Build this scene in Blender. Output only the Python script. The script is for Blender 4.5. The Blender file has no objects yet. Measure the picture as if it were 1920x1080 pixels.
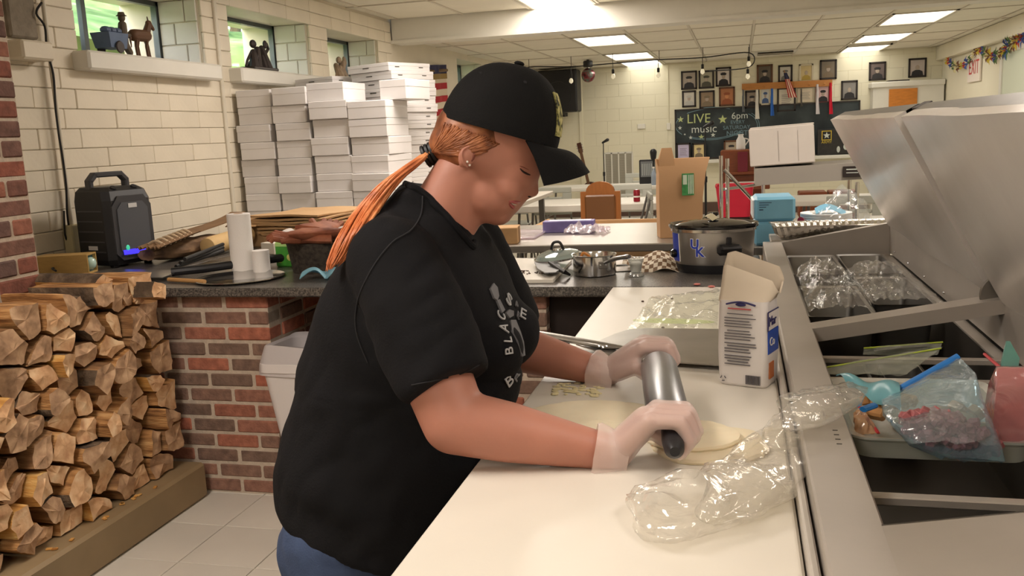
import bpy, bmesh, math, random
import numpy as np
from mathutils import Vector, Matrix, Quaternion, noise
from mathutils.bvhtree import BVHTree
C = bpy.context.scene.collection
R = math.radians
rnd = random.Random(7)
# ---------------------------------------------------------------- camera
FPX = 1685.25; YAW, PIT, ROL = -0.251576, -0.169297, -0.046368; HC = 1.46
_cy, _sy, _cp, _sp, _cr, _sr = math.cos(YAW), math.sin(YAW), math.cos(PIT), math.sin(PIT), math.cos(ROL), math.sin(ROL)
FW = Vector((_sy*_cp, _cy*_cp, _sp)); r0 = Vector((_cy, -_sy, 0)); u0 = r0.cross(FW)
RT = _cr*r0+_sr*u0; UP = -_sr*r0+_cr*u0; EYE = Vector((0, 0, HC))
cd = bpy.data.cameras.new('camera'); cam = bpy.data.objects.new('camera', cd); C.objects.link(cam)
cd.sensor_width = 36; cd.lens = 36*FPX/1920; cd.clip_start = .05; cd.clip_end = 200
cam.matrix_world = Matrix(((RT.x, UP.x, -FW.x, 0), (RT.y, UP.y, -FW.y, 0), (RT.z, UP.z, -FW.z, HC), (0, 0, 0, 1)))
bpy.context.scene.camera = cam
sc = bpy.context.scene
sc.view_settings.view_transform = 'Standard'; sc.view_settings.look = 'None'
sc.view_settings.gamma = 1; sc.view_settings.use_curve_mapping = False; sc.view_settings.exposure = 0.0
sc.cycles.max_bounces = 8; sc.cycles.transparent_max_bounces = 16
# ---------------------------------------------------------------- daylight
w = bpy.data.worlds.new('sky'); sc.world = w; w.use_nodes = True
nt = w.node_tree; bg = nt.nodes['Background']; sk = nt.nodes.new('ShaderNodeTexSky')
sk.sky_type = 'NISHITA'; sk.sun_elevation = R(38); sk.sun_rotation = R(200); sk.sun_disc = False; sk.air_density = 1.3; sk.dust_density = 2
nt.links.new(sk.outputs[0], bg.inputs[0]); bg.inputs[1].default_value = .9
sun = bpy.data.lights.new('sun', 'SUN'); sun.energy = 2.2; sun.angle = R(1); sun.color = (1, .96, .88)
so = bpy.data.objects.new('sun', sun); C.objects.link(so); so.rotation_euler = (R(10), R(38), 0)
def area_lamp(x, y, z, sx, sy, power, col=(1, .9, .77)):
    l = bpy.data.lights.new('ceiling_lamp', 'AREA'); l.shape = 'RECTANGLE'; l.size = sx; l.size_y = sy; l.energy = power; l.color = col
    o = bpy.data.objects.new('ceiling_lamp', l); C.objects.link(o); o.location = (x, y, z); return o
LAMP_NEAR, LAMP_FAR = 30, 14
# fluorescent ceiling panels: near room (outside the frame) and the hall
NEAR_LIGHTS = [(-1.6, 8.3), (-1.6, 5.2), (1.05, 4.58), (-1.6, .86), (1.05, .86), (-.94, -1.62)]
FAR_LIGHTS = [(-1.5, 10.72), (-1.5, 13.25), (1.82, 10.65), (1.82, 12.97), (-1.5, 14.85), (1.82, 14.75)]
for (x, y), k in zip(NEAR_LIGHTS, (1.05, 1.4, 1.2, 1.4, .65, 1.0)): area_lamp(x, y, 2.612, .58, 1.0, LAMP_NEAR*k, (1, .885, .79))
for x, y in FAR_LIGHTS: area_lamp(x, y, 2.462, .56, 1.0, LAMP_FAR*(.12 if y > 14 else 1), (1, .92, .81))

def ray(x, y): return FW+RT*((x-960)/FPX)-UP*((y-540)/FPX)
def at(px, py, X=None, Y=None, Z=None):
    d = ray(px, py)
    t = (X-0)/d.x if X is not None else (Y/d.y if Y is not None else (Z-HC)/d.z)
    return EYE+d*t
# ---------------------------------------------------------------- materials
def lin(c):
    return tuple((v/12.92 if v <= .04045 else ((v+.055)/1.055)**2.4) for v in [k/255 for k in c])+(1,)
_m = {}
def mat(name, col, rough=.5, metal=0, var=0, vs=12, bump=0, bs=80, trans=0, alpha=1, es=0, coat=0, stretch=None, rand=0, sss=0, ior=1.45, spec=.5, tlu=0):
    if name in _m: return _m[name]
    m = bpy.data.materials.new(name); m.use_nodes = True; n = m.node_tree; N = n.nodes; L = n.links; b = N['Principled BSDF']
    c = lin(col); b.inputs['Base Color'].default_value = c; b.inputs['Roughness'].default_value = rough; b.inputs['Metallic'].default_value = metal
    b.inputs['IOR'].default_value = ior; b.inputs['Specular IOR Level'].default_value = spec
    b.inputs['Transmission Weight'].default_value = trans; b.inputs['Alpha'].default_value = alpha; b.inputs['Coat Weight'].default_value = coat
    if sss: b.inputs['Subsurface Weight'].default_value = sss; b.inputs['Subsurface Radius'].default_value = (.012, .005, .003)
    if es: b.inputs['Emission Color'].default_value = c; b.inputs['Emission Strength'].default_value = es
    tc = N.new('ShaderNodeTexCoord'); mp = N.new('ShaderNodeMapping'); L.new(tc.outputs['Object'], mp.inputs[0])
    if stretch: mp.inputs['Scale'].default_value = stretch
    if var or rand:
        src = None
        if var:
            t = N.new('ShaderNodeTexNoise'); t.inputs['Scale'].default_value = vs; t.inputs['Detail'].default_value = 5; L.new(mp.outputs[0], t.inputs[0])
            rp = N.new('ShaderNodeMapRange'); rp.inputs[1].default_value = .3; rp.inputs[2].default_value = .7; rp.inputs[3].default_value = 1-var; rp.inputs[4].default_value = 1+var*.6
            L.new(t.outputs[0], rp.inputs[0]); src = rp.outputs[0]
        if rand:
            oi = N.new('ShaderNodeObjectInfo'); r2 = N.new('ShaderNodeMapRange'); r2.inputs[3].default_value = 1-rand; r2.inputs[4].default_value = 1+rand*.6
            L.new(oi.outputs['Random'], r2.inputs[0])
            if src:
                mu = N.new('ShaderNodeMath'); mu.operation = 'MULTIPLY'; L.new(src, mu.inputs[0]); L.new(r2.outputs[0], mu.inputs[1]); src = mu.outputs[0]
            else: src = r2.outputs[0]
        hs = N.new('ShaderNodeHueSaturation'); hs.inputs['Color'].default_value = c; L.new(src, hs.inputs['Value']); L.new(hs.outputs[0], b.inputs['Base Color'])
    if bump:
        t = N.new('ShaderNodeTexNoise'); t.inputs['Scale'].default_value = bs; t.inputs['Detail'].default_value = 4; L.new(mp.outputs[0], t.inputs[0])
        bu = N.new('ShaderNodeBump'); bu.inputs['Strength'].default_value = bump; bu.inputs['Distance'].default_value = .004; L.new(t.outputs[0], bu.inputs['Height']); L.new(bu.outputs[0], b.inputs['Normal'])
    if tlu:
        tr = N.new('ShaderNodeBsdfTranslucent'); tr.inputs[0].default_value = c; mx = N.new('ShaderNodeMixShader'); mx.inputs[0].default_value = tlu
        L.new(b.outputs[0], mx.inputs[1]); L.new(tr.outputs[0], mx.inputs[2]); L.new(mx.outputs[0], N['Material Output'].inputs[0])
    _m[name] = m; return m
def ramp_mat(name, stops, scale=8, rough=.8, bump=.4, bs=60, stretch=None, by='noise', detail=6, dist=.004, rough_metal=0):
    """colour ramp over noise ('noise') or over the per-object random value ('object')"""
    if name in _m: return _m[name]
    m = mat(name, (128, 128, 128), rough, rough_metal); n = m.node_tree; N = n.nodes; L = n.links; b = N['Principled BSDF']
    tc = N.new('ShaderNodeTexCoord'); mp = N.new('ShaderNodeMapping'); L.new(tc.outputs['Object'], mp.inputs[0])
    if stretch: mp.inputs['Scale'].default_value = stretch
    oi = N.new('ShaderNodeObjectInfo')
    va = N.new('ShaderNodeVectorMath'); va.operation = 'ADD'; L.new(mp.outputs[0], va.inputs[0])
    sc_ = N.new('ShaderNodeVectorMath'); sc_.operation = 'SCALE'; sc_.inputs[0].default_value = (13, 7, 19); L.new(oi.outputs['Random'], sc_.inputs['Scale']); L.new(sc_.outputs[0], va.inputs[1])
    t = N.new('ShaderNodeTexNoise'); t.inputs['Scale'].default_value = scale; t.inputs['Detail'].default_value = detail; L.new(va.outputs[0], t.inputs[0])
    cr = N.new('ShaderNodeValToRGB'); e = cr.color_ramp.elements
    while len(e) < len(stops): e.new(.5)
    for k, (p, c) in enumerate(stops): e[k].position = p; e[k].color = lin(c)
    if by == 'noise': L.new(t.outputs[0], cr.inputs[0]); L.new(cr.outputs[0], b.inputs['Base Color'])
    else:
        L.new(oi.outputs['Random'], cr.inputs[0])
        hs = N.new('ShaderNodeHueSaturation'); rp = N.new('ShaderNodeMapRange'); rp.inputs[1].default_value = .3; rp.inputs[2].default_value = .7; rp.inputs[3].default_value = .7; rp.inputs[4].default_value = 1.25
        L.new(t.outputs[0], rp.inputs[0]); L.new(rp.outputs[0], hs.inputs['Value']); L.new(cr.outputs[0], hs.inputs['Color']); L.new(hs.outputs[0], b.inputs['Base Color'])
    if bump:
        t2 = N.new('ShaderNodeTexNoise'); t2.inputs['Scale'].default_value = bs; t2.inputs['Detail'].default_value = 5; L.new(va.outputs[0], t2.inputs[0])
        bu = N.new('ShaderNodeBump'); bu.inputs['Strength'].default_value = bump; bu.inputs['Distance'].default_value = dist; L.new(t2.outputs[0], bu.inputs['Height']); L.new(bu.outputs[0], b.inputs['Normal'])
    return m
def film(name, tint=(240, 240, 238), op=.12, rough=.12, wr=.5, ws=30, white=0.0):
    """clear crinkled plastic film: mostly see-through with sharp glints"""
    if name in _m: return _m[name]
    m = bpy.data.materials.new(name); m.use_nodes = True; n = m.node_tree; N = n.nodes; L = n.links; b = N['Principled BSDF']
    b.inputs['Base Color'].default_value = lin(tint); b.inputs['Roughness'].default_value = rough; b.inputs['Specular IOR Level'].default_value = .9
    tr = N.new('ShaderNodeBsdfTransparent'); tr.inputs[0].default_value = lin(tuple(min(255, v+8) for v in tint)); mx = N.new('ShaderNodeMixShader')
    lw = N.new('ShaderNodeLayerWeight'); lw.inputs[0].default_value = .5
    tc = N.new('ShaderNodeTexCoord'); t = N.new('ShaderNodeTexNoise'); t.inputs['Scale'].default_value = ws; t.inputs['Detail'].default_value = 3; t.inputs['Distortion'].default_value = 1.5; L.new(tc.outputs['Object'], t.inputs[0])
    bu = N.new('ShaderNodeBump'); bu.inputs['Strength'].default_value = wr; bu.inputs['Distance'].default_value = .004; L.new(t.outputs[0], bu.inputs['Height']); L.new(bu.outputs[0], b.inputs['Normal']); L.new(bu.outputs[0], lw.inputs['Normal'])
    gl = N.new('ShaderNodeBsdfGlossy'); gl.inputs['Roughness'].default_value = rough; L.new(bu.outputs[0], gl.inputs['Normal']); gl.inputs[0].default_value = (1, 1, 1, 1)
    m1 = N.new('ShaderNodeMixShader'); m1.inputs[0].default_value = op; L.new(tr.outputs[0], m1.inputs[1]); L.new(b.outputs[0], m1.inputs[2])
    pw_ = N.new('ShaderNodeMath'); pw_.operation = 'POWER'; pw_.inputs[1].default_value = 4; L.new(lw.outputs['Facing'], pw_.inputs[0])
    fr = N.new('ShaderNodeMath'); fr.operation = 'MULTIPLY_ADD'; fr.inputs[1].default_value = .6; fr.inputs[2].default_value = .05; fr.use_clamp = True; L.new(pw_.outputs[0], fr.inputs[0])
    L.new(fr.outputs[0], mx.inputs[0]); L.new(m1.outputs[0], mx.inputs[1]); L.new(gl.outputs[0], mx.inputs[2]); L.new(mx.outputs[0], N['Material Output'].inputs[0])
    _m[name] = m; return m
# ---------------------------------------------------------------- mesh builder
def basis(d):
    d = Vector(d).normalized(); a = Vector((0, 0, 1)) if abs(d.z) < .95 else Vector((1, 0, 0))
    u = a.cross(d).normalized(); return u, d.cross(u)
class MB:
    def __init__(s): s.v = []; s.f = []; s.m = []
    def add(s, vs, fs, mi=0):
        o = len(s.v); s.v += [tuple(v) for v in vs]; s.f += [tuple(o+i for i in f) for f in fs]; s.m += [mi]*len(fs); return s
    def box(s, c, d, rz=0, bev=0, mi=0, M=None):
        hx, hy, hz = d[0]/2, d[1]/2, d[2]/2
        if M is None: M = Matrix.Rotation(rz, 3, 'Z') if not isinstance(rz, Matrix) else rz
        c = Vector(c)
        b = min(bev, hx*.9, hy*.9, hz*.9)
        if b <= 0:
            P = [(x, y, z) for x in (-hx, hx) for y in (-hy, hy) for z in (-hz, hz)]
            F = [(0, 1, 3, 2), (4, 6, 7, 5), (0, 4, 5, 1), (2, 3, 7, 6), (0, 2, 6, 4), (1, 5, 7, 3)]
        else:
            P = []; idx = {}
            for sx in (-1, 1):
                for sy in (-1, 1):
                    for sz in (-1, 1):
                        idx[sx, sy, sz] = len(P)
                        P += [(sx*hx, sy*(hy-b), sz*(hz-b)), (sx*(hx-b), sy*hy, sz*(hz-b)), (sx*(hx-b), sy*(hy-b), sz*hz)]
            F = []; q = [(-1, -1), (1, -1), (1, 1), (-1, 1)]
            for a in range(3):
                for sg in (-1, 1):
                    f = []
                    for (p1, p2) in q:
                        k = [0, 0, 0]; k[a] = sg; k[(a+1) % 3] = p1; k[(a+2) % 3] = p2; f.append(idx[tuple(k)]+a)
                    F.append(f if sg > 0 else f[::-1])
            for a in range(3):
                b1, b2 = (a+1) % 3, (a+2) % 3
                for s1 in (-1, 1):
                    for s2 in (-1, 1):
                        k0 = [0]*3; k1 = [0]*3; k0[a] = -1; k1[a] = 1; k0[b1] = k1[b1] = s1; k0[b2] = k1[b2] = s2
                        f = [idx[tuple(k0)]+b1, idx[tuple(k1)]+b1, idx[tuple(k1)]+b2, idx[tuple(k0)]+b2]
                        F.append(f if s1*s2 > 0 else f[::-1])
            for k, i in idx.items(): F.append((i, i+1, i+2) if k[0]*k[1]*k[2] > 0 else (i, i+2, i+1))
        return s.add([c+M@Vector(p) for p in P], F, mi)
    def bb(s, x0, x1, y0, y1, z0, z1, bev=0, mi=0): return s.box(((x0+x1)/2, (y0+y1)/2, (z0+z1)/2), (abs(x1-x0), abs(y1-y0), abs(z1-z0)), 0, bev, mi)
    def loft(s, rings, caps=True, mi=0, closed=True):
        n = len(rings[0]); vs = [p for r in rings for p in r]; F = []
        for i in range(len(rings)-1):
            for j in range(n if closed else n-1):
                a = i*n+j; b = i*n+(j+1) % n; F.append((a, b, b+n, a+n))
        if caps: F.append(tuple(range(n))[::-1]); F.append(tuple((len(rings)-1)*n+j for j in range(n)))
        return s.add(vs, F, mi)
    def tube(s, pts, r, n=8, caps=True, mi=0, flat=1):
        pts = [Vector(p) for p in pts]; rings = []; u = None
        for i, p in enumerate(pts):
            d = (pts[min(i+1, len(pts)-1)]-pts[max(i-1, 0)])
            if d.length < 1e-9: d = Vector((0, 0, 1))
            d.normalize()
            if u is None: u, v = basis(d)
            else:
                u = (u-d*u.dot(d)).normalized(); v = d.cross(u)
            rr = r[i] if isinstance(r, (list, tuple)) else r
            rings.append([p+u*(rr*math.cos(2*math.pi*k/n))+v*(rr*flat*math.sin(2*math.pi*k/n)) for k in range(n)])
        return s.loft(rings, caps, mi)
    def lathe(s, prof, c, n=24, axis=(0, 0, 1), mi=0, caps=True, sx=1, sy=1, rz=0):
        c = Vector(c); ax = Vector(axis).normalized()
        if abs(ax.z) > .999: u, v = Vector((math.cos(rz), math.sin(rz), 0)), Vector((-math.sin(rz), math.cos(rz), 0))*(1 if ax.z > 0 else -1)
        else: u, v = basis(ax)
        rings = [[c+ax*z+u*(r*sx*math.cos(2*math.pi*k/n))+v*(r*sy*math.sin(2*math.pi*k/n)) for k in range(n)] for r, z in prof]
        return s.loft(rings, caps, mi)
    def cap(s, p0, p1, r0, r1, n=12, mi=0):
        p0 = Vector(p0); p1 = Vector(p1); d = p1-p0; L = d.length; prof = []
        for k in range(5): a = -math.pi/2+k*math.pi/8*.98+.02; prof.append((max(r0*math.cos(a), r0*.05), r0*math.sin(a)))
        for k in range(5): a = k*math.pi/8*.98; prof.append((max(r1*math.cos(a), r1*.05), L+r1*math.sin(a)))
        return s.lathe(prof, p0, n, d if L > 1e-6 else (0, 0, 1), mi)
    def ell(s, c, r, M=None, n=16, mi=0):
        c = Vector(c); M = M or Matrix.Identity(3); rings = []
        for i in range(n//2+1):
            a = -math.pi/2+math.pi*i/(n//2); a = max(-1.54, min(1.54, a))
            rings.append([c+M@Vector((r[0]*math.cos(a)*math.cos(2*math.pi*k/n), r[1]*math.cos(a)*math.sin(2*math.pi*k/n), r[2]*math.sin(a))) for k in range(n)])
        return s.loft(rings, True, mi)
    def grid(s, fn, nu, nv, mi=0):
        vs = [fn(i/nu, j/nv) for i in range(nu+1) for j in range(nv+1)]; F = [(i*(nv+1)+j, (i+1)*(nv+1)+j, (i+1)*(nv+1)+j+1, i*(nv+1)+j+1) for i in range(nu) for j in range(nv)]
        return s.add(vs, F, mi)
    def sheet(s, fn, nu, nv, th=.002, mi=0):
        vs = [Vector(fn(i/nu, j/nv)) for i in range(nu+1) for j in range(nv+1)]; g = lambda i, j: i*(nv+1)+j; nn = []
        for i in range(nu+1):
            for j in range(nv+1):
                a = vs[g(min(i+1, nu), j)]-vs[g(max(i-1, 0), j)]; b = vs[g(i, min(j+1, nv))]-vs[g(i, max(j-1, 0))]; q = a.cross(b)
                nn.append(q.normalized() if q.length > 1e-12 else Vector((0, 0, 1)))
        K = len(vs); V = vs+[v-n*th for v, n in zip(vs, nn)]; F = []
        for i in range(nu):
            for j in range(nv):
                a, b, c, d = g(i, j), g(i+1, j), g(i+1, j+1), g(i, j+1); F += [(a, b, c, d), (K+d, K+c, K+b, K+a)]
        bd = [g(i, 0) for i in range(nu+1)]+[g(nu, j) for j in range(1, nv+1)]+[g(i, nv) for i in range(nu-1, -1, -1)]+[g(0, j) for j in range(nv-1, 0, -1)]
        for k in range(len(bd)): a, b = bd[k], bd[(k+1) % len(bd)]; F.append((a, K+a, K+b, b))
        return s.add(V, F, mi)
    def prism(s, poly, o, u, v, w, mi=0):
        """polygon (a,b) in plane o+a*u+b*v extruded by vector w"""
        o, u, v, w = Vector(o), Vector(u), Vector(v), Vector(w); A = [o+u*a+v*b for a, b in poly]; return s.loft([A, [p+w for p in A]], True, mi)
    def merge(s, o): return s.add(o.v, o.f, 0)
WM = {}
def wmat(o):
    m = Matrix.Identity(4)
    while o is not None:
        m = WM.get(o.name, Matrix.Identity(4)) @ m; o = o.parent
    return m
def setp(o, label=None, cat=None, group=None, kind=None):
    if label: o['label'] = label
    if cat: o['category'] = cat
    if group: o['group'] = group
    if kind: o['kind'] = kind
    return o
def thing(name, label, cat, loc=(0, 0, 0), rz=0, group=None, kind=None):
    o = bpy.data.objects.new(name, None); C.objects.link(o); o.empty_display_size = .05; o.location = loc; o.rotation_euler = (0, 0, rz)
    WM[o.name] = Matrix.Translation(Vector(loc)) @ Matrix.Rotation(rz, 4, 'Z'); return setp(o, label, cat, group, kind)
def build(name, mb, m, parent=None, smooth=True, ang=.6, label=None, cat=None, group=None, kind=None, local=False, mesh=None):
    me = mesh or bpy.data.meshes.new(name)
    if mesh is None:
        V = np.array(mb.v, dtype=float).reshape(-1, 3)
        if parent is not None:
            if not local:
                Mi = np.array(wmat(parent).inverted()); V = V@Mi[:3, :3].T+Mi[:3, 3]
            off = Vector((0, 0, 0))
        else:
            off = Vector(((V[:, 0].min()+V[:, 0].max())/2, (V[:, 1].min()+V[:, 1].max())/2, V[:, 2].min())); V = V-np.array(off)
        me.from_pydata(V.tolist(), [], mb.f)
        for mm in (m if isinstance(m, (list, tuple)) else [m]): me.materials.append(mm)
        if any(mb.m): me.polygons.foreach_set('material_index', mb.m)
        me.update()
        bm = bmesh.new(); bm.from_mesh(me); bmesh.ops.recalc_face_normals(bm, faces=bm.faces); bm.to_mesh(me); bm.free()
        if smooth: me.shade_smooth(); me.set_sharp_from_angle(angle=ang)
    else: off = Vector((0, 0, 0))
    o = bpy.data.objects.new(name, me); C.objects.link(o); o.parent = parent; o.location = off; WM[o.name] = Matrix.Translation(off)
    return setp(o, label, cat, group, kind)
def struct(name, mb, m, parent=None, label=None, **k):
    o = build(name, mb, m, parent, **k)
    if parent is None: o['kind'] = 'structure'; o['label'] = label or name.replace('_', ' '); o['category'] = name.split('_')[0]
    return o
def put(src, name, loc, parent=None, rot=(0, 0, 0), scale=(1, 1, 1), **k):
    """linked copy of one mesh object at loc (in the parent's frame)"""
    o = bpy.data.objects.new(name, src.data if hasattr(src, 'data') else src); C.objects.link(o); o.parent = parent; o.location = loc; o.rotation_euler = rot; o.scale = scale
    WM[o.name] = Matrix.Translation(Vector(loc)); return setp(o, **k)
def dup(root, loc, rz=0, label=None, group=None, scale=None):
    def cp(o, par):
        c = o.copy(); C.objects.link(c); c.parent = par
        for ch in [q for q in C.objects if q.parent == o]: cp(ch, c)
        return c
    c = cp(root, None); c.location = loc; c.rotation_euler = (0, 0, rz)
    if scale: c.scale = scale
    if label: c['label'] = label
    if group: c['group'] = group
    return c
def text(s, size, o, xd, ud, m, parent, name='lettering', ext=.0006, align='CENTER', label=None, bold=0):
    cu = bpy.data.curves.new('t', 'FONT'); cu.body = s; cu.size = size; cu.extrude = ext; cu.align_x = align; cu.align_y = 'CENTER'; cu.resolution_u = 3; cu.offset = bold
    t = bpy.data.objects.new('t', cu); C.objects.link(t); dg = bpy.context.evaluated_depsgraph_get(); me = bpy.data.meshes.new_from_object(t.evaluated_get(dg)); bpy.data.objects.remove(t)
    xd = Vector(xd).normalized(); ud = Vector(ud); ud = (ud-xd*ud.dot(xd)).normalized(); zd = xd.cross(ud); o = Vector(o)
    mb = MB(); mb.add([o+xd*v.co.x+ud*v.co.y+zd*v.co.z for v in me.vertices], [tuple(p.vertices) for p in me.polygons]); bpy.data.meshes.remove(me)
    return build(name, mb, m, parent, smooth=False, label=label)
def remesh(mb, vox, it=6, fac=.6):
    """one continuous surface round a union of overlapping solids"""
    me = bpy.data.meshes.new('r'); me.from_pydata(mb.v, [], mb.f); bm = bmesh.new(); bm.from_mesh(me); bmesh.ops.recalc_face_normals(bm, faces=bm.faces); bm.to_mesh(me); bm.free()
    o = bpy.data.objects.new('r', me); C.objects.link(o)
    r = o.modifiers.new('r', 'REMESH'); r.mode = 'VOXEL'; r.voxel_size = vox
    if it: s = o.modifiers.new('s', 'SMOOTH'); s.iterations = it; s.factor = fac
    dg = bpy.context.evaluated_depsgraph_get(); e = o.evaluated_get(dg); m2 = e.to_mesh()
    out = MB(); co = np.empty(len(m2.vertices)*3); m2.vertices.foreach_get('co', co); out.v = [tuple(x) for x in co.reshape(-1, 3)]
    out.f = [tuple(p.vertices) for p in m2.polygons]; out.m = [0]*len(out.f); e.to_mesh_clear(); bpy.data.objects.remove(o); return out
def nz(p, s=1, o=0): return noise.noise(Vector(p)*s+Vector((o, o*1.7, o*.3)))
def bezier(P, n):
    """Catmull-Rom through the points"""
    P = [Vector(p) for p in P]; out = []
    for i in range(len(P)-1):
        a, b, c, d = P[max(i-1, 0)], P[i], P[i+1], P[min(i+2, len(P)-1)]
        for k in range(n):
            t = k/n; out.append(.5*((2*b)+(c-a)*t+(2*a-5*b+4*c-d)*t*t+(3*b-a-3*c+d)*t**3))
    out.append(P[-1]); return out
# ================================================================ SETTING
cream = mat('cream_paint', (226, 216, 196), .45, var=.06, vs=3, bump=.25, bs=40)
cream_hall = mat('hall_paint', (232, 226, 204), .5, var=.03, vs=2)
white_paint = mat('white_paint', (225, 222, 212), .45, var=.05, vs=4, bump=.15, bs=30)
tile_white = mat('floor_tile', (222, 216, 205), .28, var=.08, vs=2.5, bump=.05, bs=10, rand=.03)
grout = mat('tile_joint', (176, 168, 156), .6)
WL, WF, WR, ZC1, ZC2 = -3.35, 15.3, 3.02, 2.63, 2.48
# floor slab with separate tiles where they can be told apart
fl = MB().bb(-4, 3.3, -3.2, 15.6, -.12, -.006)
floor = struct('floor', fl, grout, label='pale vinyl tile floor of the kitchen and hall')
T = .305; tb = MB().box((0, 0, -.003), (T-.0035, T-.0035, .006), 0, .0012)
tm = None; nfl = 0
for i in range(-3, 6):
    for j in range(0, 8):
        x = -1.96+i*T+T/2+.0; y = 2.32+T*(j-4)+T/2
        if x < -2.6 or x > -.3: continue
        if tm is None: tm = build('floor_tile', tb, tile_white, floor, local=True); tm.location = (x-floor.location.x, y-floor.location.y, -floor.location.z); src = tm
        else: put(src, 'floor_tile', (x-floor.location.x, y-floor.location.y, -floor.location.z), floor)
rest = MB(); 
for i in range(-13, 18):
    for j in range(-9, 43):
        x = -1.96+i*T+T/2; y = 2.32+T*j+T/2
        if -2.6 <= x <= -.3 and -3 <= i < 6 and 0 <= j < 8: continue
        if x > 3.1 or x < -3.5 or y > 15.3: continue
        rest.box((x, y, -.003), (T-.0035, T-.0035, .006))
build('floor_tile', rest, tile_white, floor, kind='stuff')

# ceilings: lay-in panels on a grid
panel = mat('ceiling_panel', (236, 230, 214), .85, var=.04, vs=3, bump=.3, bs=150, rand=.03)
gridm = mat('ceiling_grid_metal', (214, 206, 190), .5)
lightm = mat('lamp_diffuser', (255, 250, 238), .5, es=2.6)
def ceiling(name, x0, x1, y0, y1, z, gx, gy, dx, dy, holes):
    root = struct(name, MB().bb(x0, x1, y0, y1, z+.045, z+.12), white_paint, label='suspended tile ceiling')
    g = MB(); xs = []; k = math.floor((x0-gx)/dx)
    while gx+k*dx < x1: xs.append(gx+k*dx); k += 1
    ys = []; k = math.floor((y0-gy)/dy)
    while gy+k*dy < y1: ys.append(gy+k*dy); k += 1
    for x in xs:
        if x > x0: g.bb(x-.012, x+.012, y0, y1, z-.004, z+.02)
    for y in ys:
        if y > y0: g.bb(x0, x1, y-.012, y+.012, z-.004, z+.02)
    build('ceiling_grid', g, gridm, root)
    pm = MB().box((0, 0, 0), (dx-.03, dy-.03, .016), 0, .004); src = None
    for x in xs:
        for y in ys:
            cx, cy = x+dx/2, y+dy/2
            if any(abs(cx-hx) < dx*.5 and abs(cy-hy) < dy*.5 for hx, hy in holes): continue
            a0, a1, b0, b1 = max(x, x0), min(x+dx, x1), max(y, y0), min(y+dy, y1)
            if a1-a0 < .05 or b1-b0 < .05: continue
            if a1-a0 > dx-.01 and b1-b0 > dy-.01:
                if src is None: src = build('ceiling_panel', pm, panel, root, local=True); src.location = (cx-root.location.x, cy-root.location.y, z+.012-root.location.z)
                else: put(src, 'ceiling_panel', (cx-root.location.x, cy-root.location.y, z+.012-root.location.z), root)
            else: build('ceiling_panel', MB().bb(a0+.013, a1-.013, b0+.013, b1-.013, z+.004, z+.02), panel, root)
    return root
HX = .664
NL = [(-1.6, 8.3)]
ceiling('ceiling', WL-.05, WR+.05, -3.2, 8.68, ZC1, -1.936, 7.68, HX, 1.24, NEAR_LIGHTS)
ceiling('ceiling_hall', WL-.05, WR+.05, 8.95, 15.32, ZC2, -1.836, 10.12, HX, 1.26, FAR_LIGHTS)
def panel_light(x, y, z, sx, sy, label):
    t = thing('ceiling_light', label, 'light', (x, y, z-.01), 0, 'fluorescent ceiling panels')
    f = MB(); w_ = .025
    f.bb(x-sx/2, x+sx/2, y-sy/2, y-sy/2+w_, z-.008, z+.03); f.bb(x-sx/2, x+sx/2, y+sy/2-w_, y+sy/2, z-.008, z+.03)
    f.bb(x-sx/2, x-sx/2+w_, y-sy/2, y+sy/2, z-.008, z+.03); f.bb(x+sx/2-w_, x+sx/2, y-sy/2, y+sy/2, z-.008, z+.03)
    build('frame', f, gridm, t); build('diffuser', MB().bb(x-sx/2+w_, x+sx/2-w_, y-sy/2+w_, y+sy/2-w_, z+.002, z+.02), lightm, t)
LN = ['nearer the kitchen beam, left row', 'middle of the left row', 'largest one of the right row', 'middle of the right row', 'farthest of the left row, by the loudspeaker wall', 'farthest of the right row, above the sailor portrait']
for (x, y), s in zip(FAR_LIGHTS, LN): panel_light(x, y, ZC2, .62, 1.14, 'glowing white ceiling light panel, '+s)
for k, (x, y) in enumerate(NEAR_LIGHTS): panel_light(x, y, ZC1, .62, 1.14, 'glowing ceiling light panel in the kitchen ceiling'+(' cut by the top edge of the picture' if k == 0 else ', outside the picture, '+['', 'above the kraft bags', 'above the open steel lids', 'above the firewood', 'right of the camera', 'behind the camera'][k]))
# beam between kitchen and hall
bmm = MB().bb(WL, WR, 8.68, 8.95, 2.40, 2.72, .01); bmm.bb(WL, WR, 8.665, 8.68, 2.40, 2.43)
struct('trim_1', bmm, white_paint, label='white boxed ceiling beam between kitchen and hall')

# left wall with window openings
WIN = [(4.16, 5.345), (5.66, 6.87), (7.20, 8.32), (10.9, 12.0)]
ZS, ZT = 1.99, 2.41; XO = -3.95; XG = -3.68
lw = MB(); BX = WL-.02
lw.bb(XO, BX, -3.2, 15.5, 0, ZS-.06); lw.bb(XO, BX, -3.2, 15.5, ZT, 2.75)
ye = -3.2
for a, b in WIN: lw.bb(XO, BX, ye, a, ZS-.06, ZT); ye = b
lw.bb(XO, BX, ye, 15.5, ZS-.06, ZT)
wall_left = struct('wall_left', lw, cream, label='cream painted block wall with high windows')
CH = .1016; src_b = {}
wlL = Vector(wall_left.location)
rr = random.Random(3)
def wall_brick(y0, y1, z0, z1, x=BX, th=.02):
    L = round((y1-y0)/.05)*.05
    mb = MB().box((0, 0, 0), (th, (y1-y0)-.002, (z1-z0)-.002), 0, .0042)
    o = build('brick', mb, cream, wall_left, local=True); o.location = (x+th/2+rr.uniform(-.002, .002)-wlL.x, (y0+y1)/2-wlL.y, (z0+z1)/2-wlL.z)
z = .88; row = 0
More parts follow.
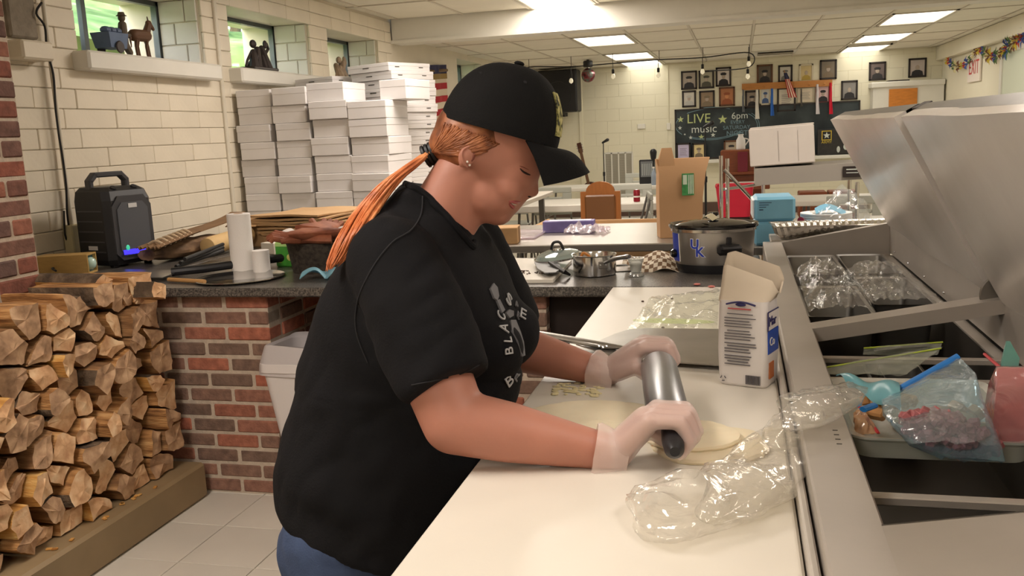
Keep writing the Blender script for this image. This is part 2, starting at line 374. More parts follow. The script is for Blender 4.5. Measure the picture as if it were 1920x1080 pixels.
while z < 2.6:
    z1 = min(z+CH, 2.625); zc = (z+z1)/2
    spans = [(3.4, 8.67)]
    if zc > ZS-.08 and zc < ZT: spans = [(3.4, 4.16), (5.345, 5.66), (6.87, 7.20), (8.32, 8.67)]
    for a, b in spans:
        y = a; first = True
        while y < b-.01:
            L = rr.choice([.3, .4, .4, .4]) if not first else (.2 if row % 2 else .4); first = False
            e = min(b, y+L)
            if b-e < .12: e = b
            wall_brick(y, e, z, z1); y = e
    z = z1; row += 1
# sills, windows
glass = film('window_glass', (250, 255, 254), .0, .02, 0, 5)
steel_fr = mat('window_steel', (92, 98, 100), .4, .6, var=.1)
for k, (a, b) in enumerate(WIN):
    wn = 'window_%d' % (k+1)
    fr = MB(); t = .03
    fr.bb(XG-.02, XG+.02, a, b, ZS, ZS+t); fr.bb(XG-.02, XG+.02, a, b, ZT-t, ZT); fr.bb(XG-.02, XG+.02, a, a+t, ZS, ZT); fr.bb(XG-.02, XG+.02, b-t, b, ZS, ZT)
    m_ = a+(b-a)*(.33 if k else .40); fr.bb(XG-.015, XG+.015, m_-.018, m_+.018, ZS, ZT)
    wo = struct(wn, fr, steel_fr, label='high steel-framed window over the '+['horse figurine', 'dark figurine group', 'pale figurine', 'hall left wall'][k])
    for (p, q) in ((a+t, m_-.018), (m_+.018, b-t)): build('pane', MB().bb(XG-.003, XG+.003, p, q, ZS+t, ZT-t), glass, wo)
    # block pieces lining the far jamb
    zz = ZS; r_ = 0
    while zz < ZT-.02:
        z1 = min(zz+.14, ZT)
        for (xa, xb) in (((WL-.03, WL-.2), (WL-.2, XG+.02)) if r_ % 2 else ((WL-.03, WL-.12), (WL-.12, XG+.02))):
            build('brick', MB().bb(xa-.003, xb+.003, b-.012, b+.001, zz+.003, z1-.003, .004), white_paint, wo)
        zz = z1; r_ += 1
    sl = MB().bb(XG+.01, WL+.10, a-.05, b+.02, ZS-.10, ZS, .012)
    build('window_sill', sl, white_paint, wo)
# vertical pipe, cover strip and cable on the left wall
pipe_w = mat('painted_pipe', (216, 208, 190), .4, var=.05)
p0 = at(441, 412, X=WL+.02); p1 = at(402, 0, X=WL+.02)
struct('trim_2', MB().bb(WL-.005, WL+.018, 5.475, 5.51, .9, 2.63, .006), pipe_w, label='vertical painted cover strip between first and second window')
a, b = at(80, 0, X=WL+.03), at(134, 420, X=WL+.03)
bt = thing('wall_conduit', 'painted metal conduit with outlet box on the wall left of the portable speaker', 'conduit', (a.x, a.y, .9))
build('pipe', MB().tube([(a.x, a.y, 2.6), b], .011, 10), pipe_w, bt)
c = at(140, 448, X=WL+.04); build('outlet_box', MB().box(c, (.06, .09, .15), 0, .006), mat('almond_box', (206, 198, 160), .4), bt)
black_rubber = mat('black_rubber', (22, 21, 22), .5)
pts = [at(x, y, X=WL+.045) for x, y in [(78, 5), (68, 25), (84, 50), (88, 95), (100, 140), (104, 200), (110, 250), (118, 300), (124, 350), (126, 400), (132, 440), (140, 470)]]
build('power_cord', MB().tube(bezier(pts, 5), .0055, 6), black_rubber, label='black cord hanging down the wall beside the metal conduit', cat='cord')
pts = [at(x, y, X=WL+.03) for x, y in [(120, 395), (122, 440), (133, 473)]]
build('power_cord', MB().tube(bezier(pts+[at(112, 500, X=-3.2), at(98, 503, X=-3.1), at(105, 508, X=-3.05)], 5), .005, 6), black_rubber, label='thin black cord curling behind the tan wooden box', cat='cord')
# painted bracket and bare concrete on the wall beside the chimney
q0, q1 = at(24, 78, X=WL+.06), at(88, 112, X=WL+.06)
struct('trim_3', MB().box(((WL+.04), (q0.y+q1.y)/2, (q0.z+q1.z)/2), (.14, q1.y-q0.y, .09), 0, .01), cream, label='painted block bracket beside the red brick chimney')
struct('trim_4', MB().bb(WL-.01, WL+.03, 3.68, 3.86, 2.02, 2.6, .01), mat('bare_concrete', (142, 132, 118), .9, var=.25, vs=20, bump=.5), label='bare grey concrete patch above the bracket')

# other walls
wf = MB().bb(-3.5, 3.2, WF, WF+.15, 0, 2.7)
blockm = mat('hall_block', (230, 224, 200), .5, var=.03, vs=2)
wall_far = struct('wall_far', wf, blockm, label='cream far wall of the hall with portraits')
r4 = random.Random(5)
z = .0; row = 0
while z < 2.47:
    z1 = min(z+.2, 2.47); x = -3.34 if row % 2 else -3.54
    while x < WR:
        x1 = x+.4; a, b = max(x, -3.34), min(x1, WR)
        if b-a > .02: build('brick', MB().box(((a+b)/2, WF-.003, (z+z1)/2), (b-a-.001, .01, z1-z-.001), 0, .0018), blockm, wall_far)
        x = x1
    z = z1; row += 1
struct('wall_right', MB().bb(WR, WR+.15, -3.2, 15.5, 0, 2.75), cream_hall, label='cream right wall of the hall')
struct('wall_back', MB().bb(-3.6, 3.2, -3.35, -3.2, 0, 2.75), cream_hall, label='wall behind the camera')
struct('trim_5', MB().bb(WR-.10, WR, 8.95, WF, 2.27, 2.48, .01), cream_hall, label='boxed soffit along the right wall')
dark_base = mat('brown_baseboard', (92, 70, 60), .5)
struct('baseboard_far', MB().bb(-3.3, WR, WF-.035, WF-.005, 0, .2, .004), dark_base, label='brown baseboard under the far wall')
# vertical seams / pilaster on the far wall
struct('trim_6', MB().bb(-2.62, -2.56, WF-.03, WF, .2, 2.47, .004), blockm, label='narrow vertical strip on the far wall beside the loudspeaker')
# bank and trees outside the left windows
grass = ramp_mat('sunlit_grass', [(.3, (110, 150, 80)), (.55, (160, 190, 110)), (.75, (214, 224, 160))], 2.5, .9, .6, 20)
def bank(u, v):
    x = -4.1-u*7; y = 0+v*22; z = 1.85+u*1.9+.25*nz((x, y, 0), .8)
    return (x, y, z)
bk = MB().sheet(bank, 24, 60, .3)
build('grass_bank', bk, grass, label='sunlit grassy bank outside the left windows', cat='ground', kind='structure')
leafm = ramp_mat('tree_leaves', [(.3, (44, 92, 48)), (.5, (92, 150, 70)), (.72, (170, 205, 110))], 6, .7, .2)
trunkm = mat('tree_bark', (120, 104, 84), .9, var=.3, bump=.6)
rt = random.Random(11)
leafmesh = None
TL = ['first window, left of its mullion', 'first window, right of its mullion', 'second window, left pane', 'second window, right pane', 'third window', 'third window, farther along', 'hall window', 'bank far along the hall']
for k, (x, y, h) in enumerate([(-7.2, 7.0, 3.2), (-7.9, 9.2, 3.6), (-7.2, 11.4, 3.0), (-8.0, 13.6, 3.6), (-7.3, 15.8, 3.2), (-7.6, 18.0, 3.5), (-7.2, 4.6, 3.2), (-7.8, 20.2, 3.4)]):
    base = 1.85+(-4.1-x)/7*1.9-.1
    t = thing('tree', 'leafy tree on the grassy bank outside the '+TL[k], 'tree', (x, y, base), 0, 'trees on the bank outside')
    tk = MB().tube(bezier([(x, y, base), (x+.1, y+.05, base+h*.4), (x-.05, y-.1, base+h*.9)], 4), [.09]*5+[.05]*4, 8)
    for q in range(9):
        a_ = rt.uniform(0, 6.28); z0 = base+h*rt.uniform(.15, .7); e = Vector((math.cos(a_), math.sin(a_), .5))*rt.uniform(.7, 1.3)
        tk.tube(bezier([(x, y, z0), Vector((x, y, z0))+e*.5+Vector((0, 0, -.1)), Vector((x, y, z0))+e], 3), [.03]*3+[.012]*4, 5)
    build('trunk', tk, trunkm, t)
    lf = MB()
    for q in range(3600):
        a_ = rt.uniform(0, 6.28); u_ = rt.uniform(-.8, 1); rr_ = .95*(rt.random()**.4)
        p = Vector((x+rr_*math.cos(a_), y+rr_*math.sin(a_)*1.1, base+h*.62+u_*h*.42)); s_ = rt.uniform(.05, .1)
        d1 = Vector((rt.gauss(0, 1), rt.gauss(0, 1), rt.gauss(0, 1))).normalized(); d2 = d1.orthogonal().normalized()
        lf.add([p-d1*s_, p+d2*s_*.45, p+d1*s_, p-d2*s_*.45], [(0, 1, 2, 3)])
    build('foliage', lf, leafm, t, kind='stuff')

# red brick chimney
brickm = ramp_mat('red_brick', [(0, (150, 88, 70)), (.25, (128, 80, 66)), (.5, (108, 84, 74)), (.75, (160, 102, 82)), (1, (98, 78, 72))], 30, .85, .7, 120, by='object')
mortar = mat('mortar', (196, 180, 162), .95, var=.15, vs=40, bump=.7, bs=120)
CX = -2.62; e0 = at(16, 60, X=CX).y; 
ch = thing('brick_chimney', 'red brick chimney wall rising behind the firewood at the left edge', 'chimney', (CX-.1, 2.3, 0))
build('mortar_core', MB().bb(CX-.5, CX-.005, 1.2, e0-.006, 0, 2.62), mortar, ch)
full = MB().box((0, 0, 0), (.1, .2, .061), 0, .006); half = MB().box((0, 0, 0), (.1, .095, .061), 0, .006)
fo = ho = None; chl = ch.location; z = .0; row = 0; NB = 0
while z < 2.55:
    y = e0-(0 if row % 2 else .004); k = 0
    while y > 1.75:
        isf = not ((row % 2 == 0 and k == 0) or (row % 4 == 1 and k == 1)); L = .21 if isf else .105
        loc = (CX-.05-chl.x+rr.uniform(-.003, .003), y-L/2-chl.y, z+.036)
        if z > .75:
            if isf:
                if fo is None: fo = build('brick', full, brickm, ch, local=True); fo.location = loc
                else: put(fo, 'brick', loc, ch)
            else:
                if ho is None: ho = build('brick', half, brickm, ch, local=True); ho.location = loc
                else: put(ho, 'brick', loc, ch)
        y -= L; k += 1
    z += .0727; row += 1

# brick base of the counter
bc = thing('brick_counter', 'red brick base carrying the dark laminate counter', 'counter base', (-1.5, 3.5, 0))
brick2 = ramp_mat('counter_brick', [(0, (178, 104, 80)), (.2, (146, 104, 88)), (.45, (130, 104, 90)), (.7, (118, 96, 84)), (.85, (168, 100, 78)), (1, (142, 112, 96))], 30, .85, .7, 120, by='object')
YF = 3.24; ZB = .858; CHB = .0665
core = MB().bb(-3.3, -1.866, YF+.005, 3.9, 0, ZB); core.bb(-1.9, .0, YF+.14, YF+.26, 0, .19); core.bb(-.934, -.706, YF+.005, 3.9, 0, ZB); core.bb(-1.9, .0, YF+.005, YF+.15, 0, .12)
build('mortar_core', core, mortar, bc)
fx = MB().box((0, 0, 0), (.192, .1, .053), 0, .005); fy = MB().box((0, 0, 0), (.1, .192, .053), 0, .005); hx = MB().box((0, 0, 0), (.088, .1, .053), 0, .005)
S = {}
def bput(kind, mb, x, y, z):
    loc = (x-bc.location.x, y-bc.location.y, z)
    if kind not in S: S[kind] = build('brick', mb, brick2, bc, local=True); S[kind].location = loc
    else: put(S[kind], 'brick', loc, bc)
row = 0; z = .004
while z < ZB-.055:
    zc = z+.03; J = lambda: rr.uniform(-.003, .003)
    # pillar 1 front
    x = -1.86
    if row % 2: bput('h', hx, x-.05, YF+.05+J(), zc); x -= .103
    while x > -2.5: bput('f', fx, x-.1, YF+.05+J(), zc); x -= .207
    y = YF+(.103 if row % 2 == 0 else 0)+.1
    for q in range(3): bput('y', fy, -1.91+J(), y+.1 if row % 2 else y+.0, zc); y += .207
    # pillar 2
    if row % 2: bput('f', fx, -.80, YF+.05+J(), zc); bput('h2', MB().box((0, 0, 0), (.03, .1, .056), 0, .004), -.915, YF+.05, zc)
    else: bput('h', hx, -.747, YF+.05+J(), zc); bput('h', hx, -.85, YF+.05, zc)
    bput('y', fy, -.75, YF+.21, zc); bput('y', fy, -.75, YF+.42, zc)
    if z < .13:
        x = -1.85+(.1 if row % 2 else 0)
        while x < -.2: bput('f', fx, x+.1, YF+.05+J(), zc); x += .207
    z += CHB; row += 1
# near-black panels paint in the shade of the open cavities by the pillars
dk = mat('near_black_brown', (40, 30, 26), .8, var=.3)
build('recess_shade', MB().bb(-1.86, .05, 3.86, 3.9, .12, ZB), dk, bc); build('recess_floor', MB().bb(-1.86, 0, YF+.02, 3.86, .115, .13), mat('recess_plank', (170, 138, 90), .6, var=.2), bc)
build('recess_shade', MB().bb(-.712, .02, 3.3, 3.32, .12, ZB), dk, bc)
# countertop
lam = ramp_mat('grey_laminate', [(.35, (52, 50, 48)), (.5, (88, 84, 80)), (.66, (126, 120, 112))], 160, .3, .05)
ct = MB(); ct.bb(-2.6, .085, 3.19, 3.97, .862, .9, .006); build('countertop', ct, lam, label='dark speckled laminate countertop on the brick base', cat='countertop')
ct = MB(); ct.bb(-3.35, -2.605, 3.0, 5.3, .862, .9, .006); ct.bb(-2.605, -1.7, 3.975, 5.3, .862, .9, .006)
build('countertop', ct, lam, label='dark speckled countertop along the painted left wall', cat='countertop')
build('counter_cabinet', MB().bb(-3.34, -2.64, 3.95, 5.25, 0, .86).bb(-2.64, -1.75, 4.05, 5.25, 0, .86), mat('cabinet_grey', (150, 142, 130), .6), label='plain base cabinet under the left countertop', cat='cabinet')
wt = thing('work_table', 'long table under the white pizza boxes by the left wall', 'table', (-2.6, 6.7, 0))
build('table_top', MB().bb(-3.34, -1.75, 5.4, 8.6, .86, .9, .006), mat('table_white', (214, 208, 196), .4), wt)
for x, y in ((-3.25, 5.5), (-1.85, 5.5), (-3.25, 8.5), (-1.85, 8.5)): build('leg', MB().bb(x-.025, x+.025, y-.025, y+.025, 0, .86), mat('leg_grey', (120, 118, 114), .4, .5), wt)
# ================================================================ FIREWOOD
grainA = ramp_mat('split_wood', [(.32, (120, 80, 44)), (.5, (184, 134, 82)), (.68, (220, 174, 118))], 5, .85, .9, 25, stretch=(1.2, 9, 9), dist=.006)
grainB = ramp_mat('split_wood_dark', [(.3, (100, 70, 44)), (.5, (150, 110, 72)), (.7, (186, 144, 98))], 5, .85, .9, 25, stretch=(1.2, 9, 9), dist=.006)
grainC = ramp_mat('split_wood_golden', [(.3, (168, 112, 50)), (.5, (214, 158, 84)), (.7, (236, 196, 126))], 5, .85, .9, 25, stretch=(1.2, 9, 9), dist=.006)
endA = ramp_mat('cut_end', [(.3, (196, 146, 106)), (.5, (226, 182, 138)), (.72, (242, 212, 172))], 22, .9, .6, 90, dist=.003)
endB = ramp_mat('cut_end_grey', [(.3, (150, 118, 90)), (.5, (192, 154, 120)), (.72, (220, 184, 146))], 22, .9, .6, 90, dist=.003)
barkm = ramp_mat('log_bark', [(.3, (52, 42, 34)), (.5, (92, 76, 60)), (.7, (128, 108, 88))], 14, .95, 1, 50, dist=.012)
PX = -2.2; PZ = .152
pl = MB().bb(-2.605, PX, .6, 3.2, 0, PZ, .012)
build('log_platform', pl, mat('tan_painted_board', (150, 128, 96), .55, var=.12, vs=5, bump=.2, bs=30), label='tan painted low platform carrying the firewood stack', cat='platform')
rl = random.Random(21)
def clip(poly, n, d):
    out = []
    for i in range(len(poly)):
        a, b = poly[i], poly[(i+1) % len(poly)]; da, db = a[0]*n[0]+a[1]*n[1]-d, b[0]*n[0]+b[1]*n[1]-d
        if da <= 0: out.append(a)
        if da*db < 0: t = da/(da-db); out.append((a[0]+(b[0]-a[0])*t, a[1]+(b[1]-a[1])*t))
    return out
sites = []; DZ = .090; z = PZ+.042; row = 0
def ztop(y): return 1.0 if y > 2.42 else (.92 if y > 2.0 else .8)
while z < .95:
    y = 3.1-(.02 if row % 2 else .07); col = 0
    while y > 1.40:
        if z < ztop(y)-.05: sites.append((y+rl.uniform(-.03, .03), z+rl.uniform(-.028, .028), row, col))
        y -= rl.uniform(.09, .155); col += 1
    z += DZ; row += 1
NR = row
rowname = ['lowest', 'second', 'third', 'fourth', 'fifth', 'sixth', 'seventh', 'eighth', 'ninth', 'tenth', 'top']
_n = ['first', 'second', 'third', 'fourth', 'fifth', 'sixth', 'seventh', 'eighth', 'ninth', 'tenth', 'eleventh', 'twelfth', 'thirteenth', 'fourteenth', 'fifteenth', 'sixteenth', 'seventeenth', 'eighteenth', 'nineteenth']
ordn = [q+' from brick pillar' for q in _n]
def make_log(poly, x_end, L, yaw, pit, mset, label, bark_edges):
    cy = sum(p[0] for p in poly)/len(poly); cz = sum(p[1] for p in poly)/len(poly); P = []; EM = []
    n = len(poly)
    for i in range(n):
        a, b = poly[i], poly[(i+1) % n]; seg = max(2, int(math.dist(a, b)/.018)); bk = i in bark_edges
        nx_, nz_ = (b[1]-a[1]), -(b[0]-a[0]); ln = math.hypot(nx_, nz_) or 1; nx_ /= ln; nz_ /= ln
        for k in range(seg):
            t = k/seg; o = rl.uniform(-.0035, .0015)+(math.sin(math.pi*t)*.006 if bk else 0)
            P.append((a[0]+(b[0]-a[0])*t-cy+nx_*o, a[1]+(b[1]-a[1])*t-cz+nz_*o)); EM.append(2 if bk else 0)
    rings = []; m = len(P); NS = 6; sd = rl.uniform(0, 100)
    for s_ in range(NS+1):
        t = s_/NS; x = -L*t; q = []
        for j, (y, z) in enumerate(P):
            f = .97+.05*nz((j*.35, t*3, sd))*2; dx = (.018*nz((y*14, z*14, sd), 1) if s_ == 0 else 0)
            if s_ == 0: f *= .965
            q.append(Vector((x+dx, y*f, z*f)))
        rings.append(q)
    mb = MB(); mb.loft(rings, False)
    mb.m = [EM[k % m] for k in range(len(mb.m))]
    c0 = len(mb.v); cen = Vector((.004+rl.uniform(-.006, .008), 0, 0)); mb.v.append(tuple(cen)); 
    mid = len(mb.v)
    for j in range(m): p = rings[0][j]*.55; mb.v.append((rings[0][j].x*.6+rl.uniform(-.004, .004), p.y, p.z))
    for j in range(m): mb.f.append((j, mid+j, mid+(j+1) % m, (j+1) % m)); mb.m.append(1); mb.f.append((mid+j, c0, mid+(j+1) % m)); mb.m.append(1)
    mb.f.append(tuple(NS*m+j for j in range(m))); mb.m.append(1)
    me = bpy.data.meshes.new('firewood_log'); me.from_pydata(mb.v, [], mb.f)
    for q in mset: me.materials.append(q)
    me.polygons.foreach_set('material_index', mb.m); bm = bmesh.new(); bm.from_mesh(me); bmesh.ops.recalc_face_normals(bm, faces=bm.faces); bm.to_mesh(me); bm.free(); me.shade_smooth(); me.set_sharp_from_angle(angle=.5)
    o = bpy.data.objects.new('firewood_log', me); C.objects.link(o); o.location = (x_end, cy, cz); o.rotation_euler = (0, pit, yaw)
    return setp(o, label, 'firewood', 'split logs in the firewood stack')
for (y, z, row, col) in sites:
    poly = [(y-.085, z-.065), (y+.085, z-.065), (y+.085, z+.065), (y-.085, z+.065)]
    for (y2, z2, _, _) in sites:
        if (y2, z2) == (y, z) or abs(y2-y) > .3 or abs(z2-z) > .3: continue
        n = (y2-y, z2-z); d = (n[0]*(y+y2)+n[1]*(z+z2))/2; ln = math.hypot(*n); poly = clip(poly, (n[0]/ln, n[1]/ln), d/ln-.0035)
    poly = clip(poly, (0, -1), -(PZ+.004)); poly = clip(poly, (1, 0), 3.165); poly = clip(poly, (0, 1), .985)
    # knock off a corner so wedges and half rounds appear
    if len(poly) < 3: continue
    if rl.random() < .5:
        k = rl.randrange(len(poly)); cyy = sum(p[0] for p in poly)/len(poly); czz = sum(p[1] for p in poly)/len(poly)
        n = (poly[k][0]-cyy, poly[k][1]-czz); ln = math.hypot(*n); 
        if ln > .03: poly = clip(poly, (n[0]/ln, n[1]/ln), (n[0]*cyy+n[1]*czz)/ln+ln*.45)
    be = {rl.randrange(len(poly))} if rl.random() < .55 else set()
    ms = rl.choice([[grainA, endA, barkm], [grainA, endB, barkm], [grainB, endB, barkm], [grainC, endA, barkm], [grainA, endA, barkm]])
    tone = {id(endA): 'pale', id(endB): 'greyish'}[id(ms[1])]; tb_ = ', bark on side' if be else ''
    lab = 'split log with %s end%s, %s row, %s' % (tone, tb_, rowname[min(row, 10)], ordn[min(col, 17)])
    make_log(poly, -2.285+rl.uniform(-.035, .04), rl.uniform(.27, .30), rl.uniform(-.03, .03), rl.uniform(-.015, .015), ms, lab, be)
# long logs lying on top, their sides showing
def top_log(pe, Y, w_, h_, L, yaw, ms, lab, k=5):
    e = at(*pe, Y=Y); poly = [(e.y+w_*math.cos(a+.4)*rl.uniform(.85, 1.05), e.z+h_*math.sin(a+.4)*rl.uniform(.85, 1.05)) for a in [i*2*math.pi/k for i in range(k)]]
    return make_log(poly, e.x, L, yaw, 0, ms, lab, {1})
top_log((195, 533), 2.86, .05, .042, .36, -.12, [grainC, endA, barkm], 'long golden split log lying on top of the stack, below the tan box', 5)
top_log((300, 545), 3.03, .055, .048, .36, -.02, [grainA, endA, barkm], 'squared log with pale end on top of the stack beside the counter', 4)
top_log((160, 568), 2.76, .05, .036, .36, -.10, [grainA, endB, barkm], 'long split log with grey end, second from the top at the left', 5)
top_log((240, 560), 2.95, .04, .036, .36, -.05, [grainB, endB, barkm], 'short brown log tucked between the two top logs', 5)
for k in range(14):
    y_ = rl.uniform(1.9, 3.0); x_ = PX-.03-rl.uniform(0, .03)
    build('wood_chip', MB().box((x_, y_, PZ+.004), (.02, .012, .005), rl.uniform(0, 3), .001), grainC, label='small golden wood chip lying on the tan platform edge', cat='wood chip', group='wood chips on the platform')

# ================================================================ THINGS ON THE LEFT COUNTER
CT = .9
blk = mat('black_plastic', (30, 30, 33), .45, bump=.1, bs=300); dgrey = mat('dark_grey_plastic', (66, 66, 70), .4); grillm = mat('grille_grey', (84, 86, 92), .5, bump=.4, bs=900)
# portable speaker
sx, sy = -3.055, 3.905
t = thing('portable_speaker', 'black portable speaker with top handle and blue lit strip by the painted wall', 'speaker', (sx, sy, CT), R(-14))
def chrings(w_, d_, levels, cut):
    out = []
    for z, s_, dx in levels:
        a, b = w_/2*s_, d_/2*s_; c = cut
        out.append([Vector((x+dx, y, z)) for x, y in ((a-c, -b), (a, -b+c), (a, b-c), (a-c, b), (-a+c, b), (-a, b-c), (-a, -b+c), (-a+c, -b))])
    return out
build('cabinet', MB().loft(chrings(.26, .28, [(.012, .90, 0), (.04, 1, 0), (.33, 1, 0), (.375, .93, -.008), (.395, .78, -.02)], .03)), blk, t, local=True, ang=.3)
fr = MB()  # octagonal grille frame on the +X face
poly = [(-.115, .07), (-.115, .30), (-.075, .35), (.075, .35), (.115, .30), (.115, .07), (.08, .035), (-.08, .035)]
fr.prism(poly, (.126, 0, 0), (0, 1, 0), (0, 0, 1), (.012, 0, 0)); build('front_panel', fr, dgrey, t, local=True)
poly = [(-.09, .085), (-.09, .285), (-.062, .318), (.062, .318), (.09, .285), (.09, .085), (.066, .055), (-.066, .055)]
gp = build('grille', MB().prism(poly, (.137, 0, 0), (0, 1, 0), (0, 0, 1), (.006, 0, 0)), grillm, t, local=True)
build('label_plate', MB().box((.1445, .0, .30), (.002, .05, .022), 0, .0005), mat('silver_label', (205, 205, 205), .4), gp, local=True)
build('light_strip', MB().prism([(-.08, .062), (-.082, .085), (.085, .085), (.066, .058)], (.1435, 0, 0), (0, 1, 0), (0, 0, 1), (.002, 0, 0)), mat('blue_light', (60, 50, 250), .4, es=1.6), gp, local=True)
build('status_light', MB().ell((.145, -.055, .095), (.003, .011, .014)), mat('green_light', (70, 200, 160), .4, es=.6), gp, local=True)
hd = MB(); hp = [(-.02, -.105, .36), (-.02, -.105, .425), (-.02, -.075, .455), (-.02, .075, .455), (-.02, .105, .425), (-.02, .105, .36)]
for a, b in zip(hp[:-1], hp[1:]):
    a, b = Vector(a), Vector(b); d = b-a; M = Matrix((Vector((1, 0, 0)), d.normalized(), Vector((1, 0, 0)).cross(d.normalized()))).transposed(); hd.box((a+b)/2, (.042, d.length+.02, .026), M, .006)
build('handle', hd, dgrey, t, local=True)
for y in (-.06, .06):
    build('knob', MB().lathe([(.016, 0), (.018, .012), (.014, .022)], (.085, y, .375), 16, (.55, 0, .83)), blk, t, local=True)
build('control_panel', MB().box((.085, 0, .376), (.05, .07, .006), Matrix.Rotation(R(30), 3, 'Y'), .002), grillm, t, local=True)
build('side_label', MB().box((-.0, -.141, .10), (.065, .003, .02), 0, .0005), mat('silver_label', (205, 205, 205), .4), t, local=True)
for k in range(5): build('side_rib', MB().box((-.0, -.141, .06+.05*k+.02), (.18, .004, .006), 0, .001), dgrey, t, local=True)
for x in (-.09, .09):
    for y in (-.1, .1): build('foot', MB().box((x, y, .006), (.03, .03, .014), 0, .003), black_rubber, t, local=True)
# small tan box with a teal front and a glass dome
t = thing('timer_box', 'small tan wooden box with teal front and round glass eye on the counter corner', 'box', (-3.085, 3.60, CT), R(18))
tanw = mat('tan_wood_box', (196, 160, 96), .5, var=.08, stretch=(2, 8, 8))
f = MB(); f.bb(-.14, .10, -.055, -.047, 0, .095, .002); f.bb(-.14, .10, .047, .055, 0, .095, .002); f.bb(-.14, .10, -.047, .047, .087, .095, .001); f.bb(-.14, .10, -.047, .047, 0, .008, .001); f.bb(-.14, -.13, -.047, .047, .008, .087)
build('case', f, tanw, t, local=True)
build('front_panel', MB().bb(.078, .084, -.047, .047, .008, .087), mat('teal_panel', (62, 110, 120), .3), t, local=True)
build('glass_eye', MB().lathe([(.031, 0), (.029, .012), (.02, .024), (.006, .029)], (.084, .008, .045), 18, (1, 0, 0)), mat('pale_green_glass', (196, 226, 214), .12, coat=.6), t, local=True)
# scorched board and paper bundle
card = mat('kraft_card', (186, 148, 104), .8, var=.1, bump=.2, bs=30); cardd = mat('kraft_card_edge', (128, 98, 68), .85, var=.2)
A, B = at(250, 492, Z=CT+.01), at(392, 447, Z=CT+.03)
def lumpy(c0, c1, w_, h_, seed, n=14, m=18, sq=1.0, lift=0):
    c0, c1 = Vector(c0), Vector(c1); d = (c1-c0).normalized(); s_ = Vector((-d.y, d.x, 0)).normalized(); rings = []
    for i in range(n+1):
        t_ = i/n; f_ = math.sin(math.pi*min(max(t_, .06), .94))**.35; c = c0.lerp(c1, t_)+Vector((0, 0, lift*t_)); q = []
        for j in range(m):
            a = 2*math.pi*j/m; k = 1+.22*nz((t_*4, math.cos(a)*1.5, math.sin(a)*1.5+seed), 1.4); 
            x_, z_ = math.copysign(abs(math.cos(a))**sq, math.cos(a)), math.copysign(abs(math.sin(a))**sq, math.sin(a))
            q.append(c+s_*(w_/2*x_*k*f_)+Vector((0, 0, max(h_/2*(1+z_*k*f_), .001))))
        rings.append(q)
    return rings
build('paper_bundle', MB().loft(lumpy((-2.86, 3.86, CT+.001), (-2.80, 4.5, CT+.001), .19, .10, 3, 20, 22)), ramp_mat('scorched_paper', [(.3, (70, 52, 40)), (.5, (122, 94, 68)), (.7, (176, 142, 104))], 9, .8, .8, 30), label='crumpled scorched brown paper bundle beside the portable speaker', cat='paper bundle')
t = thing('corrugated_strip', 'torn corrugated cardboard strip with pale ribs lying on the paper bundle', 'cardboard', (-2.92, 4.1, CT+.12))
def strip(u, v):
    p = Vector((-2.77, 3.76, CT+.085)).lerp(Vector((-2.84, 4.70, CT+.185)), u); return (p.x+(v-.5)*.14*(1-.3*u)+.01*math.sin(u*9), p.y, p.z+.008*math.sin(v*40)*(u < .45)+.012*math.sin(u*5+1))
build('liner', MB().sheet(strip, 40, 16, .006), cardd, t)
for k in range(7):
    u = .06+k*.05; a, b, m_ = Vector(strip(u, .1)), Vector(strip(u, .9)), Vector(strip(u, .5)); m_.z += .016; a.z += .005; b.z += .005
    build('rib', MB().tube(bezier([a, m_, b], 4), .0065, 6), mat('pale_rib', (214, 190, 158), .8), t)
build('paper_roll', MB().lathe([(.028, 0), (.046, .01), (.05, .05), (.047, .33), (.05, .38), (.03, .385)], (-2.69, 4.12, CT+.052), 20, (.05, .95, .06)), mat('rolled_buff_paper', (214, 180, 126), .7, var=.08), label='fat roll of buff paper behind the corrugated strip', cat='paper roll')
# black bars, tongs and a wooden dowel
steel = mat('brushed_steel', (176, 176, 178), .28, 1, var=.05, bump=.05, bs=60, stretch=(1, 12, 12)); dsteel = mat('dull_steel', (150, 148, 144), .42, 1, var=.08, vs=8); shiny = mat('polished_steel', (205, 204, 202), .14, 1, var=.03)
def rod(name, p0, p1, r, m, label, cat, n=10):
    return build(name, MB().tube([p0, p1], r, n), m, label=label, cat=cat)
t = thing('oven_peel', 'flat steel oven peel with black handle lying beside the paper bundle', 'peel', (-2.8, 3.6, CT))
a = at(208, 508, Z=CT+.03); b = at(330, 512, Z=CT+.025)
def pe(u, v): p = a.lerp(b, u); return (p.x, p.y-.10+.2*v+0.0, CT+.022+.004*math.sin(v*3))
build('blade', MB().sheet(pe, 8, 6, .003), steel, t)
build('handle', MB().tube([(b.x-.02, b.y, CT+.03), (b.x+.10, b.y+.05, CT+.035), (-1.98, 3.86, CT+.045)], .019, 10), blk, t)
for k in range(3):
    p0 = at(330+8*k, 500-7*k, Z=CT+.03+.02*k); p1 = at(418, 470-6*k, Z=CT+.05+.012*k)
    rod('fire_tool', p0, p1, .009, black_rubber, 'thin black iron rod, %s of three beside the paper towel roll' % ['lowest', 'middle', 'highest'][k], 'rod')
rod('wooden_dowel', at(316, 524, Z=CT+.012), at(384, 528, Z=CT+.012), .009, mat('dowel_wood', (196, 150, 96), .6), 'thin wooden dowel on the counter left of the round pan', 'dowel')
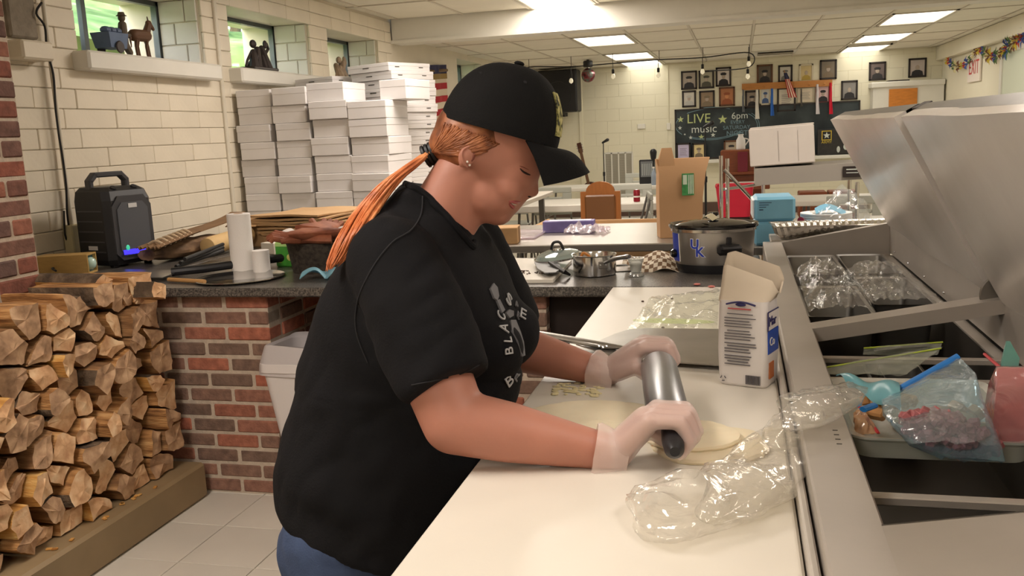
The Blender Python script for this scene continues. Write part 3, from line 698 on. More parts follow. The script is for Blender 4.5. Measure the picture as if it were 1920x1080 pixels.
# paper towels
paper = mat('paper_towel', (238, 234, 230), .9, bump=.3, bs=200)
def towel(x, y, r, h, label):
    t = thing('paper_towel_roll', label, 'paper towels', (x, y, CT), 0, 'paper towel rolls on the counter')
    build('roll', MB().lathe([(.018, .0), (r, 0), (r, .004), (r, h-.004), (r-.003, h), (.02, h), (.02, .004)], (x, y, CT), 28), paper, t)
    build('core', MB().lathe([(.017, .0), (.0205, 0), (.0205, h+.001), (.017, h+.001), (.017, .0)], (x, y, CT), 18, caps=False), card, t)
towel(-2.185, 3.62, .052, .265, 'tall white paper towel roll standing behind the round pan')
build('roll_of_paper', MB().lathe([(.018, 0), (.038, 0), (.038, .10), (.018, .10)], (-2.08, 3.60, CT), 24), paper, label='short white paper roll against the tall paper towel roll', cat='paper towels')
# green printed pack
t = thing('green_pack', 'green and white printed pack standing beside the paper towel roll', 'pack', (-2.02, 3.78, CT), R(-8))
build('carton', MB().bb(-.075, .075, -.03, .03, 0, .115, .006), mat('green_print', (66, 150, 48), .4, var=.25, vs=30), t, local=True)
build('top_band', MB().bb(-.0755, .0755, -.0305, .0305, .09, .1155, .006), mat('pale_green_band', (176, 214, 130), .4), t, local=True)
for k, (x, c_) in enumerate([(-.05, (220, 206, 90)), (.005, (214, 210, 120)), (.055, (190, 214, 110))]):
    build('printed_motif', MB().lathe([(.016, 0), (.014, .0012), (.001, .0015)], (x, -.0302, .035+.01*k), 12, (0, -1, 0)), mat('motif%d' % k, c_, .5), t, local=True)
text('lively', .026, (-2.035, 3.748, CT+.06), (0, 0, -1), (1, -.14, 0), mat('print_white', (240, 240, 230), .5), t) if False else None
# round pan
t = MB().lathe([(.001, .004), (.165, .004), (.178, .009), (.188, .012), (.190, .009), (.178, .003), (.165, 0), (.001, 0)], (-2.08, 3.415, CT), 48)
build('pizza_pan', t, shiny, label='round aluminium pizza pan at the counter edge', cat='pan')
# dark tub with leather gloves and cloths
t = thing('felt_tub', 'dark grey oval tub filled with leather gloves and cloths', 'tub', (-1.82, 3.62, CT))
tb_ = MB().lathe([(.10, 0), (.135, .0), (.155, .12), (.16, .135), (.15, .135), (.13, .02), (.1, .015)], (-1.80, 3.64, CT), 32, sy=.85)
build('tub_body', tb_, ramp_mat('dark_fibre', [(.3, (38, 34, 30)), (.6, (70, 62, 54))], 60, .9, .8, 90), t)
leather = ramp_mat('brown_leather', [(.3, (112, 60, 40)), (.5, (146, 84, 58)), (.7, (176, 112, 82))], 12, .7, .4, 60)
def glove(o, rz, tilt, label, seed):
    Mx = Matrix.Translation(Vector(o)) @ Matrix.Rotation(rz, 4, 'Z') @ Matrix.Rotation(tilt, 4, 'X'); mb = MB()
    T_ = lambda x, y, z: Mx @ Vector((x, y, z))
    rings = []
    for x, w_, h_ in ((-.16, .082, .022), (-.11, .075, .026), (-.05, .055, .024), (0, .052, .024), (.045, .052, .02), (.06, .045, .014)):
        rings.append([T_(x, w_*math.cos(a), h_*math.sin(a)+.01*nz((x*20, a, seed))) for a in [i*2*math.pi/18 for i in range(18)]])
    mb.loft(rings)
    for k in range(4):
        y = -.036+.024*k; L = [.055, .07, .066, .05][k]; mb.tube([T_(.045, y, 0), T_(.06+L*.5, y*1.15, .012), T_(.05+L, y*1.2, -.002)], [.014, .0135, .010], 9)
    mb.tube([T_(-.02, .045, 0), T_(.02, .075, .012), T_(.05, .085, .01)], [.017, .015, .011], 9)
    g = build('leather_glove', mb, leather, label=label, cat='glove', group='leather gloves in the tub'); return g
glove((-1.86, 3.52, CT+.165), R(200), R(-12), 'brown leather glove with flared cuff hanging over the left of the tub', 1)
glove((-1.72, 3.56, CT+.175), R(20), R(-8), 'brown leather glove lying across the right of the tub', 5)
glove((-1.80, 3.70, CT+.19), R(95), R(10), 'upright brown leather glove at the back of the tub', 9)
clothm = mat('grubby_cloth', (206, 184, 164), .9, var=.2, vs=20, bump=.4, bs=40)
def rag(c, r, h, seed, label, m=clothm, name='cloth'):
    mb = MB().ell(c, (r, r*.8, h), None, 28); mb.v = [tuple(Vector(v)+Vector((1, 1, .8))*(.35*h*nz(Vector(v)*1.0, 28, seed))) for v in mb.v]
    return build(name, mb, m, label=label, cat='cloth')
rag((-1.93, 3.60, CT+.16), .055, .03, 2, 'crumpled white cloth at the left rim of the tub', mat('white_cloth', (236, 230, 226), .9, bump=.3))
rag((-1.77, 3.66, CT+.155), .08, .028, 7, 'crumpled beige cloth among the leather gloves')
rag((-1.70, 3.69, CT+.17), .045, .022, 4, 'folded pale cloth behind the right glove', mat('white_cloth', (236, 230, 226), .9, bump=.3))
def bl(u, v): return (-1.76+u*.16, 3.335+v*.12+.02*math.sin(u*5), CT+.012+.035*abs(math.sin(u*4+v*2))*(1-.3*v)+.01*math.sin(v*7))
build('blue_glove', MB().sheet(bl, 16, 12, .003), mat('light_blue_vinyl', (150, 205, 225), .35, tlu=.3), label='crumpled light blue disposable glove on the counter edge', cat='glove')
# cardboard box and kraft bags
t = thing('cardboard_box', 'open cardboard box behind the paper towel roll', 'box', (-2.62, 4.66, CT), R(-6))
f = MB(); f.bb(-.12, .12, -.12, -.114, 0, .15); f.bb(-.12, .12, .114, .12, 0, .15); f.bb(-.16, -.154, -.12, .12, 0, .15); f.bb(.154, .16, -.12, .12, 0, .15); f.bb(-.12, .12, -.12, .12, 0, .005)
build('carton', f, card, t, local=True)
build('flap', MB().box((-.06, -.15, .135), (.2, .08, .004), Matrix.Rotation(R(20), 3, 'X'), 0), card, t, local=True)
build('leaflet_pad', MB().box((-2.36, 4.28, CT+.03), (.10, .16, .06), R(-20), .003), mat('white_pad', (222, 214, 200), .8), label='white pad of leaflets in front of the kraft bags', cat='pad')
kraft = mat('kraft_bag', (190, 154, 112), .75, var=.06, vs=3, bump=.15, bs=20, rand=.06)
kz = CT; N = 11
for k in range(N):
    h_ = .0165; dx = .15-.013*k+.006*math.sin(k*2.2); x0 = -2.42+dx; y0 = 4.70+.004*k
    ths = thing('kraft_bag', 'flat brown kraft bag, %s in the stack by the white boxes' % ('topmost' if k == N-1 else _n[k]+' from the counter'), 'paper bag', (x0, y0, kz), R(-7+2*math.sin(k)), 'flat kraft bags in the stack')
    mb = MB()
    def bgs(u, v, zz=0): return ((u-.5)*.46, (v-.5)*.52, h_*.5+zz+.003*math.sin(u*7+k)+.003*math.sin(v*6+k*2))
    mb.sheet(lambda u, v: (bgs(u, v)[0], bgs(u, v)[1], bgs(u, v)[2]+.004), 8, 8, .006); build('panel', mb, kraft, ths, local=True)
    mb = MB().sheet(lambda u, v: (bgs(u, v)[0]*.98, bgs(u, v)[1], bgs(u, v)[2]-.003), 8, 8, .004); build('gusset', mb, kraft, ths, local=True)
    kz += h_
# white flat-packed boxes, stacked
wbm = mat('white_carton', (226, 222, 220), .6, var=.04, vs=6, bump=.08, bs=30, rand=.04); slot = mat('carton_shadow_slot', (70, 66, 62), .9)
def carton(x, y, z, w_, d_, h_, rz, label, group):
    t = thing('white_carton', label, 'box', (x, y, z), rz, group)
    build('tray', MB().bb(-w_/2+.002, w_/2-.002, -d_/2+.002, d_/2-.002, 0, h_*.93, .003), wbm, t, local=True)
    build('lid', MB().bb(-w_/2, w_/2, -d_/2, d_/2, h_*.60, h_-.0015, .004), wbm, t, local=True); return t
cols = [(-3.19, .255, 8), (-2.905, .25, 8), (-2.625, .27, 8), (-2.325, .28, 7)]
cn = ['leftmost column against the wall', 'second column from the wall', 'third column from the wall', 'rightmost column']
for ci, (cx, w_, n) in enumerate(cols):
    z = .9
    for k in range(n):
        h_ = .117 if ci != 2 else .119; x = cx+rr.uniform(-.012, .012)+.0; y = 5.6+.17+rr.uniform(-.02, .02)-(.02*ci)
        carton(x, y, z, w_, .34, h_, R(rr.uniform(-2, 2)+(0 if ci < 3 else -5)), 'white folded carton, %s of the %s' % ('topmost' if k == n-1 else _n[k]+' from the bottom', cn[ci]), 'white cartons in columns by the left wall'); z += h_
carton(-2.165, 5.80, .9+7*.117, .20, .34, .13, R(-8), 'white carton sitting askew on the rightmost column', 'white cartons in columns by the left wall')
def pizza_box(x, y, z, s_, h_, rz, label):
    t = thing('pizza_box', label, 'pizza box', (x, y, z), rz, 'flat white pizza boxes in tall stacks')
    build('tray', MB().bb(-s_/2+.002, s_/2-.002, -s_/2+.002, s_/2-.002, 0, h_*.86, .002), wbm, t, local=True)
    l = build('lid', MB().bb(-s_/2, s_/2, -s_/2, s_/2, h_*.55, h_-.0015, .003), wbm, t, local=True)
    for q in (-.5, .45): build('slot', MB().bb(s_/2-.002, s_/2+.0015, q*s_*.6-.02, q*s_*.6+.02, h_*.42, h_*.50), slot, l, local=True)
    build('slot', MB().bb(-.05, .01, -s_/2-.0012, -s_/2+.002, h_*.46, h_*.55), slot, l, local=True)
z = .9; n = 19
for k in range(n):
    jx, jy = rr.uniform(-.012, .012), rr.uniform(-.012, .012)
    pizza_box(-2.43+jx+.012*math.sin(k*.6), 6.28+jy, z, .42, .0575, R(-24+rr.uniform(-1.5, 1.5)), 'white pizza box in the taller stack near the flag, %s' % ('topmost' if k == n-1 else _n[n-1-k]+' from the top')); z += .0575
z = .9
for k in range(18):
    pizza_box(-2.95+rr.uniform(-.01, .01), 6.42+rr.uniform(-.01, .01), z, .42, .0575, R(-24+rr.uniform(-1.5, 1.5)), 'white pizza box in the lower stack behind the cartons, %s' % ('topmost' if k == 17 else _n[17-k]+' from the top')); z += .0575
# striped banner with an eagle patch hanging from a dowel on the left wall
XB = -3.345
t = thing('flag_banner', 'red and white striped banner hanging on the left wall behind the pizza boxes', 'banner', (-3.34, 9.6, 1.2))
bred = mat('banner_red', (176, 40, 48), .8); bwh = mat('banner_cream', (226, 210, 186), .8); bnv = mat('banner_navy', (52, 52, 84), .8)
Y0, Y1, Zt, Zb = 9.15, 10.35, 2.12, 1.2
build('rod', MB().tube([(XB, Y0-.05, Zt+.02), (XB, Y1+.05, Zt+.12)], .018, 8), mat('banner_rod', (120, 96, 66), .6), t)
def bn(y0, y1, z0, z1, x=XB):
    return lambda u, v: (x+.018*math.sin((y0+(y1-y0)*u)*14), y0+(y1-y0)*u, z0+(z1-z0)*v+.08*((y0+(y1-y0)*u)-Y0)/(Y1-Y0))
build('cloth_panel', MB().sheet(bn(Y0, Y1, Zb, Zt), 24, 4, .006), bwh, t)
for k in range(6):
    z0 = Zb+.02+k*.145; build('stripe', MB().sheet(bn(Y0+.42+.04*math.sin(k), Y1-.01, z0, z0+.07, XB+.009), 16, 2, .004), bred, t)
build('top_band', MB().sheet(bn(Y0, Y1, Zt-.06, Zt, XB+.01), 24, 1, .004), mat('banner_gold', (150, 124, 70), .7), t)
build('corner_field', MB().sheet(bn(Y0+.2, Y1, Zt, Zt+.10, XB+.008), 16, 2, .004), bnv, t)
build('bird_patch', MB().ell((XB+.018, Y0+.30, Zb+.42), (.012, .17, .34), None, 16), mat('bird_white', (232, 224, 208), .9), t)
build('bird_patch', MB().ell((XB+.028, Y0+.40, Zb+.52), (.012, .07, .10), None, 12), mat('bird_yellow', (222, 182, 70), .8), t, label='yellow beak patch')
# figurines on the window sills
bronze = mat('dark_bronze', (58, 50, 48), .45, .2, var=.3); brown_f = mat('figurine_brown', (96, 66, 44), .6); bluef = mat('figurine_blue', (92, 110, 140), .5, var=.2)
SX = -3.32
def fig_cart():
    o = at(224, 96, X=SX); y0 = o.y; z0 = ZS; t = thing('cart_figurine', 'horse drawn cart figurine with seated driver on the first window sill', 'figurine', (SX, y0, z0))
    F = lambda dy, dz, dx=0: Vector((SX+dx, y0+dy, z0+dz))
    c = MB().loft([[F(-.13, .03, -.05), F(.0, .03, -.05), F(.0, .03, .05), F(-.13, .03, .05)], [F(-.15, .11, -.06), F(.01, .11, -.06), F(.01, .11, .06), F(-.15, .11, .06)]]); build('cart_box', c, bluef, t)
    for dx in (-.06, .06): build('wheel', MB().lathe([(.03, -.005), (.034, 0), (.03, .005)], F(-.07, .034, dx), 16, (1, 0, 0)), bronze, t)
    for k in range(3): build('sack', MB().ell(F(-.11+.045*k, .125, .01), (.03, .028, .02), None, 10), bluef, t)
    d = MB(); d.cap(F(.04, .06), F(.05, .165), .032, .024, 10); d.ell(F(.05, .205), (.02, .02, .024), None, 12); d.tube([F(.045, .15), F(.085, .11), F(.12, .12)], .01, 6); d.cap(F(.05, .07), F(.09, .02), .022, .018, 8); d.lathe([(.03, 0), (.02, .006), (.016, .02)], F(.05, .215), 12)
    build('driver', d, mat('driver_cloth', (96, 84, 72), .7), t)
    h = MB(); h.cap(F(.14, .12), F(.25, .125), .034, .034, 10); h.cap(F(.25, .13), F(.29, .20), .024, .017, 8); h.cap(F(.285, .20), F(.325, .17), .017, .010, 8); h.cap(F(.285, .215), F(.28, .235), .005, .003, 5)
    for dy in (.145, .16, .24, .255): h.tube([F(dy, .11, .012*(-1)**int(dy*100)), F(dy+.005, .06), F(dy, 0, .01)], [.013, .008, .008], 6)
    h.tube([F(.12, .13), F(.105, .09), F(.11, .05)], [.008, .007, .003], 6); build('horse', h, brown_f, t)
fig_cart()
def fig_group(px, w_, h_, seed, label, m, name):
    o = at(px, 125, X=SX); y0 = o.y; z0 = ZS; rg = random.Random(seed); t = thing(name, label, 'figurine', (SX, y0, z0))
    F = lambda dy, dz, dx=0: Vector((SX+dx, y0+dy, z0+dz))
    build('base', MB().bb(SX-.06, SX+.06, y0-w_/2, y0+w_/2, z0, z0+.02, .005), bronze, t)
    b = MB()
    for k in range(7): dy = (rg.random()-.5)*w_*.8; hh = h_*rg.uniform(.4, .9); b.cap(F(dy, .02, rg.uniform(-.03, .03)), F(dy*.8, hh, rg.uniform(-.02, .02)), .035, .022, 8)
    b.ell(F(-w_*.2, h_*.9), (.024, .03, .03), None, 10); b.ell(F(w_*.3, h_*.95), (.016, .02, .03), None, 10); b.tube([F(w_*.2, h_*.5), F(w_*.42, h_*.8), F(w_*.36, h_)], .012, 6); b.tube([F(-w_*.3, h_*.6), F(-w_*.48, h_*.3), F(-w_*.55, .02)], .01, 6)
    build('figures', b, m, t)
fig_group(487, .34, .20, 4, 'dark bronze figurine group on the second window sill', bronze, 'bronze_figurine')
fig_group(640, .22, .18, 9, 'pale brown seated figurine on the third window sill', mat('pale_figurine', (150, 130, 108), .6, var=.3, vs=20), 'seated_figurine')
# waste bin under the counter
t = thing('waste_bin', 'white plastic waste bin with liner between the brick pillars', 'bin', (-1.66, 3.36, .13))
def sq(cx, cy, z, w_, d_, r=.04, n=6):
    P = []
    for (sx_, sy_, a0) in ((1, 1, 0), (-1, 1, 90), (-1, -1, 180), (1, -1, 270)):
        for k in range(n+1): a = R(a0+90*k/n); P.append(Vector((cx+sx_*(w_/2-r)+r*math.cos(a), cy+sy_*(d_/2-r)+r*math.sin(a), z)))
    return P
bx, by = -1.69, 3.30
build('bin_body', MB().loft([sq(bx, by, .135, .26, .22), sq(bx, by, .56, .35, .32), sq(bx, by, .565, .37, .34), sq(bx, by, .60, .37, .34), sq(bx, by, .60, .34, .31), sq(bx, by, .56, .33, .30), sq(bx, by, .15, .24, .20)]), mat('white_bin', (226, 220, 218), .35), t)
def linr(z, w_, k, s): return [p+Vector((0, 0, .02*nz((p.x*9, p.y*9, s))))+Vector((nz((p.y*14, s, 0))*.012, nz((p.x*14, s, 3))*.012, 0)) for p in sq(bx, by, z, w_, w_-.05, .05)]
build('liner', MB().loft([linr(.545, .385, 0, 1), linr(.60, .38, 0, 2), linr(.635, .37, 0, 3), linr(.665, .35, 0, 4), linr(.655, .32, 0, 5), linr(.60, .31, 0, 6), linr(.45, .26, 0, 7)], False), mat('bin_liner', (228, 222, 222), .3, bump=.6, bs=25, tlu=.3), t)
# ================================================================ THINGS ON THE RIGHT PART OF THE COUNTER
pls = mat('white_board_plastic', (226, 220, 208), .32, var=.03, vs=4, bump=.03, bs=120)
red = mat('red_plastic', (200, 40, 60), .4)
t = thing('chopping_board', 'off-white chopping board with crumbs lying on the dark counter', 'chopping board', (-.81, 3.6, CT))
a, b, c, d = at(938, 526, Z=CT+.012), at(1037, 525, Z=CT+.012), at(1072, 488, Z=CT+.012), at(952, 484, Z=CT+.012)
build('board', MB().loft([[Vector((p.x, p.y, CT+.001)) for p in (a, b, c, d)], [Vector((p.x, p.y, CT+.014)) for p in (a, b, c, d)]]), pls, t)
cr = MB()
for k in range(40): cr.box((rl.uniform(-.86, -.70), rl.uniform(3.40, 3.52), CT+.016), (rl.uniform(.003, .009), .004, .003), rl.uniform(0, 3))
build('crumbs', cr, mat('dark_crumbs', (70, 48, 34), .9), t, kind='stuff')
# saucepan
px_, py_ = -.553, 3.475
t = thing('saucepan', 'polished steel saucepan with riveted handle on the dark counter', 'saucepan', (px_, py_, CT))
build('pan_body', MB().lathe([(.07, 0), (.083, .004), (.0845, .012), (.0845, .078), (.0875, .082), (.0835, .083), (.0805, .078), (.080, .010), (.001, .008)], (px_, py_, CT), 40), shiny, t)
h0 = Vector((px_+.05, py_-.068, CT+.055)); h1 = at(1180, 481, Y=3.33)
hb = MB().tube(bezier([h0, h0.lerp(h1, .45)+Vector((0, 0, .006)), h1], 6), [.009]*4+[.012]*6+[.014, .013, .010], 12, flat=.7); build('handle', hb, steel, t)
build('rivet_plate', MB().box((px_+.045, py_-.073, CT+.048), (.038, .006, .028), R(32), .003), dsteel, t)
for q in (-.010, .010): build('rivet', MB().ell((px_+.045+q, py_-.077+q*.6, CT+.048), (.004, .004, .004), None, 8), steel, t)
build('noodle_food', MB().tube(bezier([(px_-.05, py_-.03, CT+.07), (px_-.035, py_-.045, CT+.092), (px_-.015, py_-.03, CT+.075), (px_-.02, py_-.05, CT+.065)], 5), .006, 6), mat('orange_food', (196, 128, 60), .5), t)
# glass lid leaning on the pan
lc = Vector((-.735, 3.66, CT+.045)); lax = Vector((-.10, -.06, 1)).normalized()
t = thing('glass_lid', 'domed glass pan lid with black loop knob behind the saucepan', 'lid', (lc.x, lc.y, CT))
build('glass_dome', MB().lathe([(.098, 0), (.085, .018), (.05, .030), (.01, .033), (.01, .030), (.05, .027), (.084, .015), (.096, -.002)], lc, 40, lax), film('lid_glass', (216, 224, 222), .22, .04, .05, 3), t)
build('rim', MB().lathe([(.097, -.005), (.103, -.003), (.103, .004), (.097, .004), (.097, -.005)], lc, 40, lax, caps=False), shiny, t)
k0 = lc+lax*.032; build('knob', MB().tube(bezier([k0+Vector((-.025, 0, 0)), k0+Vector((-.015, 0, .028)), k0+Vector((.012, 0, .030)), k0+Vector((.028, 0, -.002))], 5), .006, 8), black_rubber, t)
build('knob_base', MB().lathe([(.02, 0), (.018, .006)], k0-lax*.002, 16, lax), shiny, t)
build('black_tongs', MB().tube([at(1022, 474, Y=3.78), at(1050, 473, Y=3.78)], .008, 8).tube([at(1024, 478, Y=3.79), at(1048, 476, Y=3.75)], .006, 8), black_rubber, label='black tong tips behind the glass lid', cat='tongs')
# grey spatula
t = thing('grey_spatula', 'flat grey rounded turner lying in front of the glass lid', 'turner', (-.80, 3.5, CT))
poly = [at(x, y, Z=CT+.03) for x, y in [(1002, 493), (1008, 505), (1022, 513), (1042, 512), (1052, 505), (1048, 495), (1030, 490), (1012, 487)]]
build('blade', MB().loft([[p for p in poly], [p+Vector((0, 0, .004)) for p in poly]]), mat('grey_nylon', (120, 120, 120), .4), t)
build('handle', MB().tube([at(1030, 492, Z=CT+.045), at(1046, 503, Z=CT+.035), at(1058, 510, Z=CT+.03), at(1068, 515, Z=CT+.01)], [.007, .009, .009, .005], 8), black_rubber, t)
# clear tasting cup on its base
cx_, cy_ = -.385, 3.42
t = thing('powder_cup', 'small clear cup of white powder between saucepan and slow cooker', 'cup', (cx_, cy_, CT))
build('glass_base', MB().lathe([(.03, 0), (.033, .004), (.03, .012), (.018, .018)], (cx_, cy_, CT), 24), film('clear_glass', (236, 238, 236), .25, .05, 0, 5), t)
build('cup_wall', MB().lathe([(.02, .018), (.026, .05), (.033, .072), (.031, .072), (.024, .05), (.018, .02)], (cx_, cy_, CT), 24), film('clear_glass', (236, 238, 236), .25, .05, 0, 5), t)
build('powder', MB().lathe([(.018, .02), (.023, .05), (.02, .056), (.001, .058)], (cx_, cy_, CT), 20), mat('white_powder', (234, 230, 224), .95), t)
pw = mat('plain_paper', (232, 228, 222), .8)
for k, (x, y, w_, rz, s) in enumerate([(-.45, 3.60, .17, .3, 'under the checked wrap'), (-.36, 3.70, .15, -.2, 'behind the clear cup'), (-.47, 3.72, .14, .1, 'beside the saucepan handle')]):
    build('paper_sheet', MB().sheet(lambda u, v: (x+(u-.5)*w_*math.cos(rz)-(v-.5)*.12*math.sin(rz), y+(u-.5)*w_*math.sin(rz)+(v-.5)*.12*math.cos(rz), CT+.003+k*.004+.006*u*u), 6, 6, .0015), pw, label='loose white paper sheet '+s, cat='paper')
# checked wrap paper
ckm = mat('check_paper', (222, 210, 190), .7); ckb = mat('check_brown', (120, 92, 64), .7)
mb = MB()
def ck(u, v): x = -.45+u*.24; y = 3.52+v*.26; return (x, y, CT+.018+.012*math.sin(x*40+y*9)+.014*math.sin(y*45-x*12)+.02*v)
N1 = 14; mb.sheet(ck, N1*2, N1*2, .0015)
mb.m = [0]*len(mb.m); K = N1*2
for i in range(K):
    for j in range(K):
        if (i//2+j//2) % 2: mb.m[2*(i*K+j)] = 1
build('checked_wrap', mb, [ckm, ckb], label='crumpled brown and cream checked wrapping paper left of the slow cooker', cat='paper')
# slow cooker
sx_, sy_ = -.098, 3.56
t = thing('slow_cooker', 'steel oval slow cooker with black lid and blue logo on the dark counter', 'slow cooker', (sx_, sy_, CT))
O = (sx_, sy_, CT)
build('base', MB().lathe([(.115, 0), (.135, .0), (.142, .02), (.145, .034)], O, 48, sy=.78), blk, t)
build('body', MB().lathe([(.142, .030), (.150, .045), (.156, .155), (.158, .165)], O, 56, sy=.78), mat('cooker_steel', (168, 164, 158), .30, .85, var=.04), t)
build('rim_band', MB().lathe([(.156, .158), (.162, .160), (.162, .172), (.155, .174)], O, 56, sy=.78), shiny, t)
gloss = mat('gloss_black', (14, 14, 15), .08, coat=.5)
ld = build('lid', MB().lathe([(.150, .168), (.168, .172), (.172, .180), (.170, .188), (.158, .186), (.150, .180), (.12, .192), (.06, .200), (.001, .202)], O, 56, sy=.78), gloss, t)
build('lid_knob', MB().lathe([(.012, .2), (.012, .212), (.022, .218), (.02, .228), (.001, .23)], O, 20), gloss, ld)
build('tape_strip', MB().sheet(lambda u, v: (sx_-.045+.045*u+.022*v, sy_-.06-.035*u, CT+.2035+.03*math.sin(u*2.6)*(1-u)+.012*v), 8, 3, .001), mat('masking_tape', (214, 206, 176), .6), t, label='cream strip of tape')
def onbody(a, z, off=.001): r_ = .150+(z-.045)/.11*.006+off; return Vector((sx_+r_*math.cos(a), sy_+r_*.78*math.sin(a), CT+z))
def bodypatch(a0, a1, z0, z1, off=.0015, n=8): return MB().sheet(lambda u, v: onbody(a0+(a1-a0)*u, z0+(z1-z0)*v, off), n, 3, .0012)
ucb = mat('club_blue', (36, 62, 176), .4)
build('blue_band', bodypatch(R(188), R(214), .046, .154), ucb, t); build('white_line', bodypatch(R(214), R(216), .046, .154, .0017, 2), pw, t)
uwh = mat('logo_white', (236, 236, 240), .5)
for (s_, a_, z_, sz) in (('U', 245, .116, .050), ('K', 252, .086, .050)):
    p = onbody(R(a_), z_, .0025); n_ = Vector((math.cos(R(a_)), math.sin(R(a_))/.78, 0)).normalized(); xd = Vector((-n_.y, n_.x, 0))
    text(s_, sz, p, xd, (0, 0, 1), uwh, t, 'letter_outline', ext=.0006, bold=.0034); text(s_, sz, p+n_*.0016, xd, (0, 0, 1), ucb, t, 'letter', ext=.0008, bold=.0014)
    # slab serifs / bolder strokes
p = onbody(R(203), .12, .003); text('COOK', .012, p, (math.sin(R(203))*-1, math.cos(R(203)), 0), (0, 0, 1), uwh, t) if False else None
hdl = MB(); hp = onbody(R(292), .095, .012); n_ = Vector((math.cos(R(292)), math.sin(R(292))/.78, 0)).normalized(); xd = Vector((-n_.y, n_.x, 0))
hdl.box(hp, (.095, .024, .04), Matrix((xd, n_, Vector((0, 0, 1)))).transposed(), .011); hdl.box(hp+n_*.022+Vector((0, 0, .008)), (.080, .03, .014), Matrix((xd, n_, Vector((0, 0, 1)))).transposed(), .006); hdl.box(hp+Vector((0, 0, .032))-n_*.006, (.02, .012, .03), Matrix((xd, n_, Vector((0, 0, 1)))).transposed(), .003)
build('handle', hdl, blk, t)
kp = onbody(R(201), .075, 0); build('knob', MB().lathe([(.016, 0), (.018, .012), (.012, .02)], kp, 18, (math.cos(R(201)), math.sin(R(201)), 0)), gloss, t)

# ================================================================ STEEL TABLE BEHIND THE COUNTER
tt = thing('steel_table', 'stainless steel table behind the brick counter', 'table', (-.55, 4.95, 0))
build('table_top', MB().bb(-1.35, .0, 4.42, 5.42, .86, .9, .005), mat('table_steel', (178, 172, 164), .3, .85, var=.06, vs=3), tt)
for x, y in ((-1.3, 4.48), (-.05, 4.48), (-1.3, 5.36), (-.05, 5.36)): build('leg', MB().tube([(x, y, 0), (x, y, .86)], .02, 12), steel, tt)
build('lower_shelf', MB().bb(-1.3, -.05, 4.5, 5.35, .25, .27), dsteel, tt)
# big kraft paper bag
t = thing('paper_sack', 'tall brown paper sack with green label behind the slow cooker', 'paper sack', (-.30, 4.70, .9), R(12))
def q4(w_, d_, z, dx=0, dy=0, sk=0): return [Vector((-w_/2+dx, -d_/2+dy, z)), Vector((w_/2+dx, -d_/2+dy, z+sk)), Vector((w_/2+dx, d_/2+dy, z+sk)), Vector((-w_/2+dx, d_/2+dy, z))]
sk = mat('sack_paper', (184, 144, 104), .75, var=.07, vs=3, bump=.25, bs=16)
build('sack_body', MB().loft([q4(.215, .13, .001), q4(.215, .135, .02), q4(.22, .13, .20), q4(.235, .12, .33, .01), q4(.27, .06, .40, .02, .01), q4(.262, .05, .398, .02, .01), q4(.22, .10, .32, .01)]), sk, t, local=True)
build('folded_flap', MB().loft([q4(.085, .07, .30, -.065, -.01), q4(.075, .055, .40, -.065, -.01), q4(.05, .02, .455, -.06, 0), q4(.045, .012, .452, -.06, 0)]), sk, t, local=True)
lb = build('green_label', MB().bb(.005, .065, -.0735, -.0690, .215, .325), mat('label_green', (70, 150, 84), .5, var=.3, vs=60), t, local=True)
build('label_panel', MB().bb(.010, .030, -.0745, -.0733, .27, .318), mat('label_pale', (206, 222, 200), .5), lb, local=True)
build('label_lines', (lambda m: [m.bb(.036+.0075*k, .0395+.0075*k, -.0745, -.0733, .222, .318) for k in range(4)] and m)(MB()), mat('label_white', (226, 236, 220), .5), lb, local=True)
# blue packs, plates, foil tray on the side table
st = thing('side_table', 'grey steel side table beyond the open lid', 'table', (.6, 4.5, 0))
build('table_top', MB().bb(.01, 1.15, 4.24, 5.1, .86, .9, .005), dsteel, st)
for x, y in ((.06, 4.29), (1.1, 4.29), (.06, 5.05), (1.1, 5.05)): build('leg', MB().tube([(x, y, 0), (x, y, .86)], .02, 12), steel, st)
bluep = mat('blue_wrap', (120, 178, 206), .35, var=.06, bump=.2, bs=25)
for k in range(2):
    tp = thing('blue_pack', 'light blue wrapped pack, %s of two stacked beside the slow cooker' % ['lower', 'upper'][k], 'pack', (.155, 4.40, .9+.112*k), R(1.5*k), 'light blue packs')
    build('pack_body', MB().box((0, 0, .056), (.18, .26, .110), 0, .012), bluep, tp, local=True)
    if k: 
        for q in range(3): build('print_line', MB().bb(-.07, -.015-.012*q, -.1312, -.1300, .085-.010*q, .088-.010*q), mat('navy_print', (40, 60, 90), .5), tp, local=True)
        build('print_block', MB().bb(-.07, -.052, -.1312, -.1300, .052, .057), mat('navy_print', (40, 60, 90), .5), tp, local=True)
        build('end_wrap', MB().box((-.093, 0, .056), (.012, .22, .09), 0, .005), mat('white_wrap', (226, 230, 234), .4), tp, local=True)
pc = Vector((.40, 4.50, .93))
build('plate_box', MB().bb(.275, .53, 4.38, 4.62, .9, .93, .004), wbm, label='thin white card tray under the stacked plates', cat='tray')
plm = mat('paper_plate', (236, 232, 230), .6)
for k in range(9):
    build('paper_plate', MB().lathe([(.001, .001), (.085, .001), (.117, .006), (.118, .0145), (.113, .0148), (.085, .010), (.001, .010)], (pc.x, pc.y, pc.z+.0102*k), 32), plm, label='white paper plate, %s of the wrapped stack' % ('topmost' if k == 8 else _n[k]+' from the bottom'), cat='plate', group='paper plates in the wrapped stack')
t = thing('plastic_bag', 'clear plastic bag puffed up over the white paper plates', 'plastic bag', (pc.x, pc.y, .93))
clr = film('clear_film', (240, 242, 242), .10, .10, .8, 22)
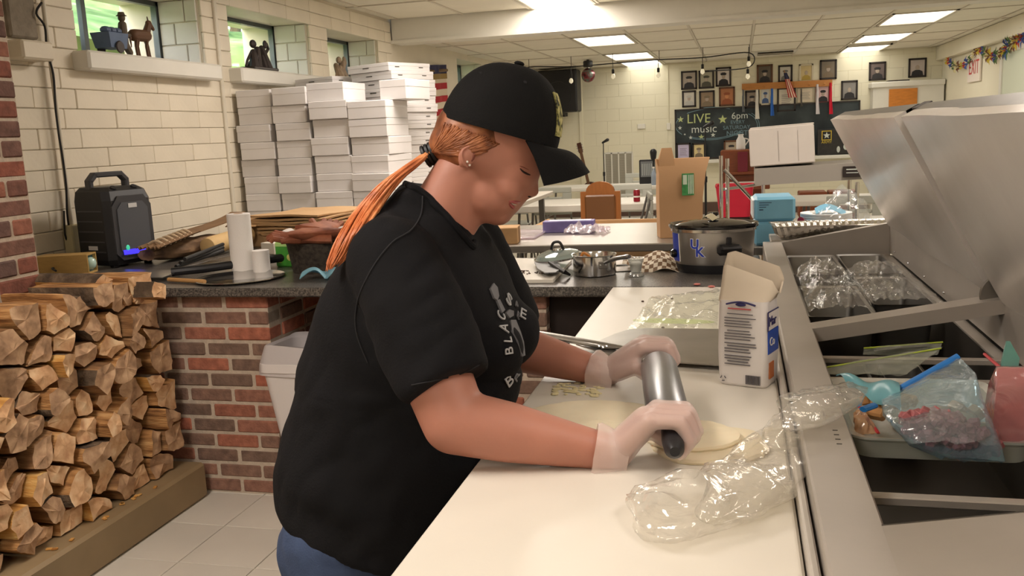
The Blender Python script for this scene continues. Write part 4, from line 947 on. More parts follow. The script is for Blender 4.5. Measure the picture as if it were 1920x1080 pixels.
def bagpt(th, ph, s):
    r_ = Vector((math.cos(th)*math.cos(ph), math.sin(th)*math.cos(ph), math.sin(ph))); k = 1+.22*nz((r_.x*2, r_.y*2, r_.z*2+s))+.10*nz((r_.x*6, r_.y*6, r_.z*6+s)); return r_*k
mb = MB()
def pbag(u, v):
    r_ = bagpt(u*2*math.pi, -.15+v*1.65, 3); return (pc.x+.02+.175*r_.x, pc.y+.17*r_.y, .935+.20*max(r_.z, 0)*(.75+.25*math.cos(u*6.28)))
mb.grid(pbag, 56, 26); build('film', mb, clr, t)
build('blue_card', MB().sheet(lambda u, v: (pc.x-.05+.14*u, pc.y-.05+.08*v, 1.025+.02*math.sin(u*4)+.02*v), 6, 4, .002), bluep, t); build('red_tag', MB().lathe([(.018, 0), (.018, .002)], (pc.x-.118, pc.y-.06, .975+.02), 16, (-.6, -.8, 0)), red, t)
foil = mat('foil', (196, 192, 184), .25, 1, bump=.5, bs=60)
t = thing('foil_tray', 'long shallow foil tray with ribbed sides at the rear of the prep table', 'foil tray', (.42, 4.105, .9605), R(5))
def fr_(w_, d_, z, rib=0): 
    P = []; n = 40
    for a0, b0, a1, b1 in ((-w_/2, -d_/2, w_/2, -d_/2), (w_/2, -d_/2, w_/2, d_/2), (w_/2, d_/2, -w_/2, d_/2), (-w_/2, d_/2, -w_/2, -d_/2)):
        m_ = n if abs(a1-a0) > .2 else 14
        for k in range(m_):
            u = k/m_; nx_, ny_ = (b1-b0), -(a1-a0); l_ = math.hypot(nx_, ny_); o_ = rib*(1 if k % 2 else -1); P.append(Vector((a0+(a1-a0)*u+nx_/l_*o_, b0+(b1-b0)*u+ny_/l_*o_, z)))
    return P
build('tray_body', MB().loft([fr_(.50, .14, .001, 0), fr_(.52, .16, .01, .0025), fr_(.55, .185, .055, .0025), fr_(.565, .2, .060, 0), fr_(.57, .205, .056, 0), fr_(.545, .18, .053, .0025), fr_(.51, .15, .012, .0025)], False), foil, t, local=True, smooth=False)
build('tray_bottom', MB().box((0, 0, .004), (.51, .15, .002)), foil, t, local=True)
# purple box with a clear bag, cartons behind her chin
t = thing('purple_box', 'purple and white printed box on the far side of the steel table', 'box', (-.93, 5.0, .9), R(3))
build('carton', MB().bb(-.15, .14, -.04, .05, 0, .065, .003), mat('purple_print', (112, 102, 158), .45, var=.25, vs=14), t, local=True)
build('top_print', MB().bb(-.12, .12, -.035, .045, .0655, .0665), mat('lilac_white', (200, 198, 220), .45, var=.1, vs=20), t, local=True)
mb = MB().grid(lambda u, v: (-.94+.24*u, 4.86+.14*v, .903+.06*abs(nz((u*5, v*5, 3)))+.03*math.sin(u*3.14)*math.sin(v*3.14)), 24, 14)
build('plastic_bag', mb, film('milky_film', (236, 226, 232), .45, .15, .8, 30), label='crumpled milky plastic bag in front of the purple box', cat='plastic bag')
build('plastic_tray', MB().bb(-1.24, -1.06, 4.66, 5.05, .9, .915, .006), film('milky_film', (236, 226, 232), .45, .15, .8, 30), label='flat clear tray at the left end of the steel table', cat='tray')
t = thing('cardboard_box', 'brown cardboard box on the steel table behind her chin', 'box', (-1.20, 4.55, .9), R(8))
build('carton', MB().bb(-.10, .08, -.08, .08, 0, .085, .003), card, t, local=True); build('tape', MB().bb(.0805, .0815, -.02, .02, .0, .085), cardd, t, local=True)
t = thing('cardboard_box', 'open cardboard box with spread flaps behind the steel table', 'box', (-.78, 5.75, .0))
f = MB(); f.bb(-1.15, -.40, 5.5, 5.51, .5, .86); f.bb(-1.15, -.40, 6.0, 6.01, .5, .86); f.bb(-1.15, -1.14, 5.5, 6.0, .5, .86); f.bb(-.41, -.40, 5.5, 6.0, .5, .86); f.bb(-1.15, -.4, 5.5, 6.01, .5, .51); build('carton', f, card, t)
build('flap', MB().box((-1.20, 5.75, .85), (.14, .48, .006), Matrix.Rotation(R(25), 3, 'Y')), card, t); build('flap', MB().box((-.78, 6.07, .855), (.74, .14, .006), Matrix.Rotation(R(-4), 3, 'X')), card, t)
build('carton_stand', MB().bb(-1.12, -.43, 5.52, 5.98, 0, .499), card, label='plain carton under the open cardboard box', cat='box')
# ================================================================ PIZZA PREP TABLE
BZ = .90; RZ = .955; KZ = 1.03; RX0, RX1, KX = .098, .176, .60; YN, YF2 = 1.14, 3.95
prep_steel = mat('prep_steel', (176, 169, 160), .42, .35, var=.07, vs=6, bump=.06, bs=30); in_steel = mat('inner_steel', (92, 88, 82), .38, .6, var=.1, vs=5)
lid_steel = mat('lid_steel', (232, 225, 218), .26, .45, var=.10, vs=2.5, bump=.55, bs=4)  # tone variation in the colour imitates streaky reflections on the lids
t = thing('prep_table', 'stainless steel pizza prep table with open ingredient wells', 'prep table', (.15, 2.1, 0))
body = MB(); body.bb(-.38, RX0+.01, .3, 3.17, .12, .878); body.bb(RX0+.008, .70, .3, YF2+.04, .12, .58); body.bb(.635, .70, .3, YF2+.04, .58, KZ-.01); body.bb(RX0+.008, .64, .3, YN-.02, .58, RZ-.02)
build('body', body, prep_steel, t)
rail = MB(); rail.bb(RX0, RX1, .3, YF2+.04, RZ-.012, RZ, .003); rail.bb(RX0, RX0+.012, .3, YF2+.04, .86, RZ-.006, .002); rail.bb(RX1-.004, RX1, YN, YF2, .80, RZ-.006)
build('front_rail', rail, prep_steel, t)
build('riser_strip', MB().bb(.082, .094, .3, 3.17, .88, .925, .003), mat('worn_white_steel', (206, 200, 192), .4, .3, var=.08), t)
br = MB(); br.bb(KX, .70, .3, YF2+.04, KZ-.012, KZ, .003); br.bb(KX, KX+.004, YN, YF2, .91, KZ-.004); br.bb(KX-.03, KX+.002, YN, YF2, .895, .90); build('rear_rail', br, prep_steel, t)
for y in (1.3, 1.55, 1.8, 2.05, 2.6, 2.9, 3.2, 3.5, 3.8): build('screw', MB().ell((KX-.002, y, .93), (.004, .004, .004), None, 8), shiny, t)
def sloped(y0, y1, drop, name, m=prep_steel):
    z0, z1 = RZ, KZ
    return build(name, MB().loft([[Vector((RX1-.004, y0, z0)), Vector((RX1-.004, y1, z0)), Vector((RX1-.004, y1, z0-drop)), Vector((RX1-.004, y0, z0-drop))], [Vector((KX+.004, y0, z1)), Vector((KX+.004, y1, z1)), Vector((KX+.004, y1, z1-drop-.0)), Vector((KX+.004, y0, z1-drop))]]), m, t)
sloped(YF2, YF2+.04, .35, 'far_end_wall'); sloped(2.27, 2.34, .035, 'divider_bar'); sloped(.3, YN, .012, 'near_top'); sloped(YN-.004, YN, .35, 'near_end_wall', in_steel)
build('well_liner', MB().bb(RX1-.002, .64, YN, YF2, .58, .60).bb(RX1-.004, RX1, YN, YF2, .58, .82).bb(.60, .636, YN, YF2, .58, .896), in_steel, t)
for y in (2.15, 1.965, 1.335): build('support_bar', MB().bb(RX1, KX, y-.010, y+.010, .902, .916, .002), prep_steel, t)
for x, y in ((-.34, .4), (-.34, 3.1), (.66, .4), (.66, 3.9)): build('leg', MB().tube([(x, y, 0), (x, y, .13)], .022, 12), steel, t)
build('far_shelf', MB().bb(.13, .74, 3.992, 4.235, .94, .96, .003).bb(.70, .74, 3.992, 4.235, .5, .945), prep_steel, t)
build('hinge_disc', MB().lathe([(.045, -.005), (.048, 0), (.045, .005)], (KX+.0, 2.305, KZ+.005), 28, (0, 1, 0)), dsteel, t)
for k in range(4): build('vent_slot', MB().bb(.148, .156, 1.50-.022*k, 1.503-.022*k, RZ, RZ+.0006), slot, t)
build('cutting_board', MB().bb(-.445, .079, .25, 3.185, .880, BZ, .004), pls, label='long white cutting board along the front of the prep table', cat='cutting board')
LX, LZ = .388, 1.472; TT = t
def lid(y0, y1, label):
    A = Vector((KX+.02, 0, KZ+.004)); B = Vector((LX, 0, LZ)); d = (B-A); n_ = Vector((d.z, 0, -d.x)).normalized()
    P = lambda a, y, o: A+d*a+Vector((0, y, 0))+n_*o
    mb = MB(); mb.sheet(lambda u, v: P(u, y0+(y1-y0)*v, .004*math.sin(u*5+v*3)*math.sin(v*9)), 14, 20, -.03); t2 = build('lid', mb, lid_steel, TT, label=label)
    r_ = MB(); 
    for (ya, yb, a0, a1) in ((y0, y0+.012, 0, 1), (y1-.012, y1, 0, 1), (y0, y1, .975, 1), (y0, y1, 0, .025)):
        r_.loft([[P(a0, ya, -.006), P(a0, yb, -.006), P(a0, yb, .034), P(a0, ya, .034)], [P(a1, ya, -.006), P(a1, yb, -.006), P(a1, yb, .034), P(a1, ya, .034)]])
    build('rim', r_, dsteel, t2)
lid(2.362, 3.95, 'far open steel lid leaning over the ingredient wells'); lid(.9, 2.272, 'near open steel lid cut off by the right picture edge')
# pans
def pan(x0, x1, y0, y1, z, dep, label):
    t2 = thing('steel_pan', label, 'food pan', ((x0+x1)/2, (y0+y1)/2, z-dep), 0, 'steel food pans in the wells')
    cx2, cy2, w2, d2 = (x0+x1)/2, (y0+y1)/2, x1-x0, y1-y0
    build('pan_wall', MB().loft([sq(cx2, cy2, z-dep, w2*.82, d2*.85, .02), sq(cx2, cy2, z-.004, w2*.93, d2*.94, .02), sq(cx2, cy2, z, w2, d2, .02), sq(cx2, cy2, z-.002, w2*.99, d2*.99, .02), sq(cx2, cy2, z-.004, w2*.9, d2*.92, .02), sq(cx2, cy2, z-dep+.003, w2*.8, d2*.83, .02)]), dsteel, t2)
pan(.185, .375, 2.62, 3.13, .912, .16, 'steel pan under the nearer plastic wrap, against the front rail'); pan(.385, .565, 2.80, 3.31, .912, .16, 'steel pan under the farther plastic wrap')
pan(.185, .375, 3.36, 3.86, .912, .16, 'empty steel pan at the far end by the front rail'); pan(.385, .565, 3.38, 3.88, .912, .16, 'empty steel pan at the far end by the rear rail')
pan(.20, .33, 2.36, 2.56, .80, .14, 'small steel pan set low behind the divider bar'); pan(.36, .47, 2.36, 2.56, .80, .14, 'second small steel pan set low behind the divider bar')
build('lid_gap_shade_bar', (lambda A, B: MB().loft([[A+Vector((0, -.042, 0))+Vector((.012, 0, .006)), A+Vector((0, .046, 0))+Vector((.012, 0, .006)), A+Vector((.04, .046, .02)), A+Vector((.04, -.042, .02))], [B+Vector((0, -.042, 0))+Vector((.012, 0, .006)), B+Vector((0, .046, 0))+Vector((.012, 0, .006)), B+Vector((.04, .046, .02)), B+Vector((.04, -.042, .02))]]))(Vector((KX+.02, 2.31, KZ+.004)), Vector((LX, 2.31, LZ))), mat('gap_shade_dark', (70, 64, 60), .6), TT)  # dark bar added as painted shade in the gap between the lids
def wrap(x0, x1, y0, y1, z, hgt, seed, label, tint=(238, 238, 236), op=.10):
    mb = MB().grid(lambda u, v: (x0+(x1-x0)*u+.012*nz((u*6, v*6, seed+5)), y0+(y1-y0)*v+.02*nz((u*6, v*6, seed+9)), z+hgt*(math.sin(math.pi*min(1, u*1.02))**.6)*(.5+.5*v)*(.6+.8*abs(nz((u*3.2, v*3.2, seed))))+.012*abs(nz((u*11, v*11, seed+2)))), 44, 50)
    return build('plastic_wrap', mb, film('wrap_film', tint, op, .07, 1.0, 38), label=label, cat='plastic wrap')
wrap(.180, .375, 2.60, 3.28, .917, .085, 2, 'crumpled clear wrap bulging over the pan by the front rail')
wrap(.375, .575, 2.78, 3.42, .917, .045, 7, 'clear wrap lying over the farther pan')
# bags in the near well
def zipbag(name, p0, p1, q0, q1, zipc, label, tint, op, bulge=.012, ws=20, zipw=.006):
    p0, p1, q0, q1 = map(Vector, (p0, p1, q0, q1)); n_ = (p1-p0).cross(q0-p0).normalized()
    t2 = thing(name, label, 'zip bag', (p0+p1)/2)
    def f(sgn): return lambda u, v: (p0.lerp(p1, u)).lerp(q0.lerp(q1, u), v)+n_*(sgn*bulge*math.sin(math.pi*u)*math.sin(math.pi*min(1, v*.98))+.006*nz((u*5, v*5, sgn)))
    mb = MB(); mb.grid(f(1), 20, 16); mb.grid(f(-1), 20, 16); build('bag_film', mb, film('film_'+name, tint, op, .10, .7, ws), t2)
    if zipc:
        z_ = MB(); z_.tube([p0.lerp(q0, .06), p0.lerp(p1, .5).lerp(q0.lerp(q1, .5), .06), p1.lerp(q1, .06)], zipw, 6, flat=.5); build('zipper', z_, mat('zip_%d' % sum(zipc), zipc, .4), t2)
    return t2
zipbag('lime_zip_bag', at(1548, 688, Y=2.03), at(1768, 650, Y=2.08), at(1550, 702, Y=2.0), at(1700, 702, Y=2.02), (176, 196, 60), 'clear bag with lime zipper lying between the two support bars', (226, 230, 220), .22, .01, zipw=.0035)
zipbag('lime_zip_bag', at(1620, 652, Y=2.2), at(1768, 640, Y=2.22), at(1618, 665, Y=2.19), at(1758, 665, Y=2.2), (176, 196, 60), 'clear bag with lime zipper poking up behind the second support bar', (226, 230, 224), .22, .02, zipw=.0035)
# plastic container with pepper strips
t = thing('plastic_container', 'white-rimmed plastic container hanging on the near support bar', 'container', (.31, 1.74, .885))
def rr4(z, w_, d_): return sq(.33, 1.745, z, w_, d_, .035)
build('container_wall', MB().loft([rr4(.885, .275, .345), rr4(.915, .285, .36), rr4(.922, .30, .38), rr4(.926, .30, .38), rr4(.922, .27, .35), rr4(.888, .262, .33)]), film('container_plastic', (222, 224, 216), .55, .25, .1, 8), t)
f = MB()
for k in range(30): f.box((.33+rl.uniform(-.10, .10), 1.72+rl.uniform(-.12, .12), .902+rl.uniform(0, .02)), (.035, .02, .02), Matrix.Rotation(rl.uniform(0, 3), 3, 'Z')@Matrix.Rotation(rl.uniform(-1, 1), 3, 'X'), .004)
build('sliced_peppers', f, mat('orange_pepper', (204, 150, 96), .5, var=.2, vs=30), t, kind='stuff')
zipbag('red_zip_bag', at(1612, 762, Y=1.70), at(1650, 812, Y=1.62), at(1600, 775, Y=1.66), at(1604, 815, Y=1.62), (198, 50, 56), 'small orange-filled bag with red zipper inside the container', (230, 190, 150), .5, .012, zipw=.0035)
# bag of diced ham
hc = at(1770, 812, Y=1.50)
t = thing('ham_bag', 'pale blue plastic bag of diced pink ham with thick blue zipper', 'zip bag', (hc.x, hc.y, hc.z-.06))
z0, z1 = at(1680, 733, Y=1.72), at(1797, 668, Y=1.74)
rows = [(z0, z1, .002), (at(1652, 752, Y=1.66), at(1830, 700, Y=1.66), .014), (at(1655, 775, Y=1.58), at(1842, 745, Y=1.58), .030), (at(1672, 800, Y=1.50), at(1865, 800, Y=1.50), .042), (at(1705, 835, Y=1.46), at(1880, 840, Y=1.46), .036), (at(1760, 858, Y=1.45), at(1885, 866, Y=1.45), .010)]
rings = []
for i, (a, b, th) in enumerate(rows):
    q = []
    for k in range(28):
        an = 2*math.pi*k/28; c = (a+b)/2+(b-a)/2*math.cos(an); o_ = th*math.sin(an)*(1+.5*nz((i*1.3, an*1.5, 4))); q.append(c+Vector((-.2, -1, .55)).normalized()*o_+Vector((0, 0, .006*nz((i*2, an*3, 9)))))
    rings.append(q)
rr2 = []
for i in range(len(rings)-1):
    for s_ in range(4): rr2.append([rings[i][k].lerp(rings[i+1][k], s_/4) for k in range(28)])
rr2.append(rings[-1]); build('bag_film', MB().loft(rr2), film('ham_film', (206, 226, 234), .16, .12, .9, 24), t)
build('zipper', MB().tube([z0, (z0+z1)/2, z1], .009, 8, flat=.6), mat('zip_blue', (34, 120, 200), .35), t)
build('zipper_tab', MB().tube([at(1618, 768, Y=1.60), at(1640, 760, Y=1.62)], .008, 8, flat=.6), mat('zip_blue', (34, 120, 200), .35), t)
hm = MB()
for k in range(330):
    while True:
        u, v, w_ = rl.uniform(-1, 1), rl.uniform(-1, 1), rl.uniform(-1, 1)
        if u*u+v*v+w_*w_ < 1: break
    p = hc+Vector((.074*u+.012, .024*v+.016, .034*w_-.006-.016*u)); hm.box(p, (.018, .014, .011), Matrix.Rotation(rl.uniform(0, 3), 3, 'Z')@Matrix.Rotation(rl.uniform(-1.2, 1.2), 3, 'X'), .002)
build('diced_ham', hm, mat('ham_pink', (172, 100, 104), .5, var=.25, vs=40, sss=.1), t, kind='stuff')
def tealpt(u, v): a = at(1568, 705, Y=1.88).lerp(at(1685, 722, Y=1.74), u); b = at(1592, 728, Y=1.80).lerp(at(1690, 775, Y=1.64), u); return a.lerp(b, v)+Vector((0, 0, .012*math.sin(v*3.1)+.006*math.sin(u*9)))
build('blue_glove', MB().sheet(tealpt, 16, 8, .002), mat('teal_vinyl', (140, 204, 214), .3, tlu=.4), label='pale teal plastic flap draped over the container beside the ham bag', cat='plastic flap')
# pink-filled bag at the right edge
pc2 = at(1905, 765, Y=1.62)
t = thing('pepper_bag', 'pink and yellow filled zip bag cut off by the right picture edge', 'zip bag', (pc2.x, pc2.y, pc2.z-.07))
def bx4(x0, x1, y, th, yy): a, b = at(x0, y, Y=yy), at(x1, y, Y=yy); return [a, b, b+Vector((0, th, 0)), a+Vector((0, th, 0))]
build('bag_film', MB().loft([bx4(1865, 2010, 828, .05, 1.60), bx4(1862, 2010, 790, .06, 1.60), bx4(1868, 2010, 735, .05, 1.61), bx4(1874, 2010, 692, .02, 1.62)]), film('pink_film', (226, 150, 150), .6, .15, .6, 20), t, ang=1.5)
build('pepper_pieces', MB().loft([bx4(1872, 2000, 826, .035, 1.608), bx4(1872, 2000, 780, .035, 1.61), bx4(1885, 2000, 765, .03, 1.61)]), mat('yellow_peppers', (196, 160, 70), .5, var=.3, vs=30, bump=.6, bs=50), t, ang=1.5)
build('zipper', MB().tube([at(1846, 664, Y=1.80), at(1878, 692, Y=1.64)], .003, 6), mat('zip_red', (200, 44, 56), .4), t)
t = MB().loft([bx4(1856, 1880, 790, .004, 1.66), bx4(1868, 1902, 735, .006, 1.67), bx4(1880, 1912, 672, .006, 1.68), bx4(1887, 1894, 640, .003, 1.69)])
build('teal_bag', t, film('teal_film', (120, 196, 186), .55, .15, .5, 20), label='upright teal plastic bag behind the pink-filled bag', cat='zip bag')
kn = at(1690, 955, Z=.72); build('brown_pot', MB().lathe([(.045, 0), (.05, .01), (.05, .05), (.042, .055), (.02, .055)], (kn.x, kn.y+.02, .60), 28), mat('brown_enamel', (70, 52, 42), .4), label='low round brown pot at the bottom of the near well', cat='pot')
# ================================================================ ON THE CUTTING BOARD
def wl(px, py, z=BZ): return at(px, py, Z=z)
t = thing('pizza_peel', 'wide aluminium pizza peel with riveted handle lying across the board', 'peel', (-.15, 2.3, BZ))
P = [wl(x, y, BZ+.012) for x, y in [(1080, 647), (1120, 642), (1152, 628), (1180, 619), (1215, 617), (1380, 619), (1395, 640), (1400, 690), (1340, 686), (1200, 676), (1150, 668), (1120, 660)]]
al = mat('aluminium', (158, 154, 147), .28, .75, var=.12, vs=9, bump=.4, bs=9)
build('blade', MB().loft([P, [p+Vector((0, 0, .003)) for p in P]]), al, t)
a, b = wl(1145, 650, BZ+.022), wl(1030, 630, BZ+.03)
build('handle', MB().tube([a+Vector((.04, 0, -.002)), a, a.lerp(b, .5), b+(b-a)*1.0], [.004, .013, .015, .015], 12, flat=.6), al, t)
for k in range(3): build('rivet', MB().ell(wl(1123+7*k, 649+(k % 2)*2, BZ+.033), (.004, .004, .003), None, 8), shiny, t)
# clear sheet with greens
t = thing('clear_sheet', 'crinkled clear plastic sheet with pale green trace beyond the peel', 'plastic sheet', (-.12, 2.75, BZ))
c4 = [wl(1175, 622), wl(1345, 618), wl(1350, 545), wl(1225, 560)]
def shf(u, v): p = c4[0].lerp(c4[1], u).lerp(c4[3].lerp(c4[2], u), v); return (p.x, p.y, BZ+.004+.03*abs(nz((u*3, v*3, 1)))*math.sin(3.14*v)**.5+.012*abs(nz((u*8, v*8, 5))))
build('film', MB().grid(shf, 36, 30), film('sheet_film', (244, 246, 240), .10, .06, 1.0, 26), t)
build('green_trace', MB().lathe([(.001, .001), (.10, .001), (.12, 0)], wl(1262, 602), 24, sy=.3, rz=-.1), mat('pale_green', (206, 216, 158), .6), t)
for k, (x, y) in enumerate([(1307, 533), (1334, 537)]): build('ham_scrap', MB().ell(wl(x, y, BZ+.004), (.013, .010, .004), None, 10), mat('ham_scrap', (206, 120, 110), .5), label='small pink scrap on the board, %s of two by the counter' % ['left', 'right'][k], cat='food scrap')
for k, (x, y) in enumerate([(1260, 560), (1205, 565), (1243, 614)]): build('crumb', MB().ell(wl(x, y, BZ+.002), (.005, .004, .003), None, 8), mat('crumb_dark', (80, 60, 50), .8), label='tiny dark crumb on the white board, %s' % ['above the clear sheet', 'left of the clear sheet', 'at the peel edge'][k], cat='crumb')
# flour bag
t = thing('flour_bag', 'white paper flour bag with torn open top standing on the board', 'flour bag', (.018, 1.975, BZ), R(-20))
fb = mat('flour_paper', (226, 220, 216), .6, var=.03, vs=6, bump=.25, bs=18)
inner = mat('bag_inner_paper', (206, 192, 172), .7, var=.04, bump=.2, bs=20)
W, D = .108, .085
def rq(w_, d_, z, dx=0, dy=0, tl=0, n=5): return [Vector((p.x, p.y, z+tl*p.x)) for p in sq(dx, dy, 0, w_, d_, .014, n)]
for r_ in (): pass
build('bag_body', MB().loft([rq(W*.94, D*.94, .001), rq(W, D, .008), rq(W*1.03, D*1.05, .08), rq(W*1.0, D, .15), rq(W*1.0, D*.92, .188, 0, 0), rq(W*.96, D*.88, .186)]), fb, t, local=True, ang=1.2)
cl = MB(); rings = []
for i in range(9):
    v = i/8; q = []
    for p in sq(0, 0, 0, W*(1.0+.16*v), D*(.92-.35*v), .014, 5):
        lean = .024*v; top = .185+v*(.080+.28*(min(p.x, .022)+.059)-1.9*max(p.x-.022, 0)+(.012 if p.y > 0 else -.012))
        q.append(Vector((p.x-.002+lean*.3, p.y+.02*v, top+.004*math.sin(p.x*60+v*5))))
    rings.append(q)
cl.loft(rings, False); cl2 = [[Vector((p.x*.985, p.y*.96, p.z-.0005)) for p in r_] for r_ in rings]; cl.loft(cl2, False)
build('bag_collar', cl, inner, t, local=True, ang=1.2, label='tall folded-up collar of plain paper')
ink = mat('grey_ink', (96, 92, 96), .6); navy = mat('navy_ink', (44, 40, 92), .5); rink = mat('red_ink', (190, 90, 90), .5); bl2 = mat('panel_blue', (40, 78, 172), .45); ork = mat('panel_orange', (190, 110, 60), .5)
YB = -D*.53-.0022
ln = MB(); zz = .160; k = 0
while zz > .045:
    ln.bb(-.036+(.006 if k % 5 == 0 else 0), .036-rl.uniform(0, .02), YB-.0006+.0008*(zz > .1), YB+.002, zz, zz+.0016); zz -= .0062 if k % 4 else .009; k += 1
build('print_line', ln, ink, t, local=True, kind='stuff')
build('heading', MB().bb(-.028, .022, YB-.0005, YB+.002, .171, .1735), rink, t, local=True)
build('emblem', MB().tube([(-.032+.064*k/10, YB+.001, .181+.006*math.sin(math.pi*k/10)) for k in range(11)], .0022, 6).ell((0, YB+.001, .1815), (.012, .002, .004), None, 10), navy, t, local=True)
bc_ = MB(); x = .010
for k in range(14): w_ = [.0008, .0016, .001][k % 3]; bc_.bb(x, x+w_, YB+.0012, YB+.0035, .008, .028); x += w_+.0012
build('barcode', bc_, ink, t, local=True)
rec = MB()
for k in range(3): a_ = R(90+120*k); rec.tube([(-.040+.006*math.cos(a_+.6), YB+.0018, .016+.006*math.sin(a_+.6)), (-.040+.006*math.cos(a_+1.6), YB+.0018, .016+.006*math.sin(a_+1.6))], .0012, 5)
build('recycling_mark', rec, ink, t, local=True)
XR = W*.515+.0012
build('side_panel_blue', MB().bb(XR-.002, XR, -.035, .030, .075, .125), bl2, t, local=True); build('side_panel_white', MB().bb(XR-.002, XR, -.036, .031, .127, .165), fb, t, local=True)
build('panel_border', MB().bb(XR-.002, XR+.0003, -.037, -.035, .125, .166).bb(XR-.002, XR+.0003, -.036, .031, .165, .167), navy, t, local=True)
build('side_picture', MB().bb(XR-.002, XR+.0002, -.028, .0, .02, .055), ork, t, local=True)
M_ = wmat(t)
def lt(s, sz, x, y, z, xd, m): text(s, sz, M_@Vector((x, y, z)), M_.to_3x3()@Vector(xd), (0, 0, 1), m, t)
lt('Mar', .030, XR+.001, -.012, .145, (0, 1, 0), navy); lt('Co', .026, XR+.001, -.014, .10, (0, 1, 0), pw)
# dough
dm = mat('dough', (228, 214, 184), .65, var=.04, vs=20, bump=.25, bs=50, sss=.1)
def dough(cx, cy, rx, ry, h, seed, label, rag=.08, rz=0):
    mb = MB(); rings = []
    for (s_, z) in ((1.0, .0005), (1.015, h*.4), (.99, h*.85), (.95, h), (.6, h*1.02), (.25, h), (.01, h)):
        q = []
        for k in range(60):
            a = 2*math.pi*k/60; e = 1+rag*nz((math.cos(a)*1.5, math.sin(a)*1.5, seed))+rag*.35*nz((math.cos(a)*7, math.sin(a)*7, seed)); x, y = rx*s_*e*math.cos(a), ry*s_*e*math.sin(a)
            q.append(Vector((cx+x*math.cos(rz)-y*math.sin(rz), cy+x*math.sin(rz)+y*math.cos(rz), BZ+z*(1+.25*nz((a*2, s_*3, seed))))))
        rings.append(q)
    mb.loft(rings); return build('pizza_dough', mb, dm, label=label, cat='dough')
dough(-.265, 1.665, .175, .125, .006, 2, 'thin rolled dough sheet under the rolling pin')
dough(-.055, 1.555, .105, .095, .011, 8, 'thick ragged lower dough layer right of the rolling pin', .12)
dd = dough(-.085, 1.565, .085, .075, .009, 5, 'smooth folded dough layer on top of the ragged dough', .10); dd.location.z += .0112
sc_ = MB()
for k in range(60): sc_.ell((rl.uniform(-.40, -.29), rl.uniform(1.83, 1.93), BZ+.002), (rl.uniform(.003, .012), rl.uniform(.002, .006), .002), None, 6)
build('dough_scraps', sc_, mat('dough_scrap', (226, 214, 170), .7), label='scattered flat dough scraps on the board by her far hand', cat='dough scraps', kind='stuff')
# rolling pin
ra = wl(1252, 822, .957); rb = wl(1224, 712, .957); ra = Vector((-.118, 1.505, .957)); rb = Vector((-.166, 1.865, .957)); ax = (rb-ra).normalized(); Lr = (rb-ra).length
t = thing('rolling_pin', 'grey metal rolling pin with black ends held over the dough', 'rolling pin', (ra+rb)/2-Vector((0, 0, .038)))
build('barrel', MB().lathe([(.034, .002), (.037, 0), (.0385, .004), (.0385, Lr-.004), (.037, Lr), (.034, Lr-.002)], ra, 40, ax), mat('pin_metal', (150, 152, 154), .34, .85, var=.05, bump=.05, bs=40), t)
for p, d in ((ra, -ax), (rb, ax)):
    build('end_cap', MB().lathe([(.0365, -.004), (.0365, .004), (.028, .012), (.014, .016)], p, 32, d), blk, t); build('handle', MB().lathe([(.010, .010), (.011, .03), (.0165, .045), (.018, .09), (.016, .13), (.008, .142)], p, 20, d), blk, t)
PIN_A, PIN_B, PIN_AX = ra, rb, ax
# crumpled clear bag in the foreground
bagm = film('bag_film', (244, 243, 240), .13, .08, 1.0, 17)
def crumple(path, ws, hs, seed, name, label, n=60, m=40):
    P = bezier(path, 12); rings = []; N_ = len(P)
    for i, p in enumerate(P):
        t_ = i/(N_-1); j = t_*(len(ws)-1); k = int(min(j, len(ws)-2)); w_ = ws[k]+(ws[k+1]-ws[k])*(j-k); h_ = hs[k]+(hs[k+1]-hs[k])*(j-k); d = (P[min(i+1, N_-1)]-P[max(i-1, 0)]); d.z = 0; d.normalize(); s_ = Vector((-d.y, d.x, 0)); q = []
        for a_ in range(m):
            a = 2*math.pi*a_/m; c, sn = math.cos(a), math.sin(a); f_ = 1+.30*nz((t_*6, c*1.3, sn*1.3+seed))+.10*nz((t_*16, c*4, sn*4+seed)); zz = h_*(.5+.5*sn)*f_
            q.append(p+s_*(w_*c*f_)+Vector((0, 0, max(zz, .0012)+.004*abs(nz((t_*20, a*4, seed))))))
        rings.append(q)
    return build(name, MB().loft(rings), bagm, label=label, cat='plastic bag', ang=2.5)
crumple([wl(1200, 1010), wl(1240, 1000), wl(1320, 965), wl(1400, 940), wl(1450, 905)], [.02, .075, .085, .07, .03], [.02, .05, .055, .05, .03], 3, 'plastic_bag', 'large crumpled clear plastic bag in the foreground of the board')
crumple([wl(1330, 985), wl(1400, 935), wl(1440, 890), wl(1470, 850), wl(1500, 800, .965), at(1560, 765, Z=.965), at(1605, 740, Z=.96)], [.02, .07, .06, .045, .05, .05, .02], [.02, .045, .05, .05, .045, .035, .02], 9, 'plastic_bag', 'twisted clear plastic bag reaching from the board over the steel rail')
# ================================================================ THE WOMAN
YC = 1.68
skin = mat('skin', (178, 121, 102), .5, var=.06, vs=12, sss=.12, bump=.08, bs=90)
shirt_m = mat('black_cotton', (17, 17, 20), .9, var=.25, vs=5, bump=.25, bs=220, spec=.25)
jean_m = mat('blue_denim', (58, 74, 106), .85, var=.2, vs=25, bump=.3, bs=260)
hair_m = ramp_mat('auburn_hair', [(.3, (92, 52, 32)), (.5, (144, 86, 54)), (.7, (184, 120, 80))], 30, .42, .3, 60)
wm = thing('person', 'woman in black cap and black t-shirt with clear gloves leaning over the board, rolling dough', 'person', (-.80, YC, 0))
